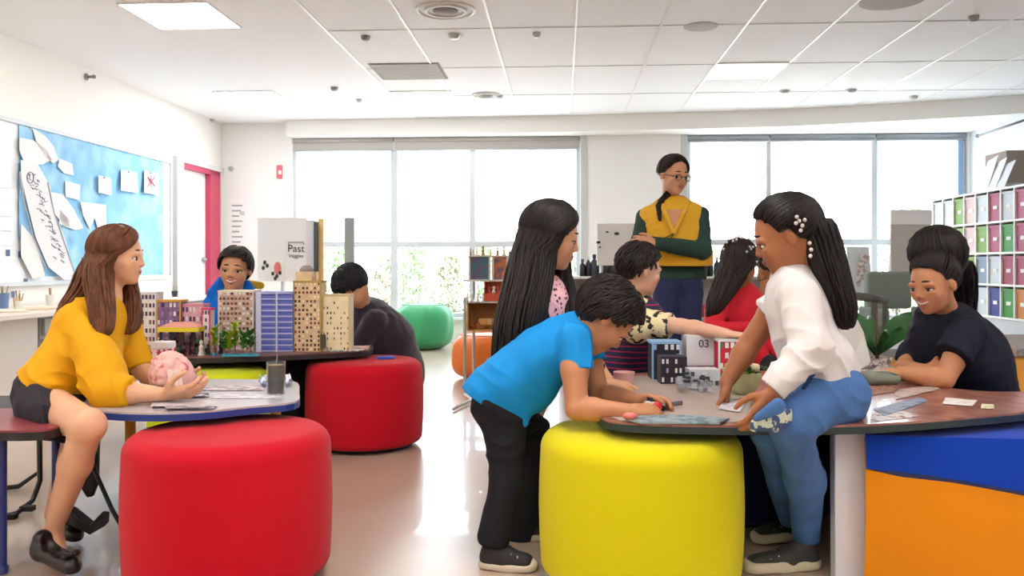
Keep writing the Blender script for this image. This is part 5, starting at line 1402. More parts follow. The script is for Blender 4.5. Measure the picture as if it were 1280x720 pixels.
# ================= girl with very long hair =================
def long_girl():
    p = person('girl with very long straight dark hair and floral blouse standing behind the boy in blue', (P(660, 0, 2.98).x, 2.98, 0))
    hd = Head(P(690, 295, 2.90), (1, .05, -.22), (.18, 0, 1), .222); q = 1.05; h = .0045
    neck = P(673, 350, 2.92); shn = P(664, 378, 2.80); shf = P(690, 374, 3.06); pel = P(648, 492, 2.98)
    eln = P(690, 462, 2.84); wrn = P(752, 480, 2.86); elf = P(738, 452, 3.10); wrf = P(762, 478, 3.0)
    b = build_body(p, hd, neck, shn, shf, pel, sk_mid, lp, q, h, [(shn, eln, wrn), (shf, elf, wrf)],
                   [dict(wr=wrn, d=(.9, .1, -.05), n=(0, .2, -1), s=(.1, .9, 0), L=.14, curl=.5), dict(wr=wrf, d=(.9, -.1, -.1), n=(0, 0, -1), s=(.1, -.9, 0), L=.14, curl=.5)], lowlid=True, ears=False)
    fl = M('pink floral blouse', '4a2030', .75, col2='f3c0ca', pat=('voronoi', 55, .26, .34))
    S = torso_sdf(h, neck, pel, shn, shf, q, .008, flat=.72)
    garment(S, 'blouse', [fl], p, .003, 2)
    S = SDF(h); sleeve(S, shn, P(716, 470, 2.85), .045, .045); S.p = []
    S.cone(shn, eln, .048, .042, k=.02); S.cone(eln, P(722, 471, 2.85), .042, .036, k=.02, clip=[(P(722, 471, 2.85), (1, 0, -.2))])
    S.cone(shf, elf, .046, .040, k=.02); S.cone(elf, P(752, 468, 3.04), .040, .034, k=.02, clip=[(P(752, 468, 3.04), (1, 0, -.6))])
    garment(S, 'cardigan_sleeves', [M('dark navy cardigan', '1d2442', .85, bump=(60, .2))], p, .003, 4)
    S = SDF(h); S.cone(P(646, 486, 2.94), P(650, 500, 3.02), .10, .10, k=.03)
    for (hp, kn, an) in ((P(650, 508, 3.02), P(662, 585, 3.12), (P(655, 0, 3.14).x, 3.14, .08)), (P(652, 508, 3.12), P(668, 575, 3.26), (P(668, 0, 3.28).x, 3.28, .08))):
        S.cone(hp, kn, .068, .05, k=.03); S.cone(kn, an, .05, .045, k=.03, clip=[((0, 0, .05), (0, 0, -1))])
    garment(S, 'trousers', [M('black leggings', '1c1e26', .8)], p, .003, 6)
    for x, y in ((P(655, 0, 3.14).x, 3.14), (P(668, 0, 3.28).x, 3.28)): shoe(p, (x - .04, y, .002), (x + .15, y - .02, .002), UPZ, M('black canvas', '201f21', .7), M('off white rubber', 'cfc6b4', .6))
    cur = [([P(670, 292, 2.90), P(664, 338, 2.86), P(653, 380, 2.80), P(648, 420, 2.77), P(645, 452, 2.77), P(642, 474, 2.78)], [(.075, .08), (.078, .09), (.078, .10), (.080, .10), (.075, .09), (.05, .06)], (50, 215), .72),
           ([P(702, 322, 2.99), P(704, 352, 2.96), P(706, 385, 2.90), P(705, 420, 2.88), P(703, 448, 2.88)], [(.022, .04), (.034, .04), (.042, .045), (.042, .04), (.03, .03)], (-120, -50), .28)]
    def fr(m, r):
        sweep(m, r, hd, [(6, 0), (40, 35), (66, 55), (88, 78), (112, 96)], 150, 1.11, (.10, .14))
        sweep(m, r, hd, [(6, 0), (40, -35), (66, -60), (90, -80), (112, -96)], 90, 1.10, (.10, .14))
    long_hair(p, hd, h_black, cur, 420, 5, k=1.10, extra=fr, asym=lambda a: math.radians(18 * min(1, max(0, (abs(a) - .9) / .5))))
long_girl()

# ================= striped boy reaching =================
def striped_boy():
    p = person('boy in a navy and red striped shirt reaching over the paper buildings on the table', (P(790, 0, 3.75).x, 3.75, 0))
    hd = Head(P(800, 337, 3.52), (.93, .30, -.12), (.12, 0, 1), .213); q = .98; h = .005
    neck = P(788, 372, 3.55); shn = P(802, 402, 3.44); shf = P(800, 392, 3.68); pel = P(768, 478, 3.74)
    eln = P(852, 408, 3.34); wrn = P(908, 417, 3.20); elf = P(830, 430, 3.66); wrf = P(850, 452, 3.5)
    build_body(p, hd, neck, shn, shf, pel, sk_pale, lp, q, h, [(shn, eln, wrn, 1.05), (shf, elf, wrf)],
               [dict(wr=wrn, d=(.95, -.2, -.12), n=(0, .1, -1), s=(.1, .9, 0), L=.135, curl=.35), dict(wr=wrf, d=(.9, -.3, -.2), n=(0, 0, -1), s=(.1, -.9, 0), L=.13, curl=.5)])
    st = M('navy shirt with red stripes', '1b2146', .8, col2='a51f4a', pat=('wave', 13, .80, .92, 'Z', .6))
    S = torso_sdf(h, neck, pel, shn, shf, q, .012, flat=.8, waist=.9, hipw=.95); garment(S, 'shirt', [st], p, .003, 3)
    S = SDF(h); sleeve(S, shn, P(838, 408, 3.37), .056, .052); sleeve(S, shf, shf.lerp(elf, .6), .05, .048); S.cone(shn + V((-.02, 0, -.02)), shf + V((-.02, 0, -.02)), .072, .068, k=.03); S.cone(neck, (shn + shf) / 2, .058, .085, k=.03, clip=[(neck, (0, 0, 1))])
    garment(S, 'patterned_yoke', [M('cream and black print', 'e8dcae', .8, col2='1c1a1e', pat=('noise', 34, .50, .54))], p, .003, 8)
    S = SDF(.007); S.cone(P(768, 480, 3.68), P(768, 480, 3.84), .1, .1, k=.03)
    for dy in (-.07, .07): S.cone((P(768, 0, 3.74).x, 3.76 + dy, .45), (P(776, 0, 3.74).x + .08, 3.72 + dy, .40), .065, .055, k=.03); S.cone((P(776, 0, 3.74).x + .08, 3.72 + dy, .40), (P(776, 0, 3.74).x + .09, 3.74 + dy, .07), .05, .04, k=.03)
    S.build('trousers', [M('dark trousers', '22242e', .8)], p)
    for dy in (-.07, .07): shoe(p, (P(776, 0, 3.74).x + .05, 3.74 + dy, .002), (P(776, 0, 3.74).x + .25, 3.74 + dy, .002), UPZ, M('black canvas', '201f21', .7), M('off white rubber', 'cfc6b4', .6), h=.006)
    short_hair(p, hd, h_dark, 520, 8, k=1.06, lift=.02, ln=(18, 34))
striped_boy()

# ================= standing woman in vest =================
def vest_woman():
    p = person('standing woman with glasses in a yellow vest over dark green sleeves, arms folded', (P(845, 0, 4.95).x, 4.95, 0))
    hd = Head(P(842, 219, 4.86), (.42, -.9, -.18), (.06, -.05, 1), .222); q = 1.1; h = .0048
    neck = P(838, 254, 4.92); shn = P(806, 272, 4.95); shf = P(874, 270, 4.88); pel = P(846, 352, 4.95)
    ell_ = P(799, 304, 4.88); wrl = P(832, 303, 4.82); elr = P(878, 313, 4.80); wrr = P(818, 304, 4.68)
    build_body(p, hd, neck, shn, shf, pel, sk_mid, lp, q, h, [(shn, ell_, wrl), (shf, elr, wrr)],
               [dict(wr=wrr, d=(-.95, .1, .15), n=(0, .9, -.2), s=(0, .1, 1), L=.15, curl=.5), dict(wr=wrl, d=(.9, .15, .2), n=(0, 1, 0), s=(0, 0, 1), L=.14, curl=.3)])
    gj = M('dark green jersey', '24423a', .85, bump=(60, .15))
    S = SDF(h); S.cone(shn, ell_, .054, .048, k=.02); S.cone(ell_, wrl, .048, .036, k=.02, clip=[(wrl, (1, 0, 0))]); S.cone(shf, elr, .058, .052, k=.02); S.cone(elr, wrr, .052, .040, k=.02, clip=[(wrr, (-1, 0, 0))])
    garment(S, 'sleeves', [gj], p, .004, 1)
    S = SDF(h); S.cone(P(846, 318, 4.95), P(848, 342, 4.95), .155, .165, k=.02, flat=((0, 1, 0), .62), clip=[(P(848, 349, 4.95), (0, 0, -1)), (P(848, 310, 4.95), (0, 0, 1))])
    garment(S, 'jersey', [gj], p, .003, 2)
    S = torso_sdf(h, neck, P(848, 326, 4.94), shn, shf, q, .018, flat=.66, waist=.86, hipw=.92)
    
    yv = M('yellow vest', 'e8b21c', .7, bump=(30, .3), sheen=.2)
    S2 = torso_sdf(h, neck, P(848, 326, 4.94), P(811, 270, 4.93), P(868, 267, 4.88), q, .034, flat=.74, waist=.98, hipw=1.02)
    S2.p.append(('c', P(848, 330, 4.94), P(848, 360, 4.94), .3, .3, .004, 0, None, [(P(848, 333, 4.94), (0, 0, 1))], True))
    o = garment(S2, 'vest', [yv], p, .004, 6, d=(.2, 0, 1), sc=(30, 60, 20))
    S = SDF(h)   # open collar flaps
    S.chain([P(842, 292, 4.745), P(833, 268, 4.78), P(826, 254, 4.85), P(836, 247, 4.97), P(852, 248, 4.95), P(860, 254, 4.84), P(853, 268, 4.765), P(843, 292, 4.745)], [.010, .014, .017, .017, .017, .017, .014, .010], k=.004); S.build('collar', [yv], o)
    m = MB(); m.slab([P(833, 262, 4.785), P(854, 262, 4.775), P(843, 289, 4.755)], (0, 1, 0), .02); m.build('open_neckline', sk_mid, o)
    m = MB(); m.tube([P(842, 292, 4.735), P(830, 298, 4.725), P(828, 312, 4.70)], .004, 6); m.tube([P(842, 292, 4.735), P(836, 302, 4.715), P(837, 314, 4.69)], .004, 6); m.build('drawstring', M('brown cord', '6e4520', .7), o, smooth=True)
    S = SDF(h); S.cone(P(838, 352, 4.95), P(856, 352, 4.95), .095, .095, k=.02)
    for px, py in ((833, 0), (861, 0)):
        a = P(px, 360, 4.95); S.cone(a, (a.x, 4.93, .46), .085, .06, k=.02); S.cone((a.x, 4.93, .46), (a.x, 4.97, .09), .06, .05, k=.02, clip=[((0, 0, .06), (0, 0, -1))])
    garment(S, 'jeans', [M('navy jeans', '24305a', .8, var=(20, .1))], p, .003, 5)
    for px in (833, 861): a = P(px, 0, 4.95).x; shoe(p, (a, 5.0, .002), (a + .04, 4.77, .002), UPZ, M('black canvas', '201f21', .7), M('off white rubber', 'cfc6b4', .6), h=.006)
    m = MB(); 
    for sx in (-1, 1): m.tube([hd.w(sx * .15 + .095 * math.cos(a), .43, -.03 + .075 * math.sin(a)) for a in [i / 14 * 2 * PI for i in range(15)]], .0022, 5)
    m.tube([hd.w(-.055, .44, -.01), hd.w(.055, .44, -.01)], .0022, 5)
    for sx in (-1, 1): m.tube([hd.w(sx * .245, .43, -.01), hd.w(sx * .36, .1, 0), hd.w(sx * .37, -.04, -.02)], .002, 5)
    m.build('glasses', M('glasses frame', '4a3c38', .3), p, smooth=True)
    def braid(m, r):
        pts = [hd.w(-.30, -.10, -.15), P(826, 252, 4.84), P(824, 264, 4.82), P(825, 276, 4.78)]
        m.tube(spl([V(x) for x in pts], 16), [.024, .024, .020, .023, .019, .021, .017, .020, .016, .018, .014, .016, .012, .013, .010, .006], 8)
        sweep(m, r, hd, [(6, 0), (38, 30), (66, 58), (96, 88)], 70, 1.06); sweep(m, r, hd, [(6, 0), (38, -30), (66, -58), (96, -88)], 70, 1.06)
    long_hair(p, hd, h_dark, [([hd.w(-.1, -.3, .0), hd.w(-.2, -.32, -.2), hd.w(-.25, -.28, -.35)], [(.05, .05), (.04, .04), (.025, .025)], (100, 260), 1)], 120, 9, k=1.06, extra=braid)
vest_woman()

# ================= girl in red =================
def red_girl():
    p = person('girl in a red top with dark hair at the far side of the table', (P(915, 0, 4.0).x, 4.0, 0))
    hd = Head(P(925, 330, 3.95), (.55, .80, -.25), (.05, .1, 1), .21); q = 1.0; h = .006
    neck = P(915, 366, 4.0); shn = P(898, 380, 3.92); shf = P(938, 378, 4.12); pel = P(925, 470, 4.1)
    eln = P(890, 415, 3.80); wrn = P(936, 412, 3.70); elf = P(956, 420, 4.12); wrf = P(970, 440, 3.95)
    build_body(p, hd, neck, shn, shf, pel, sk_brown, lp2, q, h, [(shn, eln, wrn), (shf, elf, wrf)], [dict(wr=wrn, d=(.9, -.2, -.1), n=(0, 0, -1), s=(0, .9, 0), L=.13, curl=.4)], face=False)
    rd = M('red jersey', 'd2122a', .8, bump=(50, .15))
    S = torso_sdf(h, neck, pel, shn, shf, q, .02, flat=.8, waist=.95, hipw=1.05); S.cone(shn, eln, .052, .046, k=.02); S.cone(eln, wrn, .046, .036, k=.02, clip=[(wrn, (1, 0, 0))]); S.cone(shf, elf, .05, .05, k=.02); S.cone(elf, wrf, .048, .04, k=.02)
    S.cone(P(945, 430, 3.9), P(945, 462, 3.85), .055, .06, k=.04)
    garment(S, 'top', [rd], p, .004, 4)
    S = SDF(.008); S.cone((pel.x, 4.1, .46), (pel.x + .05, 3.85, .44), .11, .08, k=.03)
    for dx in (-.06, .08): S.cone((pel.x + dx, 3.9, .44), (pel.x + dx, 3.84, .09), .06, .045, k=.03)
    S.build('trousers', [M('dark trousers', '22242e', .8)], p)
    for dx in (-.06, .08): shoe(p, (pel.x + dx, 3.9, .002), (pel.x + dx, 3.7, .002), UPZ, M('black canvas', '201f21', .7), M('off white rubber', 'cfc6b4', .6), h=.006)
    def beads(m, r): pass
    o = long_hair(p, hd, h_dark, [([P(918, 335, 3.92), P(906, 360, 3.86), P(894, 385, 3.84), P(886, 402, 3.84)], [(.07, .07), (.06, .05), (.035, .035), (.012, .015)], (60, 300), 1)], 220, 12, k=1.12, extra=beads, tab=((0, 55), (60, 80), (80, 110), (180, 135)))
    m = MB(); r = random.Random(4)
    for i in range(34):
        ph = r.uniform(.5, 5.8); th = r.uniform(.3, 1.9); m.ball(scalp(hd, th, ph, 1.19), .0065, 0, 6)
    b = m.build('hair_beads', M('pale beads', 'd9d2cf', .3), o, smooth=True); tag(b, kind='stuff')
red_girl()
def hidden_child():
    p = person('dark haired child partly hidden behind the girl in white, chin on hand', (P(966, 0, 4.55).x, 4.55, 0))
    hd = Head(P(964, 336, 4.5), (-.25, -.40, -.88), (.1, -.88, .45), .215); q = 1.0; h = .007
    neck = P(964, 366, 4.55); shn = P(942, 385, 4.55); shf = P(992, 385, 4.55); pel = P(968, 455, 4.65)
    el, wr = P(955, 402, 4.35), P(956, 372, 4.36)
    build_body(p, hd, neck, shn, shf, pel, sk_brown, lp2, q, h, [(shn, el, wr), (shf, P(998, 410, 4.4), P(975, 415, 4.3))], [dict(wr=wr, d=(.1, 0, 1), n=(0.2, .8, 0), s=(1, 0, .2), L=.14, curl=.9), dict(wr=P(975, 415, 4.3), d=(-.9, -.1, 0), n=(0, 0, -1), s=(0, -.9, 0), L=.13, curl=.5)])
    S = torso_sdf(h, neck, pel, shn, shf, q, .015); S.cone(shn, el, .05, .045, k=.02); S.cone(shf, P(998, 410, 4.4), .05, .045, k=.02)
    garment(S, 'shirt', [M('black and white check', '1d1f27', .8, col2='dfe1e4', pat=('wave', 22, .45, .55, 'Z', 4))], p, .003, 2)
    S = SDF(.008); S.cone((pel.x, 4.65, .42), (pel.x, 4.4, .40), .12, .09, k=.03)
    for dx in (-.08, .08): S.cone((pel.x + dx, 4.4, .40), (pel.x + dx, 4.4, .05), .06, .05, k=.03)
    S.build('trousers', [M('dark trousers', '22242e', .8)], p)
    long_hair(p, hd, h_black, [([hd.w(0, -.25, 0), hd.w(-.2, -.3, -.3), hd.w(-.25, -.2, -.6)], [(.08, .06), (.07, .05), (.04, .03)], (90, 270), 1)], 140, 15, k=1.12)
hidden_child()

# ================= girl in white =================
def white_girl():
    p = person('girl in a white top and blue jeans perched on the table edge, dark ponytail', (P(1000, 0, 2.6).x, 2.6, 0))
    hd = Head(P(982, 294, 2.52), (-.90, .24, -.33), (-.28, .0, .95), .226); q = 1.06; h = .004
    neck = P(1000, 340, 2.54); shn = P(1000, 372, 2.40); shf = P(988, 362, 2.68); pel = P(1042, 480, 2.48)
    eln = P(1014, 438, 2.30); wrn = P(968, 490, 2.24); elf = P(938, 428, 2.74); wrf = P(908, 478, 2.70)
    build_body(p, hd, neck, shn, shf, pel, sk_brown, lp2, q, h, [(shn, eln, wrn), (shf, elf, wrf, 1.12)],
               [dict(wr=wrn, d=(-.50, -.05, -.85), n=(-.2, .9, .1), s=(-.75, -.1, .5), L=.155, curl=.5, spread=.03), dict(wr=wrf, d=(-.15, -.15, -.9), n=(-.8, 0, .2), s=(.2, -.9, 0), L=.15, curl=.8)])
    S = torso_sdf(h, neck, P(1026, 458, 2.50), shn, shf, q, .010, flat=.56, waist=.76, hipw=.95, mid=P(1003, 415, 2.53))
    S.cone(shn, eln, .058, .054, k=.025); S.cone(eln, P(966, 484, 2.25), .054, .044, k=.025, clip=[(P(962, 487, 2.25), (-.65, 0, -.75))])
    sleeve(S, shf, P(964, 393, 2.71), .056, .058)
    S.cone(P(1000, 400, 2.5), P(996, 450, 2.48), .07, .045, k=.05)
    S.cone(P(1034, 455, 2.52), P(1062, 500, 2.56), .066, .05, k=.04); S.cone(P(1050, 450, 2.56), P(1082, 518, 2.62), .05, .014, k=.03)
    wt = cloth('white cotton', 'dcd8d8', .6)
    garment(S, 'top', [wt], p, .009, 21, d=(1, 0, .9), sc=(36, 30, 18))
    jn = M('blue denim', '4470ac', .8, var=(14, .16), bump=(13, .6, (1, 1, .6)))
    S = SDF(h)
    S.cone(P(1044, 494, 2.42), P(1038, 492, 2.56), .092, .088, k=.04)
    kn = P(988, 528, 2.28); kf = P(962, 538, 2.42)
    S.cone(P(1044, 494, 2.40), kn, .084, .060, k=.03); S.cone(kn, P(1006, 600, 2.45), .056, .054, k=.03); S.cone(P(1006, 600, 2.45), P(1008, 672, 2.60), .054, .042, k=.03, clip=[(P(1008, 676, 2.6), (0, 0, -1))])
    o = garment(S, 'jeans', [jn], p, .0045, 7, d=(.6, 0, 1), sc=(40, 36, 28))
    S = SDF(h); S.cone(P(1034, 492, 2.56), kf, .078, .054, k=.03); S.cone(kf, P(990, 652, 2.78), .052, .040, k=.03, clip=[(P(990, 656, 2.78), (0, 0, -1))])
    b = garment(S, 'jeans_leg', [jn], p, .006, 9, d=(.6, 0, 1))
    m = MB(); m.tube([P(1004, 486, 2.31), P(1020, 462, 2.34), P(1046, 456, 2.37), P(1070, 468, 2.42)], .006, 6); m.build('waist_drawcord', M('denim stitching', '29466f', .8), o, smooth=True)
    up = M('grey black sneaker', '33322f', .7); so = M('cream rubber', 'd6ccae', .6); lc = M('white laces', 'd8d4cc', .7)
    a = P(1026, 0, 2.58).x; b = P(927, 0, 2.58).x
    s1 = shoe(p, (a, 2.60, .002), (b, 2.56, .002), UPZ, up, so, hgt=.075, laces=lc, sole_h=.032)
    m = MB(); 
    for i in range(5): m.ball((a - .03 - .028 * i, 2.563, .035 + .006 * (i % 2)), (.010, .003, .006), 0, 8)
    m.build('side_print', so, s1, smooth=True)
    a = P(1020, 0, 2.84).x; b = P(938, 0, 2.84).x
    shoe(p, (a, 2.86, .02), (b, 2.82, .004), UPZ, up, so, hgt=.07, laces=lc, sole_h=.03)
    # ponytail
    def pony(m, r): scraped(m, r, hd, hd.w(.02, -.46, .26), 420, 1.07)
    cur = [([P(1006, 262, 2.50), P(1015, 282, 2.50), P(1024, 312, 2.49), P(1036, 348, 2.47), P(1047, 378, 2.46), P(1053, 400, 2.46), P(1056, 412, 2.46)], [(.055, .05), (.062, .055), (.060, .055), (.055, .05), (.047, .045), (.034, .03), (.012, .015)], (150, 210), 1)]
    long_hair(p, hd, h_black, cur, 260, 31, k=1.045, tab=SHORT, extra=pony)
    m = MB(); r = random.Random(2)
    for (px, py) in ((996, 271), (999, 276), (1003, 282), (1001, 288), (995, 279), (1006, 275), (1012, 304), (1014, 312), (1013, 320)): m.ball(P(px, py, 2.40), .006, 0, 8)
    b = m.build('hair_beads', M('pale beads', 'd9d2cf', .3), p, smooth=True); tag(b, kind='stuff')
white_girl()

# ================= girl on the right =================
def right_girl():
    p = person('smiling girl in a dark T-shirt leaning on the right end of the table', (P(1225, 0, 3.4).x, 3.4, 0))
    hd = Head(P(1167, 354, 3.12), (-.86, -.44, -.22), (-.16, -.06, 1), .216); q = 1.05; h = .0045
    neck = P(1184, 394, 3.2); shn = P(1212, 414, 3.08); shf = P(1160, 408, 3.36); pel = P(1215, 500, 3.42)
    eln = P(1180, 470, 2.99); wrn = P(1172, 466, 3.02); wrf = P(1165, 452, 3.10); elf = P(1140, 455, 3.3)
    wrn = P(1125, 466, 3.10); eln = P(1180, 474, 3.02); elf = P(1128, 462, 3.28); wrf = P(1160, 462, 3.09)
    build_body(p, hd, neck, shn, shf, pel, sk_tan, lp, q, h, [(shn, eln, wrn, 1.15), (shf, elf, wrf, 1.0)],
               [dict(wr=wrn, d=(-.95, .1, -.02), n=(0, .3, -1), s=(0, -.6, .6), L=.14, curl=.5), dict(wr=wrf, d=(.95, -.25, .1), n=(0, .9, -.3), s=(0, .1, .9), L=.14, curl=.6)], smile=True, lowlid=True)
    tm_ = cloth('dark navy T-shirt', '171c29', .7)
    S = torso_sdf(h, neck, P(1216, 500, 3.30), shn, shf, q, .02, flat=.78, waist=.92, hipw=1.0, mid=P(1208, 452, 3.24))
    sleeve(S, shn, P(1190, 446, 3.04), .062, .068); S.cone(shf, P(1138, 448, 3.32), .06, .058, k=.03, clip=[(P(1136, 456, 3.32), (-.3, 0, -1))])
    S.cone(P(1225, 430, 3.2), P(1236, 496, 3.22), .07, .055, k=.05)
    garment(S, 't_shirt', [tm_], p, .007, 17, d=(1, 0, .7))
    m = MB(); r = random.Random(3)
    for i in range(9): m.ball(P(1249 + r.uniform(-3, 2), 458 + 4 * i, 3.17), (.008, .006, .010), 0, 8)
    S = SDF(.007); S.cone((pel.x, 3.38, .46), (pel.x - .18, 3.32, .43), .11, .08, k=.04)
    for dy in (-.09, .09): S.cone((pel.x, 3.36 + dy, .46), (pel.x - .30, 3.32 + dy, .44), .075, .06, k=.03); S.cone((pel.x - .30, 3.32 + dy, .44), (pel.x - .30, 3.34 + dy, .08), .055, .045, k=.03)
    S.build('trousers', [M('dark trousers', '22242e', .8)], p)
    for dy in (-.09, .09): shoe(p, (pel.x - .26, 3.34 + dy, .002), (pel.x - .46, 3.34 + dy, .002), UPZ, M('black canvas', '201f21', .7), M('off white rubber', 'cfc6b4', .6), h=.006)
    def bun(m, r):
        scraped(m, r, hd, hd.w(0, -.34, .46), 380, 1.08)
        c = P(1172, 314, 3.20)       # high puffed hair
        m.ball(c, (.098, .095, .090), 0, 20)
        for _ in range(260):
            a1 = r.uniform(0, 2 * PI); pts = []
            for i in range(9):
                th = PI * (.02 + .9 * i / 8); pts.append(c + V((.10 * math.sin(th) * math.cos(a1 + .6 * i / 8), .097 * math.sin(th) * math.sin(a1 + .6 * i / 8), .093 * math.cos(th))) * (1 + .05 * r.random()))
            m.tube(pts, .0045, 5, caps=False)
    cur = [([P(1188, 318, 3.26), P(1201, 335, 3.28), P(1206, 358, 3.30), P(1207, 385, 3.32), P(1206, 415, 3.34)], [(.05, .05), (.055, .05), (.045, .045), (.04, .04), (.03, .03)], (140, 220), 1)]
    long_hair(p, hd, h_black, cur, 200, 33, k=1.05, tab=SHORT, extra=bun)
right_girl()
x_, y_ = P(1228, 0, 3.42).x, 3.42
ottoman(x_ + .02, y_ + .02, .22, .385, or_f, 'orange round ottoman beneath the girl in the dark T-shirt')

# ================= boy in blue hoodie, boy in dark sweater =================
def hoodie_boy():
    p = person('smiling boy in a blue hoodie with yellow lining behind the model buildings', (P(290, 0, 4.85).x, 4.85, 0))
    hd = Head(P(294, 337, 4.74), (.08, -1, -.02), (.06, -.1, 1), .238); q = 1.1; h = .0048
    neck = P(290, 370, 4.82); shn = P(266, 382, 4.85); shf = P(318, 380, 4.85); pel = P(290, 470, 4.95)
    el1, wr1 = P(260, 425, 4.72), P(285, 432, 4.62); el2, wr2 = P(326, 422, 4.72), P(300, 432, 4.62)
    build_body(p, hd, neck, shn, shf, pel, sk_mid, lp, q, h, [(shn, el1, wr1), (shf, el2, wr2)], [dict(wr=wr1, d=(.9, -.3, .0), n=(0, 0, -1), s=(0, -.5, .2), L=.14, curl=.4), dict(wr=wr2, d=(-.9, -.3, 0), n=(0, 0, -1), s=(0, -.5, .2), L=.14, curl=.4)], smile=True, lowlid=True)
    bl = cloth('royal blue hoodie', '0e6fd6')
    S = torso_sdf(h, P(290, 382, 4.85), pel, shn, shf, q, .02, flat=.7, waist=.9, hipw=.9); S.cone(shn, el1, .055, .05, k=.02); S.cone(el1, wr1, .05, .04, k=.02, clip=[(wr1, (1, 0, 0))]); S.cone(shf, el2, .055, .05, k=.02); S.cone(el2, wr2, .05, .04, k=.02, clip=[(wr2, (-1, 0, 0))])
    S.cone(P(268, 366, 4.84), P(278, 352, 4.86), .04, .03, k=.03); S.cone(P(312, 366, 4.84), P(308, 356, 4.86), .035, .03, k=.03)
    o = garment(S, 'hoodie', [bl], p, .005, 3)
    S = SDF(h); S.cone(P(306, 355, 4.90), P(326, 357, 4.90), .028, .022, k=.02, flat=((0, 1, 0), .5)); S.cone(P(280, 352, 4.92), P(306, 352, 4.93), .02, .03, k=.02); S.build('hood_lining', [M('yellow lining', 'e2b42c', .7)], o)
    S = SDF(.008); S.cone((pel.x - .07, 4.95, .44), (pel.x + .07, 4.95, .44), .1, .1, k=.03)
    for dx in (-.09, .09): S.cone((pel.x + dx, 4.95, .43), (pel.x + dx, 4.72, .40), .07, .055, k=.03); S.cone((pel.x + dx, 4.72, .40), (pel.x + dx, 4.75, .07), .055, .045, k=.03)
    S.build('trousers', [M('dark trousers', '22242e', .8)], p)
    for dx in (-.09, .09): shoe(p, (pel.x + dx, 4.80, .002), (pel.x + dx, 4.60, .002), UPZ, M('black canvas', '201f21', .7), M('off white rubber', 'cfc6b4', .6), h=.006)
    short_hair(p, hd, h_dark, 520, 14, k=1.10, lift=.05)
hoodie_boy()
def sweater_boy():
    p = person('dark haired boy in a near black sweater bent over the model building table', (P(470, 0, 4.95).x, 4.95, 0))
    hd = Head(P(440, 358, 4.72), (-.55, .20, -.80), (-.70, .1, .70), .215); q = 1.12; h = .006
    neck = P(452, 378, 4.76); shn = P(470, 402, 4.72); shf = P(452, 398, 5.0); pel = P(490, 462, 5.0)
    el, wr = P(445, 435, 4.64), P(415, 438, 4.56)
    build_body(p, hd, neck, shn, shf, pel, sk_mid, lp, q, h, [(shn, el, wr), (shf, P(440, 430, 4.92), P(418, 434, 4.75))], [dict(wr=wr, d=(-.9, -.1, -.1), n=(0, 0, -1), s=(0, .8, 0), L=.14, curl=.4), dict(wr=P(418, 434, 4.75), d=(-.9, -.1, -.1), n=(0, 0, -1), s=(0, -.8, 0), L=.14, curl=.4)])
    S = torso_sdf(h, neck, pel, shn, shf, q, .03, flat=.82, waist=1.0, hipw=1.0, mid=P(478, 428, 4.9)); S.cone(shn, el, .062, .055, k=.03); S.cone(el, wr, .055, .045, k=.02, clip=[(wr, (-1, 0, 0))]); S.cone(shf, P(440, 430, 4.92), .06, .05, k=.02)
    garment(S, 'sweater', [M('dark plum sweater', '251a2c', .9, bump=(60, .25), sheen=.3)], p, .005, 8)
    S = SDF(.008); S.cone((pel.x, 5.0, .42), (pel.x - .12, 4.97, .42), .12, .10, k=.03)
    for dy in (-.09, .09): S.cone((pel.x - .1, 4.97 + dy, .42), (pel.x - .28, 4.95 + dy, .42), .075, .06, k=.03); S.cone((pel.x - .28, 4.95 + dy, .42), (pel.x - .28, 4.96 + dy, .08), .055, .045, k=.03)
    S.build('trousers', [M('dark trousers', '22242e', .8)], p)
    for dy in (-.09, .09): shoe(p, (pel.x - .24, 4.96 + dy, .002), (pel.x - .44, 4.96 + dy, .002), UPZ, M('black canvas', '201f21', .7), M('off white rubber', 'cfc6b4', .6), h=.006)
    short_hair(p, hd, h_dk2, 600, 15, k=1.14, lift=.03, tab=((0, 60), (40, 66), (58, 80), (75, 105), (105, 130), (140, 150), (180, 150)))
sweater_boy()
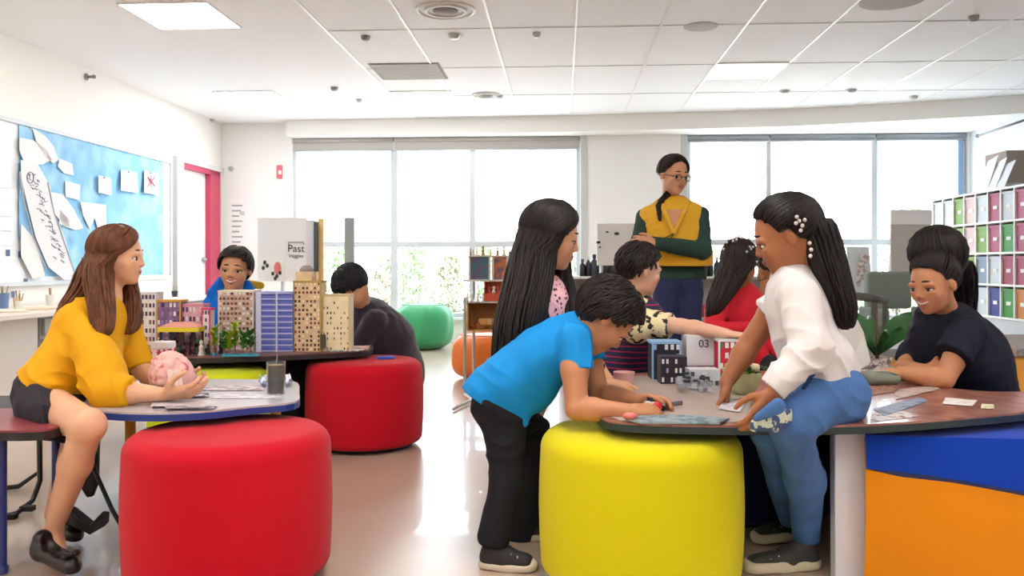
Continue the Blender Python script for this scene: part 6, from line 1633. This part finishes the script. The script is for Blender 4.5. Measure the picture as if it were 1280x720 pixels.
# ---------------------------------------------------------------- things on the model table
def T_(px, py, z=TZ): x, y = tpx(px, py, z); return V((x, y, z))
X1 = lambda px, Y: (px - 640) / F * Y
mod_grp = None
def facade(name, label, p0, p1, pytop, Y, dep, mbody, mwin, cols, rows_, cat='model building', frac=(.55, .5), trim=None, recess=False, zbase=TZ, seed=0, roof=None, skew=0.0):
    x0, x1 = X1(p0, Y), X1(p1, Y); zt2 = P(0, pytop, Y).z; r = empty(name, ((x0 + x1) / 2, Y + dep / 2, zbase), label, cat)
    R_ = Matrix.Rotation(skew, 3, 'Z'); c = V(((x0 + x1) / 2, Y + dep / 2, 0))
    def bx(m, xa, xb, ya, yb, za, zb):
        cc = V(((xa + xb) / 2 - c.x, (ya + yb) / 2 - c.y, 0)); cc = R_ @ cc; m.box((c.x + cc.x, c.y + cc.y, (za + zb) / 2), (xb - xa, yb - ya, zb - za), skew)
    m = MB(); bx(m, x0, x1, Y, Y + dep, zbase, zt2); m.build('walls', mbody, r, bevel=.0015)
    w_ = MB(); rr = random.Random(seed); cw, rh = (x1 - x0) / cols, (zt2 - zbase) / rows_
    mats = mwin if isinstance(mwin, list) else [mwin]
    for i in range(cols):
        for j in range(rows_):
            if seed and rr.random() < .12: continue
            xa = x0 + cw * (i + .5 - frac[0] / 2); za = zbase + rh * (j + .5 - frac[1] / 2); k = rr.randrange(len(mats))
            n0 = len(w_.m); bx(w_, xa, xa + cw * frac[0], Y - .0025, Y + .001, za, za + rh * frac[1]); w_.m[n0:] = [k] * (len(w_.m) - n0)
    w_.build('window_grid', mats, r)
    if trim:
        t = MB(); bx(t, x0 - .003, x1 + .003, Y - .004, Y + dep + .003, zt2 - .006, zt2 + .004); bx(t, x0 - .001, x0 + .006, Y - .004, Y, zbase, zt2 - .006); bx(t, x1 - .006, x1 + .001, Y - .004, Y, zbase, zt2 - .006); t.build('trim', trim, r)
    return r, x0, x1, zt2
tan_c = M('tan card', 'dcc39c', .8, var=(30, .12)); cr_c = M('cream card', 'efe2bd', .8, var=(20, .08)); wh_c = M('white card', 'e8e6e4', .8); br_w = M('brown marker', '6b4534', .8); bk_w = M('dark window paper', '33282a', .7)
pur = M('periwinkle card', '6a78c8', .6); lil = M('pale lilac card', 'c6cae6', .7); gold = M('ochre card', 'c99c3c', .7); red_w = M('maroon marker', '8c3040', .8); wgr = M('grey card', '9b938e', .8)
facade('model_building', 'brown and cream model building with rough dark windows behind the green plants', 273, 317, 364, 4.30, .12, M('pinkish brown card', 'cdb3a2', .8, var=(50, .3)), [br_w, M('rust marker', '8f5a48', .8), wh_c], 9, 12, frac=(.62, .5), trim=M('cream edge card', 'e8dcc8', .8), seed=3)
# periwinkle tower
r, x0, x1, zt2 = facade('model_building', 'periwinkle blue striped model tower in the middle of the model table', 322, 366, 365, 4.24, .13, pur, [M('deep periwinkle', '5462ba', .6)], 2, 10, frac=(.86, .30), seed=0)
m = MB()
for j in range(11): m.box(((x0 + x1) / 2, 4.237, TZ + .006 + (zt2 - TZ - .012) * j / 10), (x1 - x0, .005, .005))
m.box((x0 + .006, 4.236, (TZ + zt2) / 2), (.026, .006, zt2 - TZ)); m.box((x0 + (x1 - x0) * .55, 4.236, (TZ + zt2) / 2), (.008, .006, zt2 - TZ)); m.build('floor_bands', lil, r)
# tall tan tower with domed top
r, x0, x1, zt2 = facade('model_building', 'tall tan model tower with a crown, tallest on the model table', 367, 401, 352, 4.26, .13, tan_c, [br_w, red_w, cr_c, bk_w], 7, 16, frac=(.5, .55), trim=M('mustard edge card', 'b99a54', .8), seed=7)
m = MB(); m.box((X1(381, 4.3), 4.32, zt2 + .025), (.085, .08, .05)); m.build('crown_block', tan_c, r, bevel=.004)
m = MB(); m.lathe([(.034, 0), (.036, .012), (.028, .02), (.02, .03), (0, .032)], (X1(382, 4.3), 4.32, zt2 + .05), 12); m.build('crown', wgr, r, smooth='auto')
m = MB(); m.tube([(X1(397, 4.3), 4.30, zt2), (X1(397, 4.3), 4.30, zt2 + .05)], .008, 8); m.build('turret', tan_c, r, smooth='auto')
facade('model_building', 'wide cream model building with scattered dark marks, at the right of the tan tower', 403, 437, 369, 4.28, .11, cr_c, [cr_c, M('olive marker', '948552', .8), bk_w, cr_c], 8, 11, frac=(.35, .45), trim=M('pale wood edge', 'd6c08e', .7), seed=11)
MB().box((X1(403, 4.25), 4.262, TZ + .05), (.025, .015, .07)).build('model_door', M('dark olive card', '4b4634', .8), label='small dark olive card standing at the foot of the cream building', cat='card', bevel=.001)
# market stalls, left side
facade('model_stall', 'model shop with an ochre frame and purple windows at the left of the model table', 196, 226, 376, 4.22, .09, M('plum card', '7d5f86', .8, var=(40, .3)), [M('violet marker', '9a84b4', .8), M('dark plum', '4b3252', .8), wh_c], 6, 6, trim=gold, seed=5)
facade('model_stall', 'pink and white model shop beside the ochre framed one', 227, 254, 381, 4.24, .09, M('pink card', 'd9a9b8', .8, var=(40, .2)), [wh_c, M('dark plum', '4b3252', .8)], 6, 5, trim=M('rose card', 'd98fa6', .8), seed=6)
facade('model_stall', 'white model shop with purple door nearest the teacher on the model table', 176, 195, 366, 4.26, .09, M('off white craft card', 'e6e0dc', .8, var=(40, .1)), [M('dark plum', '4b3252', .8), M('rust marker', '8f5a48', .8)], 4, 7, trim=wh_c, seed=9)
facade('model_stall', 'small white model shop with a pink and green roof beside the brown building', 252, 263, 386, 4.16, .06, wh_c, [M('green marker', '4c7a4a', .8), M('dark plum', '4b3252', .8)], 3, 6, trim=M('hot pink card', 'd9407c', .7), seed=10)
# long stall with yellow roof and dark pillars
r = empty('market_stall', P(224, 440, 4.1), 'long model market stall with a yellow and pink roof and dark posts', 'model stall')
x0, x1 = X1(198, 4.1), X1(250, 4.1); zr = P(0, 412, 4.1).z
m = MB(); m.box(((x0 + x1) / 2, 4.14, zr), (x1 - x0, .11, .022)); m.build('roof_edge', M('yellow card', 'e6cf2c', .7), r, bevel=.002)
m = MB(); vs = [(x0, 4.085, zr + .012), (x1, 4.085, zr + .012), (x1, 4.195, zr + .012), (x0, 4.195, zr + .012), (x0 + .05, 4.14, zr + .035), (x1 - .05, 4.14, zr + .035)]
m.add(vs, [(0, 1, 5, 4), (2, 3, 4, 5), (1, 2, 5), (3, 0, 4), (3, 2, 1, 0)]); m.build('roof', M('salmon card', 'dd9a8e', .8), r)
rr = random.Random(4)
for i in range(8):
    x = x0 + .008 + (x1 - x0 - .016) * i / 7; MB().box((x, 4.11 + .05 * (i % 2), (TZ + zr) / 2), (.010, .010, zr - TZ - .02)).build('post', bk_w, r)
m = MB()
for i in range(60): m.ball((rr.uniform(x0, x1), rr.uniform(4.09, 4.18), TZ + rr.uniform(.012, .07)), rr.uniform(.006, .013), rr.randrange(4), 7)
o = m.build('goods', [M('plum goods', '5c3040', .7), M('green goods', '2f5c34', .7), M('brown goods', '6b4636', .7), M('charcoal goods', '2c2a30', .7)], r, smooth=True); tag(o, kind='stuff')
# figures and little trees in front
cols5 = ('6b2f3f', '27313f', 'd9d2c8', '3c6b44', 'a8603c', '43315c')
for i in range(12):
    px = 186 + 8.2 * i; q = T_(px, 444 - (i % 2) * 1.5); figurine(q.x, q.y, TZ, .05 + .012 * (i % 3), M('figure ' + cols5[i % 6], cols5[i % 6], .7), 'tiny model figure along the front of the market stalls, %s from the left' % cn[i], 'tiny figures before the market stalls')
gl = M('lime model leaves', 'a4bf24', .7); gg2 = M('deep model leaves', '3c8a3c', .7)
for i, (px, h_, mm) in enumerate(((268, .16, gl), (280, .13, gg2), (294, .17, gl), (304, .13, gg2), (313, .14, gg2), (286, .12, gl))):
    q = T_(px, 444.5 + (i % 2)); r2 = empty('model_tree', q, '%s leafy model plant in front of the brown building, %s in the row' % ('lime' if mm is gl else 'deep green', cn[i]), 'model plant', 'green model plants')
    m = MB(); m.tube([q, q + V((0, 0, h_ * .6))], .003, 6); m.build('stem', bark, r2, smooth=True)
    m = MB(); rr = random.Random(i)
    for j in range(60):
        t = rr.random(); a1 = rr.uniform(0, 2 * PI); b0 = q + V((0, 0, h_ * (.25 + .6 * t))); d = V((math.cos(a1), math.sin(a1), rr.uniform(.2, 1.2))).normalized() * rr.uniform(.024, .046); s_ = d.cross(V((0, 0, 1))).normalized() * .009
        m.add([b0, b0 + d * .5 + s_, b0 + d, b0 + d * .5 - s_], [(0, 1, 2, 3)])
    m.build('leaves', mm, r2)
    m = MB(); m.lathe([(.010, 0), (.013, .012), (0, .012)], q, 10); m.build('pot', M('blue model pot', '3a9ccc', .5), r2, smooth='auto')
q = T_(300, 446); m = MB(); m.box(q + V((0, .03, .004)), (.16, .05, .006)); m.build('model_pond', M('turquoise card', '2f9fc0', .4), label='turquoise card pond in front of the brown model building', cat='model pond', bevel=.001)
q = T_(425, 439); m = MB(); m.slab([q + V((-.08, -.0, 0)), q + V((.09, .0, 0)), q + V((.12, .10, 0)), q + V((-.03, .10, 0))], (0, 0, 1), .005); m.build('coloured_sheet', M('teal mottled sheet', '5b8a94', .6, col2='e3ddd2', pat=('noise', 40, .45, .55)), label='teal and white mottled sheet lying at the right end of the model table', cat='sheet')
q = T_(449, 437); m = MB(); m.slab([q + V((-.05, -.01, 0)), q + V((.04, -.0, 0)), q + V((.04, .08, 0)), q + V((-.05, .08, 0))], (0, 0, 1), .012); m.build('paper_stack', M('pinkish paper', 'd8b4aa', .8), label='small stack of pinkish paper before the boy in the dark sweater', cat='paper')
q = P(480, 441, 4.30); m = MB(); m.box((q.x, 4.36, OH + .012), (.09, .05, .012), .3); m.build('blue_eraser', M('blue block', '2f5fd0', .5), label='small blue block on top of the rear red ottoman', cat='block', bevel=.003)

# ---------------------------------------------------------------- things on the teacher's table
r = empty('brain_model', T_(215, 492) + V((0, .02, 0)), 'pale pink crumpled paper model held between the teacher hands', 'paper model')
S = SDF(.004); c = P(214, 467, 2.78); rr = random.Random(6)
S.ell(c, (.072, .06, .066), None, k=.01)
for i in range(26):
    th, ph = rr.uniform(.1, 2.6), rr.uniform(0, 6.28); d = V((math.sin(th) * math.cos(ph) * .066, math.sin(th) * math.sin(ph) * .055, math.cos(th) * .062)); tt = d.orthogonal().normalized() * .02
    S.cone(c + d - tt, c + d + tt, .012, .009, k=.004)
S.cone(c - V((0, 0, .02)), c - V((0, 0, .085)), .03, .024, k=.02)
S.build('folded_form', [M('pale pink paper pulp', 'e9b9b2', .75, col2='c85a72', pat=('noise', 26, .56, .64), bump=(40, .5))], r)
m = MB()
for i in range(4): m.slab([P(210 + 5 * i, 484, 2.70), P(214 + 5 * i, 484, 2.70), P(213 + 4 * i, 462 + 2 * (i % 2), 2.70), P(209 + 4 * i, 462, 2.70)], (0, 1, 0), .003)
m.build('paper_strips', M('white pink strips', 'f0dde0', .7), r)
q = T_(196, 485); m = MB(); r = empty('pattern_box', q + V((0, .1, 0)), 'magenta and white patterned box behind the teacher hands', 'box')
x0, x1 = X1(186, 3.0), X1(207, 3.0); z1 = P(0, 437, 3.0).z
MB().box(((x0 + x1) / 2, 3.05, (TZ + z1) / 2), (x1 - x0, .07, z1 - TZ)).build('carton', M('magenta print', 'b8346c', .6, col2='efe3ea', pat=('noise', 36, .47, .53)), r, bevel=.002)
MB().box(((x0 + x1) / 2, 3.05, z1 + .012), (x1 - x0 + .004, .074, .024)).build('lid', M('pale lid', 'e6e0e2', .6), r, bevel=.002)
q = T_(197, 482); figurine(X1(160, 2.95), 2.98, TZ, .06, M('charcoal goods', '2c2a30', .7), 'small dark cup shaped piece at the left behind the teacher arm', None)
# drinking glass with brown content
q = V((X1(345, 2.88), 2.88, TZ)); r = empty('drinking_glass', q, 'square clear jar with brown contents at the right end of the teacher table', 'jar')
hg = P(0, 452, 2.88).z - TZ
def sqt(m, hw, z0, z1, t):
    for (cx, cy, dx, dy) in ((hw, 0, t, 2 * hw), (-hw, 0, t, 2 * hw), (0, hw, 2 * hw - t, t), (0, -hw, 2 * hw - t, t)): m.box(q + V((cx, cy, (z0 + z1) / 2)), (dx, dy, z1 - z0))
m = MB(); m.lathe([(.030, 0), (.032, hg), (.030, hg), (.028, .004), (0, .004)], q, 28); m.build('glass_wall', M('jar glass', 'eef2f0', .05, trans=.9), r, smooth='auto')
m = MB(); m.lathe([(0, .005), (.026, .005), (.027, hg * .45), (0, hg * .45)], q, 24); m.build('lower_layer', M('grey brown layer', '5f5348', .6), r, smooth='auto')
m = MB(); m.lathe([(0, hg * .455), (.027, hg * .455), (.0275, hg * .9), (0, hg * .92)], q, 24); m.build('upper_layer', M('amber layer', '9a7420', .5, var=(20, .3)), r, smooth='auto')
m = MB(); m.tube([q + V((0, 0, hg * .8)), q + V((.004, .002, hg + .025))], .0015, 6); m.build('wire', steel, r)
for i, (px0, px1, py0, py1, cl, c2, lb) in enumerate(((255, 352, 492, 499, 'b9b4bd', 'd9d6da', 'long pale printed strip lying across the teacher table'), (245, 330, 483, 489, 'd4c4c8', '8f8490', 'pinkish printed strip further back on the teacher table'), (230, 262, 487, 498, 'c7bfd4', '3c3a4c', 'white sheet with dark scribbles beside the teacher hand'), (352, 366, 476, 484, '7fb0e0', 'eef2f8', 'crumpled blue and white wrapper at the far corner of the teacher table'), (322, 338, 477, 484, '6a8fd0', 'eef2f8', 'small blue and white wrapper left of the clear jar'), (188, 272, 503, 511, 'c9c3c6', 'b9b2b6', 'large grey paper sheet near the front of the teacher table'), (205, 268, 511, 514, 'b7a9b0', '5a5566', 'curled printed paper over the front edge of the teacher table'))):
    a, b, c_, d_ = T_(px0, py1), T_(px1, py1 - .5), T_(px1 - 3, py0), T_(px0 + 3, py0)
    up_ = V((0, 0, .001 + .0012 * i)); lift = .018 if 'wrapper' in lb else 0
    m = MB()
    if lift:
        rr = random.Random(i); n_ = 6; vs = []; fs = []
        for u_ in range(n_ + 1):
            for v_ in range(n_ + 1):
                p_ = a.lerp(b, u_ / n_).lerp(d_.lerp(c_, u_ / n_), v_ / n_); vs.append(p_ + up_ + V((0, 0, rr.uniform(.002, .028))))
        for u_ in range(n_):
            for v_ in range(n_): k_ = u_ * (n_ + 1) + v_; fs.append((k_, k_ + n_ + 1, k_ + n_ + 2, k_ + 1))
        m.add(vs, fs)
    else: m.slab([p_ + up_ for p_ in (a, b, c_, d_)], (0, 0, 1), .0008)
    m.build('wrapper' if lift else 'printed_sheet', M(lb, cl, .6, col2=c2, pat=('noise', 28, .48, .56)), label=lb, cat='wrapper' if lift else 'sheet')

# ---------------------------------------------------------------- things on the big table
def sheet(pts, cl, c2, lb, lvl, name='paper_sheet', cat='paper', pat=('noise', 24, .5, .6), t=.0008, rough=.5):
    m = MB(); m.slab([T_(*p_) + V((0, 0, .0006 + .0012 * lvl)) for p_ in pts], (0, 0, 1), t); return m.build(name, M(lb, cl, rough, col2=c2, pat=pat), label=lb, cat=cat)
sheet([(756, 519), (775, 526), (862, 528), (940, 528), (936, 495), (925, 470), (855, 468), (780, 471), (760, 485), (750, 503)], 'b8aaa0', 'a6968c', 'large crinkled grey brown paper map covering the left half of the big table', 0, 'paper_map', 'map', ('noise', 7, .3, .7))
sheet([(782, 527), (800, 531), (900, 532), (912, 526), (860, 522), (800, 523)], '8fa3ab', '5e7680', 'grey blue magazine lying at the front edge of the table near the boy hands', 2, 'magazine', 'magazine', t=.006)
sheet([(1092, 512), (1150, 497), (1160, 502), (1105, 521)], '8c97ae', '5a6684', 'bluish grey printed sheet right of the girl in white', 1)
sheet([(1120, 500), (1175, 487), (1168, 482), (1118, 488)], 'c2aea6', '9b8378', 'pale brown sheet in front of the smiling girl arms', 1)
sheet([(1178, 506), (1215, 509), (1222, 502), (1182, 498)], 'efeae6', 'd9d2cc', 'bright white paper scrap near the right end of the table', 2)
sheet([(1226, 512), (1243, 512), (1242, 507), (1227, 506)], 'e3dfc4', 'cfc8a8', 'small cream paper scrap at the right end of the table', 2)
sheet([(1088, 495), (1122, 490), (1120, 478), (1088, 480)], '7d4f44', 'b58a78', 'dark red speckled sheet beside the grey pencil pouch', 1, pat=('noise', 60, .45, .55))
sheet([(1088, 528), (1150, 521), (1130, 514), (1090, 517)], 'd6cdca', '8c5548', 'pale sheet with red brown marks at the front edge right of the girl in white', 0, pat=('noise', 40, .5, .6))
sheet([(898, 513), (925, 517), (934, 503), (905, 500)], 'd6cfd4', '9cb0c4', 'small white and blue paper under the girl hand', 3)
# buildings of paper in the centre
facade('paper_building', 'long low white paper building with the number 03 on its front', 858, 902, 419, 3.26, .10, M('white paper card', 'e2e4ea', .7), [M('white paper card', 'e2e4ea', .7)], 1, 1, frac=(.1, .1), zbase=TZ + .048)
text('number', '03', .042, ink, P(880, 430, 3.256), (1, 0, 0), (0, 0, 1), depth=.001, parent=bpy.data.objects['paper_building'])
MB().box((X1(890, 3.3), 3.32, TZ + .024), (.20, .14, .047)).build('cardboard_base', M('maroon box', '7b4340', .7, col2='e4dcd8', pat=('noise', 40, .55, .6)), label='maroon and white box beneath the white paper building', cat='box', bevel=.002)
facade('paper_building', 'dark model house with white square windows left of the white paper building', 815, 851, 428, 3.22, .10, M('navy card', '1d2030', .7), [M('white paper card', 'e2e4ea', .7), M('sky card', '8fb4dc', .7), M('rust marker', '8f5a48', .8), M('navy card', '1d2030', .7)], 5, 4, frac=(.55, .55), trim=M('sky card', '8fb4dc', .7), seed=21)
facade('paper_building', 'low dark model house with small white windows in front of the dark one', 826, 859, 446, 3.10, .08, M('plum black card', '2c2430', .7), [M('white paper card', 'e2e4ea', .7), M('lilac card', '9c9ccc', .7), M('plum black card', '2c2430', .7)], 6, 3, frac=(.5, .5), seed=22)
facade('paper_building', 'red and white paper house touched by the reaching boy', 898, 926, 425, 3.18, .07, M('bright red card', 'c9283a', .7), [M('white paper card', 'e2e4ea', .7), M('green marker', '4c7a4a', .8)], 4, 4, frac=(.6, .55), trim=M('white paper card', 'e2e4ea', .7), seed=23)
facade('paper_building', 'flat white model block with a dark end behind the crumpled foil', 862, 900, 462, 3.02, .08, M('pale grey card', 'cfd3da', .6), [M('slate card', '4c505c', .7), M('white paper card', 'e2e4ea', .7), M('pale grey card', 'cfd3da', .6)], 5, 2, frac=(.6, .5), seed=24)
rr = random.Random(12)
silver = M('crumpled foil', 'c3cad6', .3, metal=.6, bump=(60, .6)); dkf = M('dark craft bits', '3c4254', .6)
r = empty('foil_model', T_(868, 486), 'crumpled silver foil model in the middle of the paper map', 'foil model')
m = MB()
for i in range(34): m.box(T_(868 + rr.uniform(-20, 20), 486 + rr.uniform(-6, 7)) + V((0, 0, .012 + rr.random() * .03)), (.018, .014, .014), rr.uniform(0, 3))
tag(m.build('foil_pieces', silver, r), kind='stuff')
m = MB()
for i in range(16): m.box(T_(868 + rr.uniform(-20, 20), 486 + rr.uniform(-6, 6)) + V((0, 0, .03 + rr.random() * .02)), (.014, .010, .008), rr.uniform(0, 3))
tag(m.build('dark_bits', dkf, r), kind='stuff')
# bowl with herbs
q = T_(930, 493); r = empty('bowl', q, 'pale green bowl heaped with cream flowers and herbs beside the girl hand', 'bowl')
m = MB(); m.lathe([(.022, 0), (.03, .004), (.054, .040), (.060, .076), (.057, .076), (.049, .035), (0, .01)], q, 30); m.build('bowl_body', M('pale green ceramic', 'cfd9a4', .5, var=(30, .15)), r, smooth='auto')
m = MB()
for i in range(60): m.ball(q + V((rr.gauss(0, .025), rr.gauss(0, .025), .072 + rr.uniform(0, .024))), (rr.uniform(.006, .011),) * 3, rr.choice((0, 0, 1, 2)), 7)
tag(m.build('herbs', [M('herb green', '50702c', .7), M('herb dark', '2c4420', .7), M('herb lime', 'b4b84c', .7)], r, smooth=True), kind='stuff')
for i, (dx, dz) in enumerate(((-.015, .10), (.035, .09), (.005, .115))): MB().ball(q + V((dx, .0, dz)), (.022, .02, .015), 0, 12).build('flower', M('cream flower', 'f0d9bc', .7), r, smooth=True)
# toy car and small things near the boys
q = T_(818, 514); r = empty('toy_car', q, 'small toy car with red front held by the boy in blue', 'toy car')
MB().box(q + V((0, 0, .022)), (.062, .03, .018), .5).build('car_body', M('white toy plastic', 'dcd6d0', .4), r, bevel=.004)
MB().box(q + V((-.004, .0, .036)), (.03, .026, .014), .5).build('cabin', M('dark toy glass', '3a3036', .2), r, bevel=.003)
MB().ball(q + V((.006, -.02, .018)), (.014, .010, .016)).build('red_nose', M('toy red', 'e0243a', .35), r, smooth=True)
for dx, dy in ((-.02, -.016), (.022, -.004), (-.026, .012), (.014, .022)):
    MB().lathe([(0, -.004), (.009, -.004), (.009, .004), (0, .004)], q + V((dx, dy, .010)), 14, axis=Matrix.Rotation(PI / 2, 3, 'X')).build('wheel', M('black rubber', '17171a', .7), r, smooth='auto')
q = T_(842, 508); MB().box(q + V((0, 0, .008)), (.07, .012, .014), .6).build('marker_pen', M('silver grey pen', '7d8088', .3, metal=.5), label='silver grey marker lying right of the toy car', cat='pen', bevel=.003)
q = T_(780, 480); r = empty('pink_cup', q, 'pale pink wide cup by the long haired girl hands', 'cup')
m = MB(); m.lathe([(.03, 0), (.04, .045), (.038, .045), (.028, .004), (0, .004)], q, 24); m.build('cup_body', M('pale pink plastic', 'e8b8b4', .5), r, smooth='auto')
q = T_(768, 494); r = empty('bead_string', q, 'dark bead string lying by the long haired girl hands', 'beads')
m = MB()
for i in range(22):
    a = i / 22 * 2 * PI; m.ball(q + V((.045 * math.cos(a), .035 * math.sin(a), .008)), .007, i % 2, 8)
tag(m.build('beads', [M('dark bead', '33222c', .3), M('pale bead', 'c9c0c4', .3)], r, smooth=True), kind='stuff')
q = V((P(785, 527, 2.40).x, 2.36, TZ + .0075)); MB().ball(q + V((0, -.0, .010)), (.022, .014, .010)).build('pink_rubber', M('pink rubber', 'e07a78', .6), smooth=True, label='pink rubber at the table edge beneath the boy hand', cat='rubber')
# grey pouch by the plant
q = T_(1106, 482); r = empty('pencil_pouch', q, 'grey green pencil pouch beside the potted plant on the table', 'pouch')
S = SDF(.004); S.cone(q + V((-.05, 0, .03)), q + V((.04, .01, .022)), .032, .022, k=.02, flat=((0, 0, 1), .9)); S.build('pouch_body', [M('grey green canvas', '7e8878', .8, bump=(20, .5))], r)
m = MB(); m.tube([q + V((-.055, -.012, .054)), q + V((0, -.012, .055)), q + V((.045, -.006, .04))], .003, 6); m.build('zip', steel, r, smooth=True)
q = T_(1075, 476); MB().box(q + V((0, 0, .02)), (.10, .05, .04), .1).build('tin_box', M('pinkish grey tin', 'a8958f', .5), label='low pinkish grey tin behind the girl in white', cat='tin', bevel=.004)
q = T_(1098, 474); m = MB(); m.lathe([(.022, 0), (.024, .06), (.021, .06), (.020, .004), (0, .004)], q + V((0, .02, 0)), 20); m.build('paint_mug', M('white mug with marks', 'dcdad4', .5, col2='6a5a68', pat=('noise', 40, .5, .56)), smooth='auto', label='white spotted mug of paint in front of the potted plant', cat='mug')
m = MB()
q = V((P(962, 523, 2.20).x, 2.20, P(962, 523, 2.20).z))
r = empty('fabric_purse', P(962, 535, 2.2), 'patterned pale green and denim purse held at the knee by the girl in white', 'purse')
S = SDF(.004); S.cone(P(944, 534, 2.215), P(974, 532, 2.20), .014, .026, k=.02, flat=((0, 1, 0), .5)); S.cone(P(950, 522, 2.215), P(980, 518, 2.2), .014, .024, k=.02, flat=((0, 1, 0), .5))
S.build('pouch_body', [M('pale green cloth', 'c3cdb8', .8, col2='3c5078', pat=('noise', 44, .50, .54))], r, disp=folds(.007, (60, 50, 40), 3))
S = SDF(.004); S.cone(P(945, 523, 2.195), P(972, 508, 2.20), .010, .022, k=.01, flat=((0, 1, 0), .5)); S.build('denim_flap', [M('blue denim', '4470ac')], r)
# framed drawings strewn
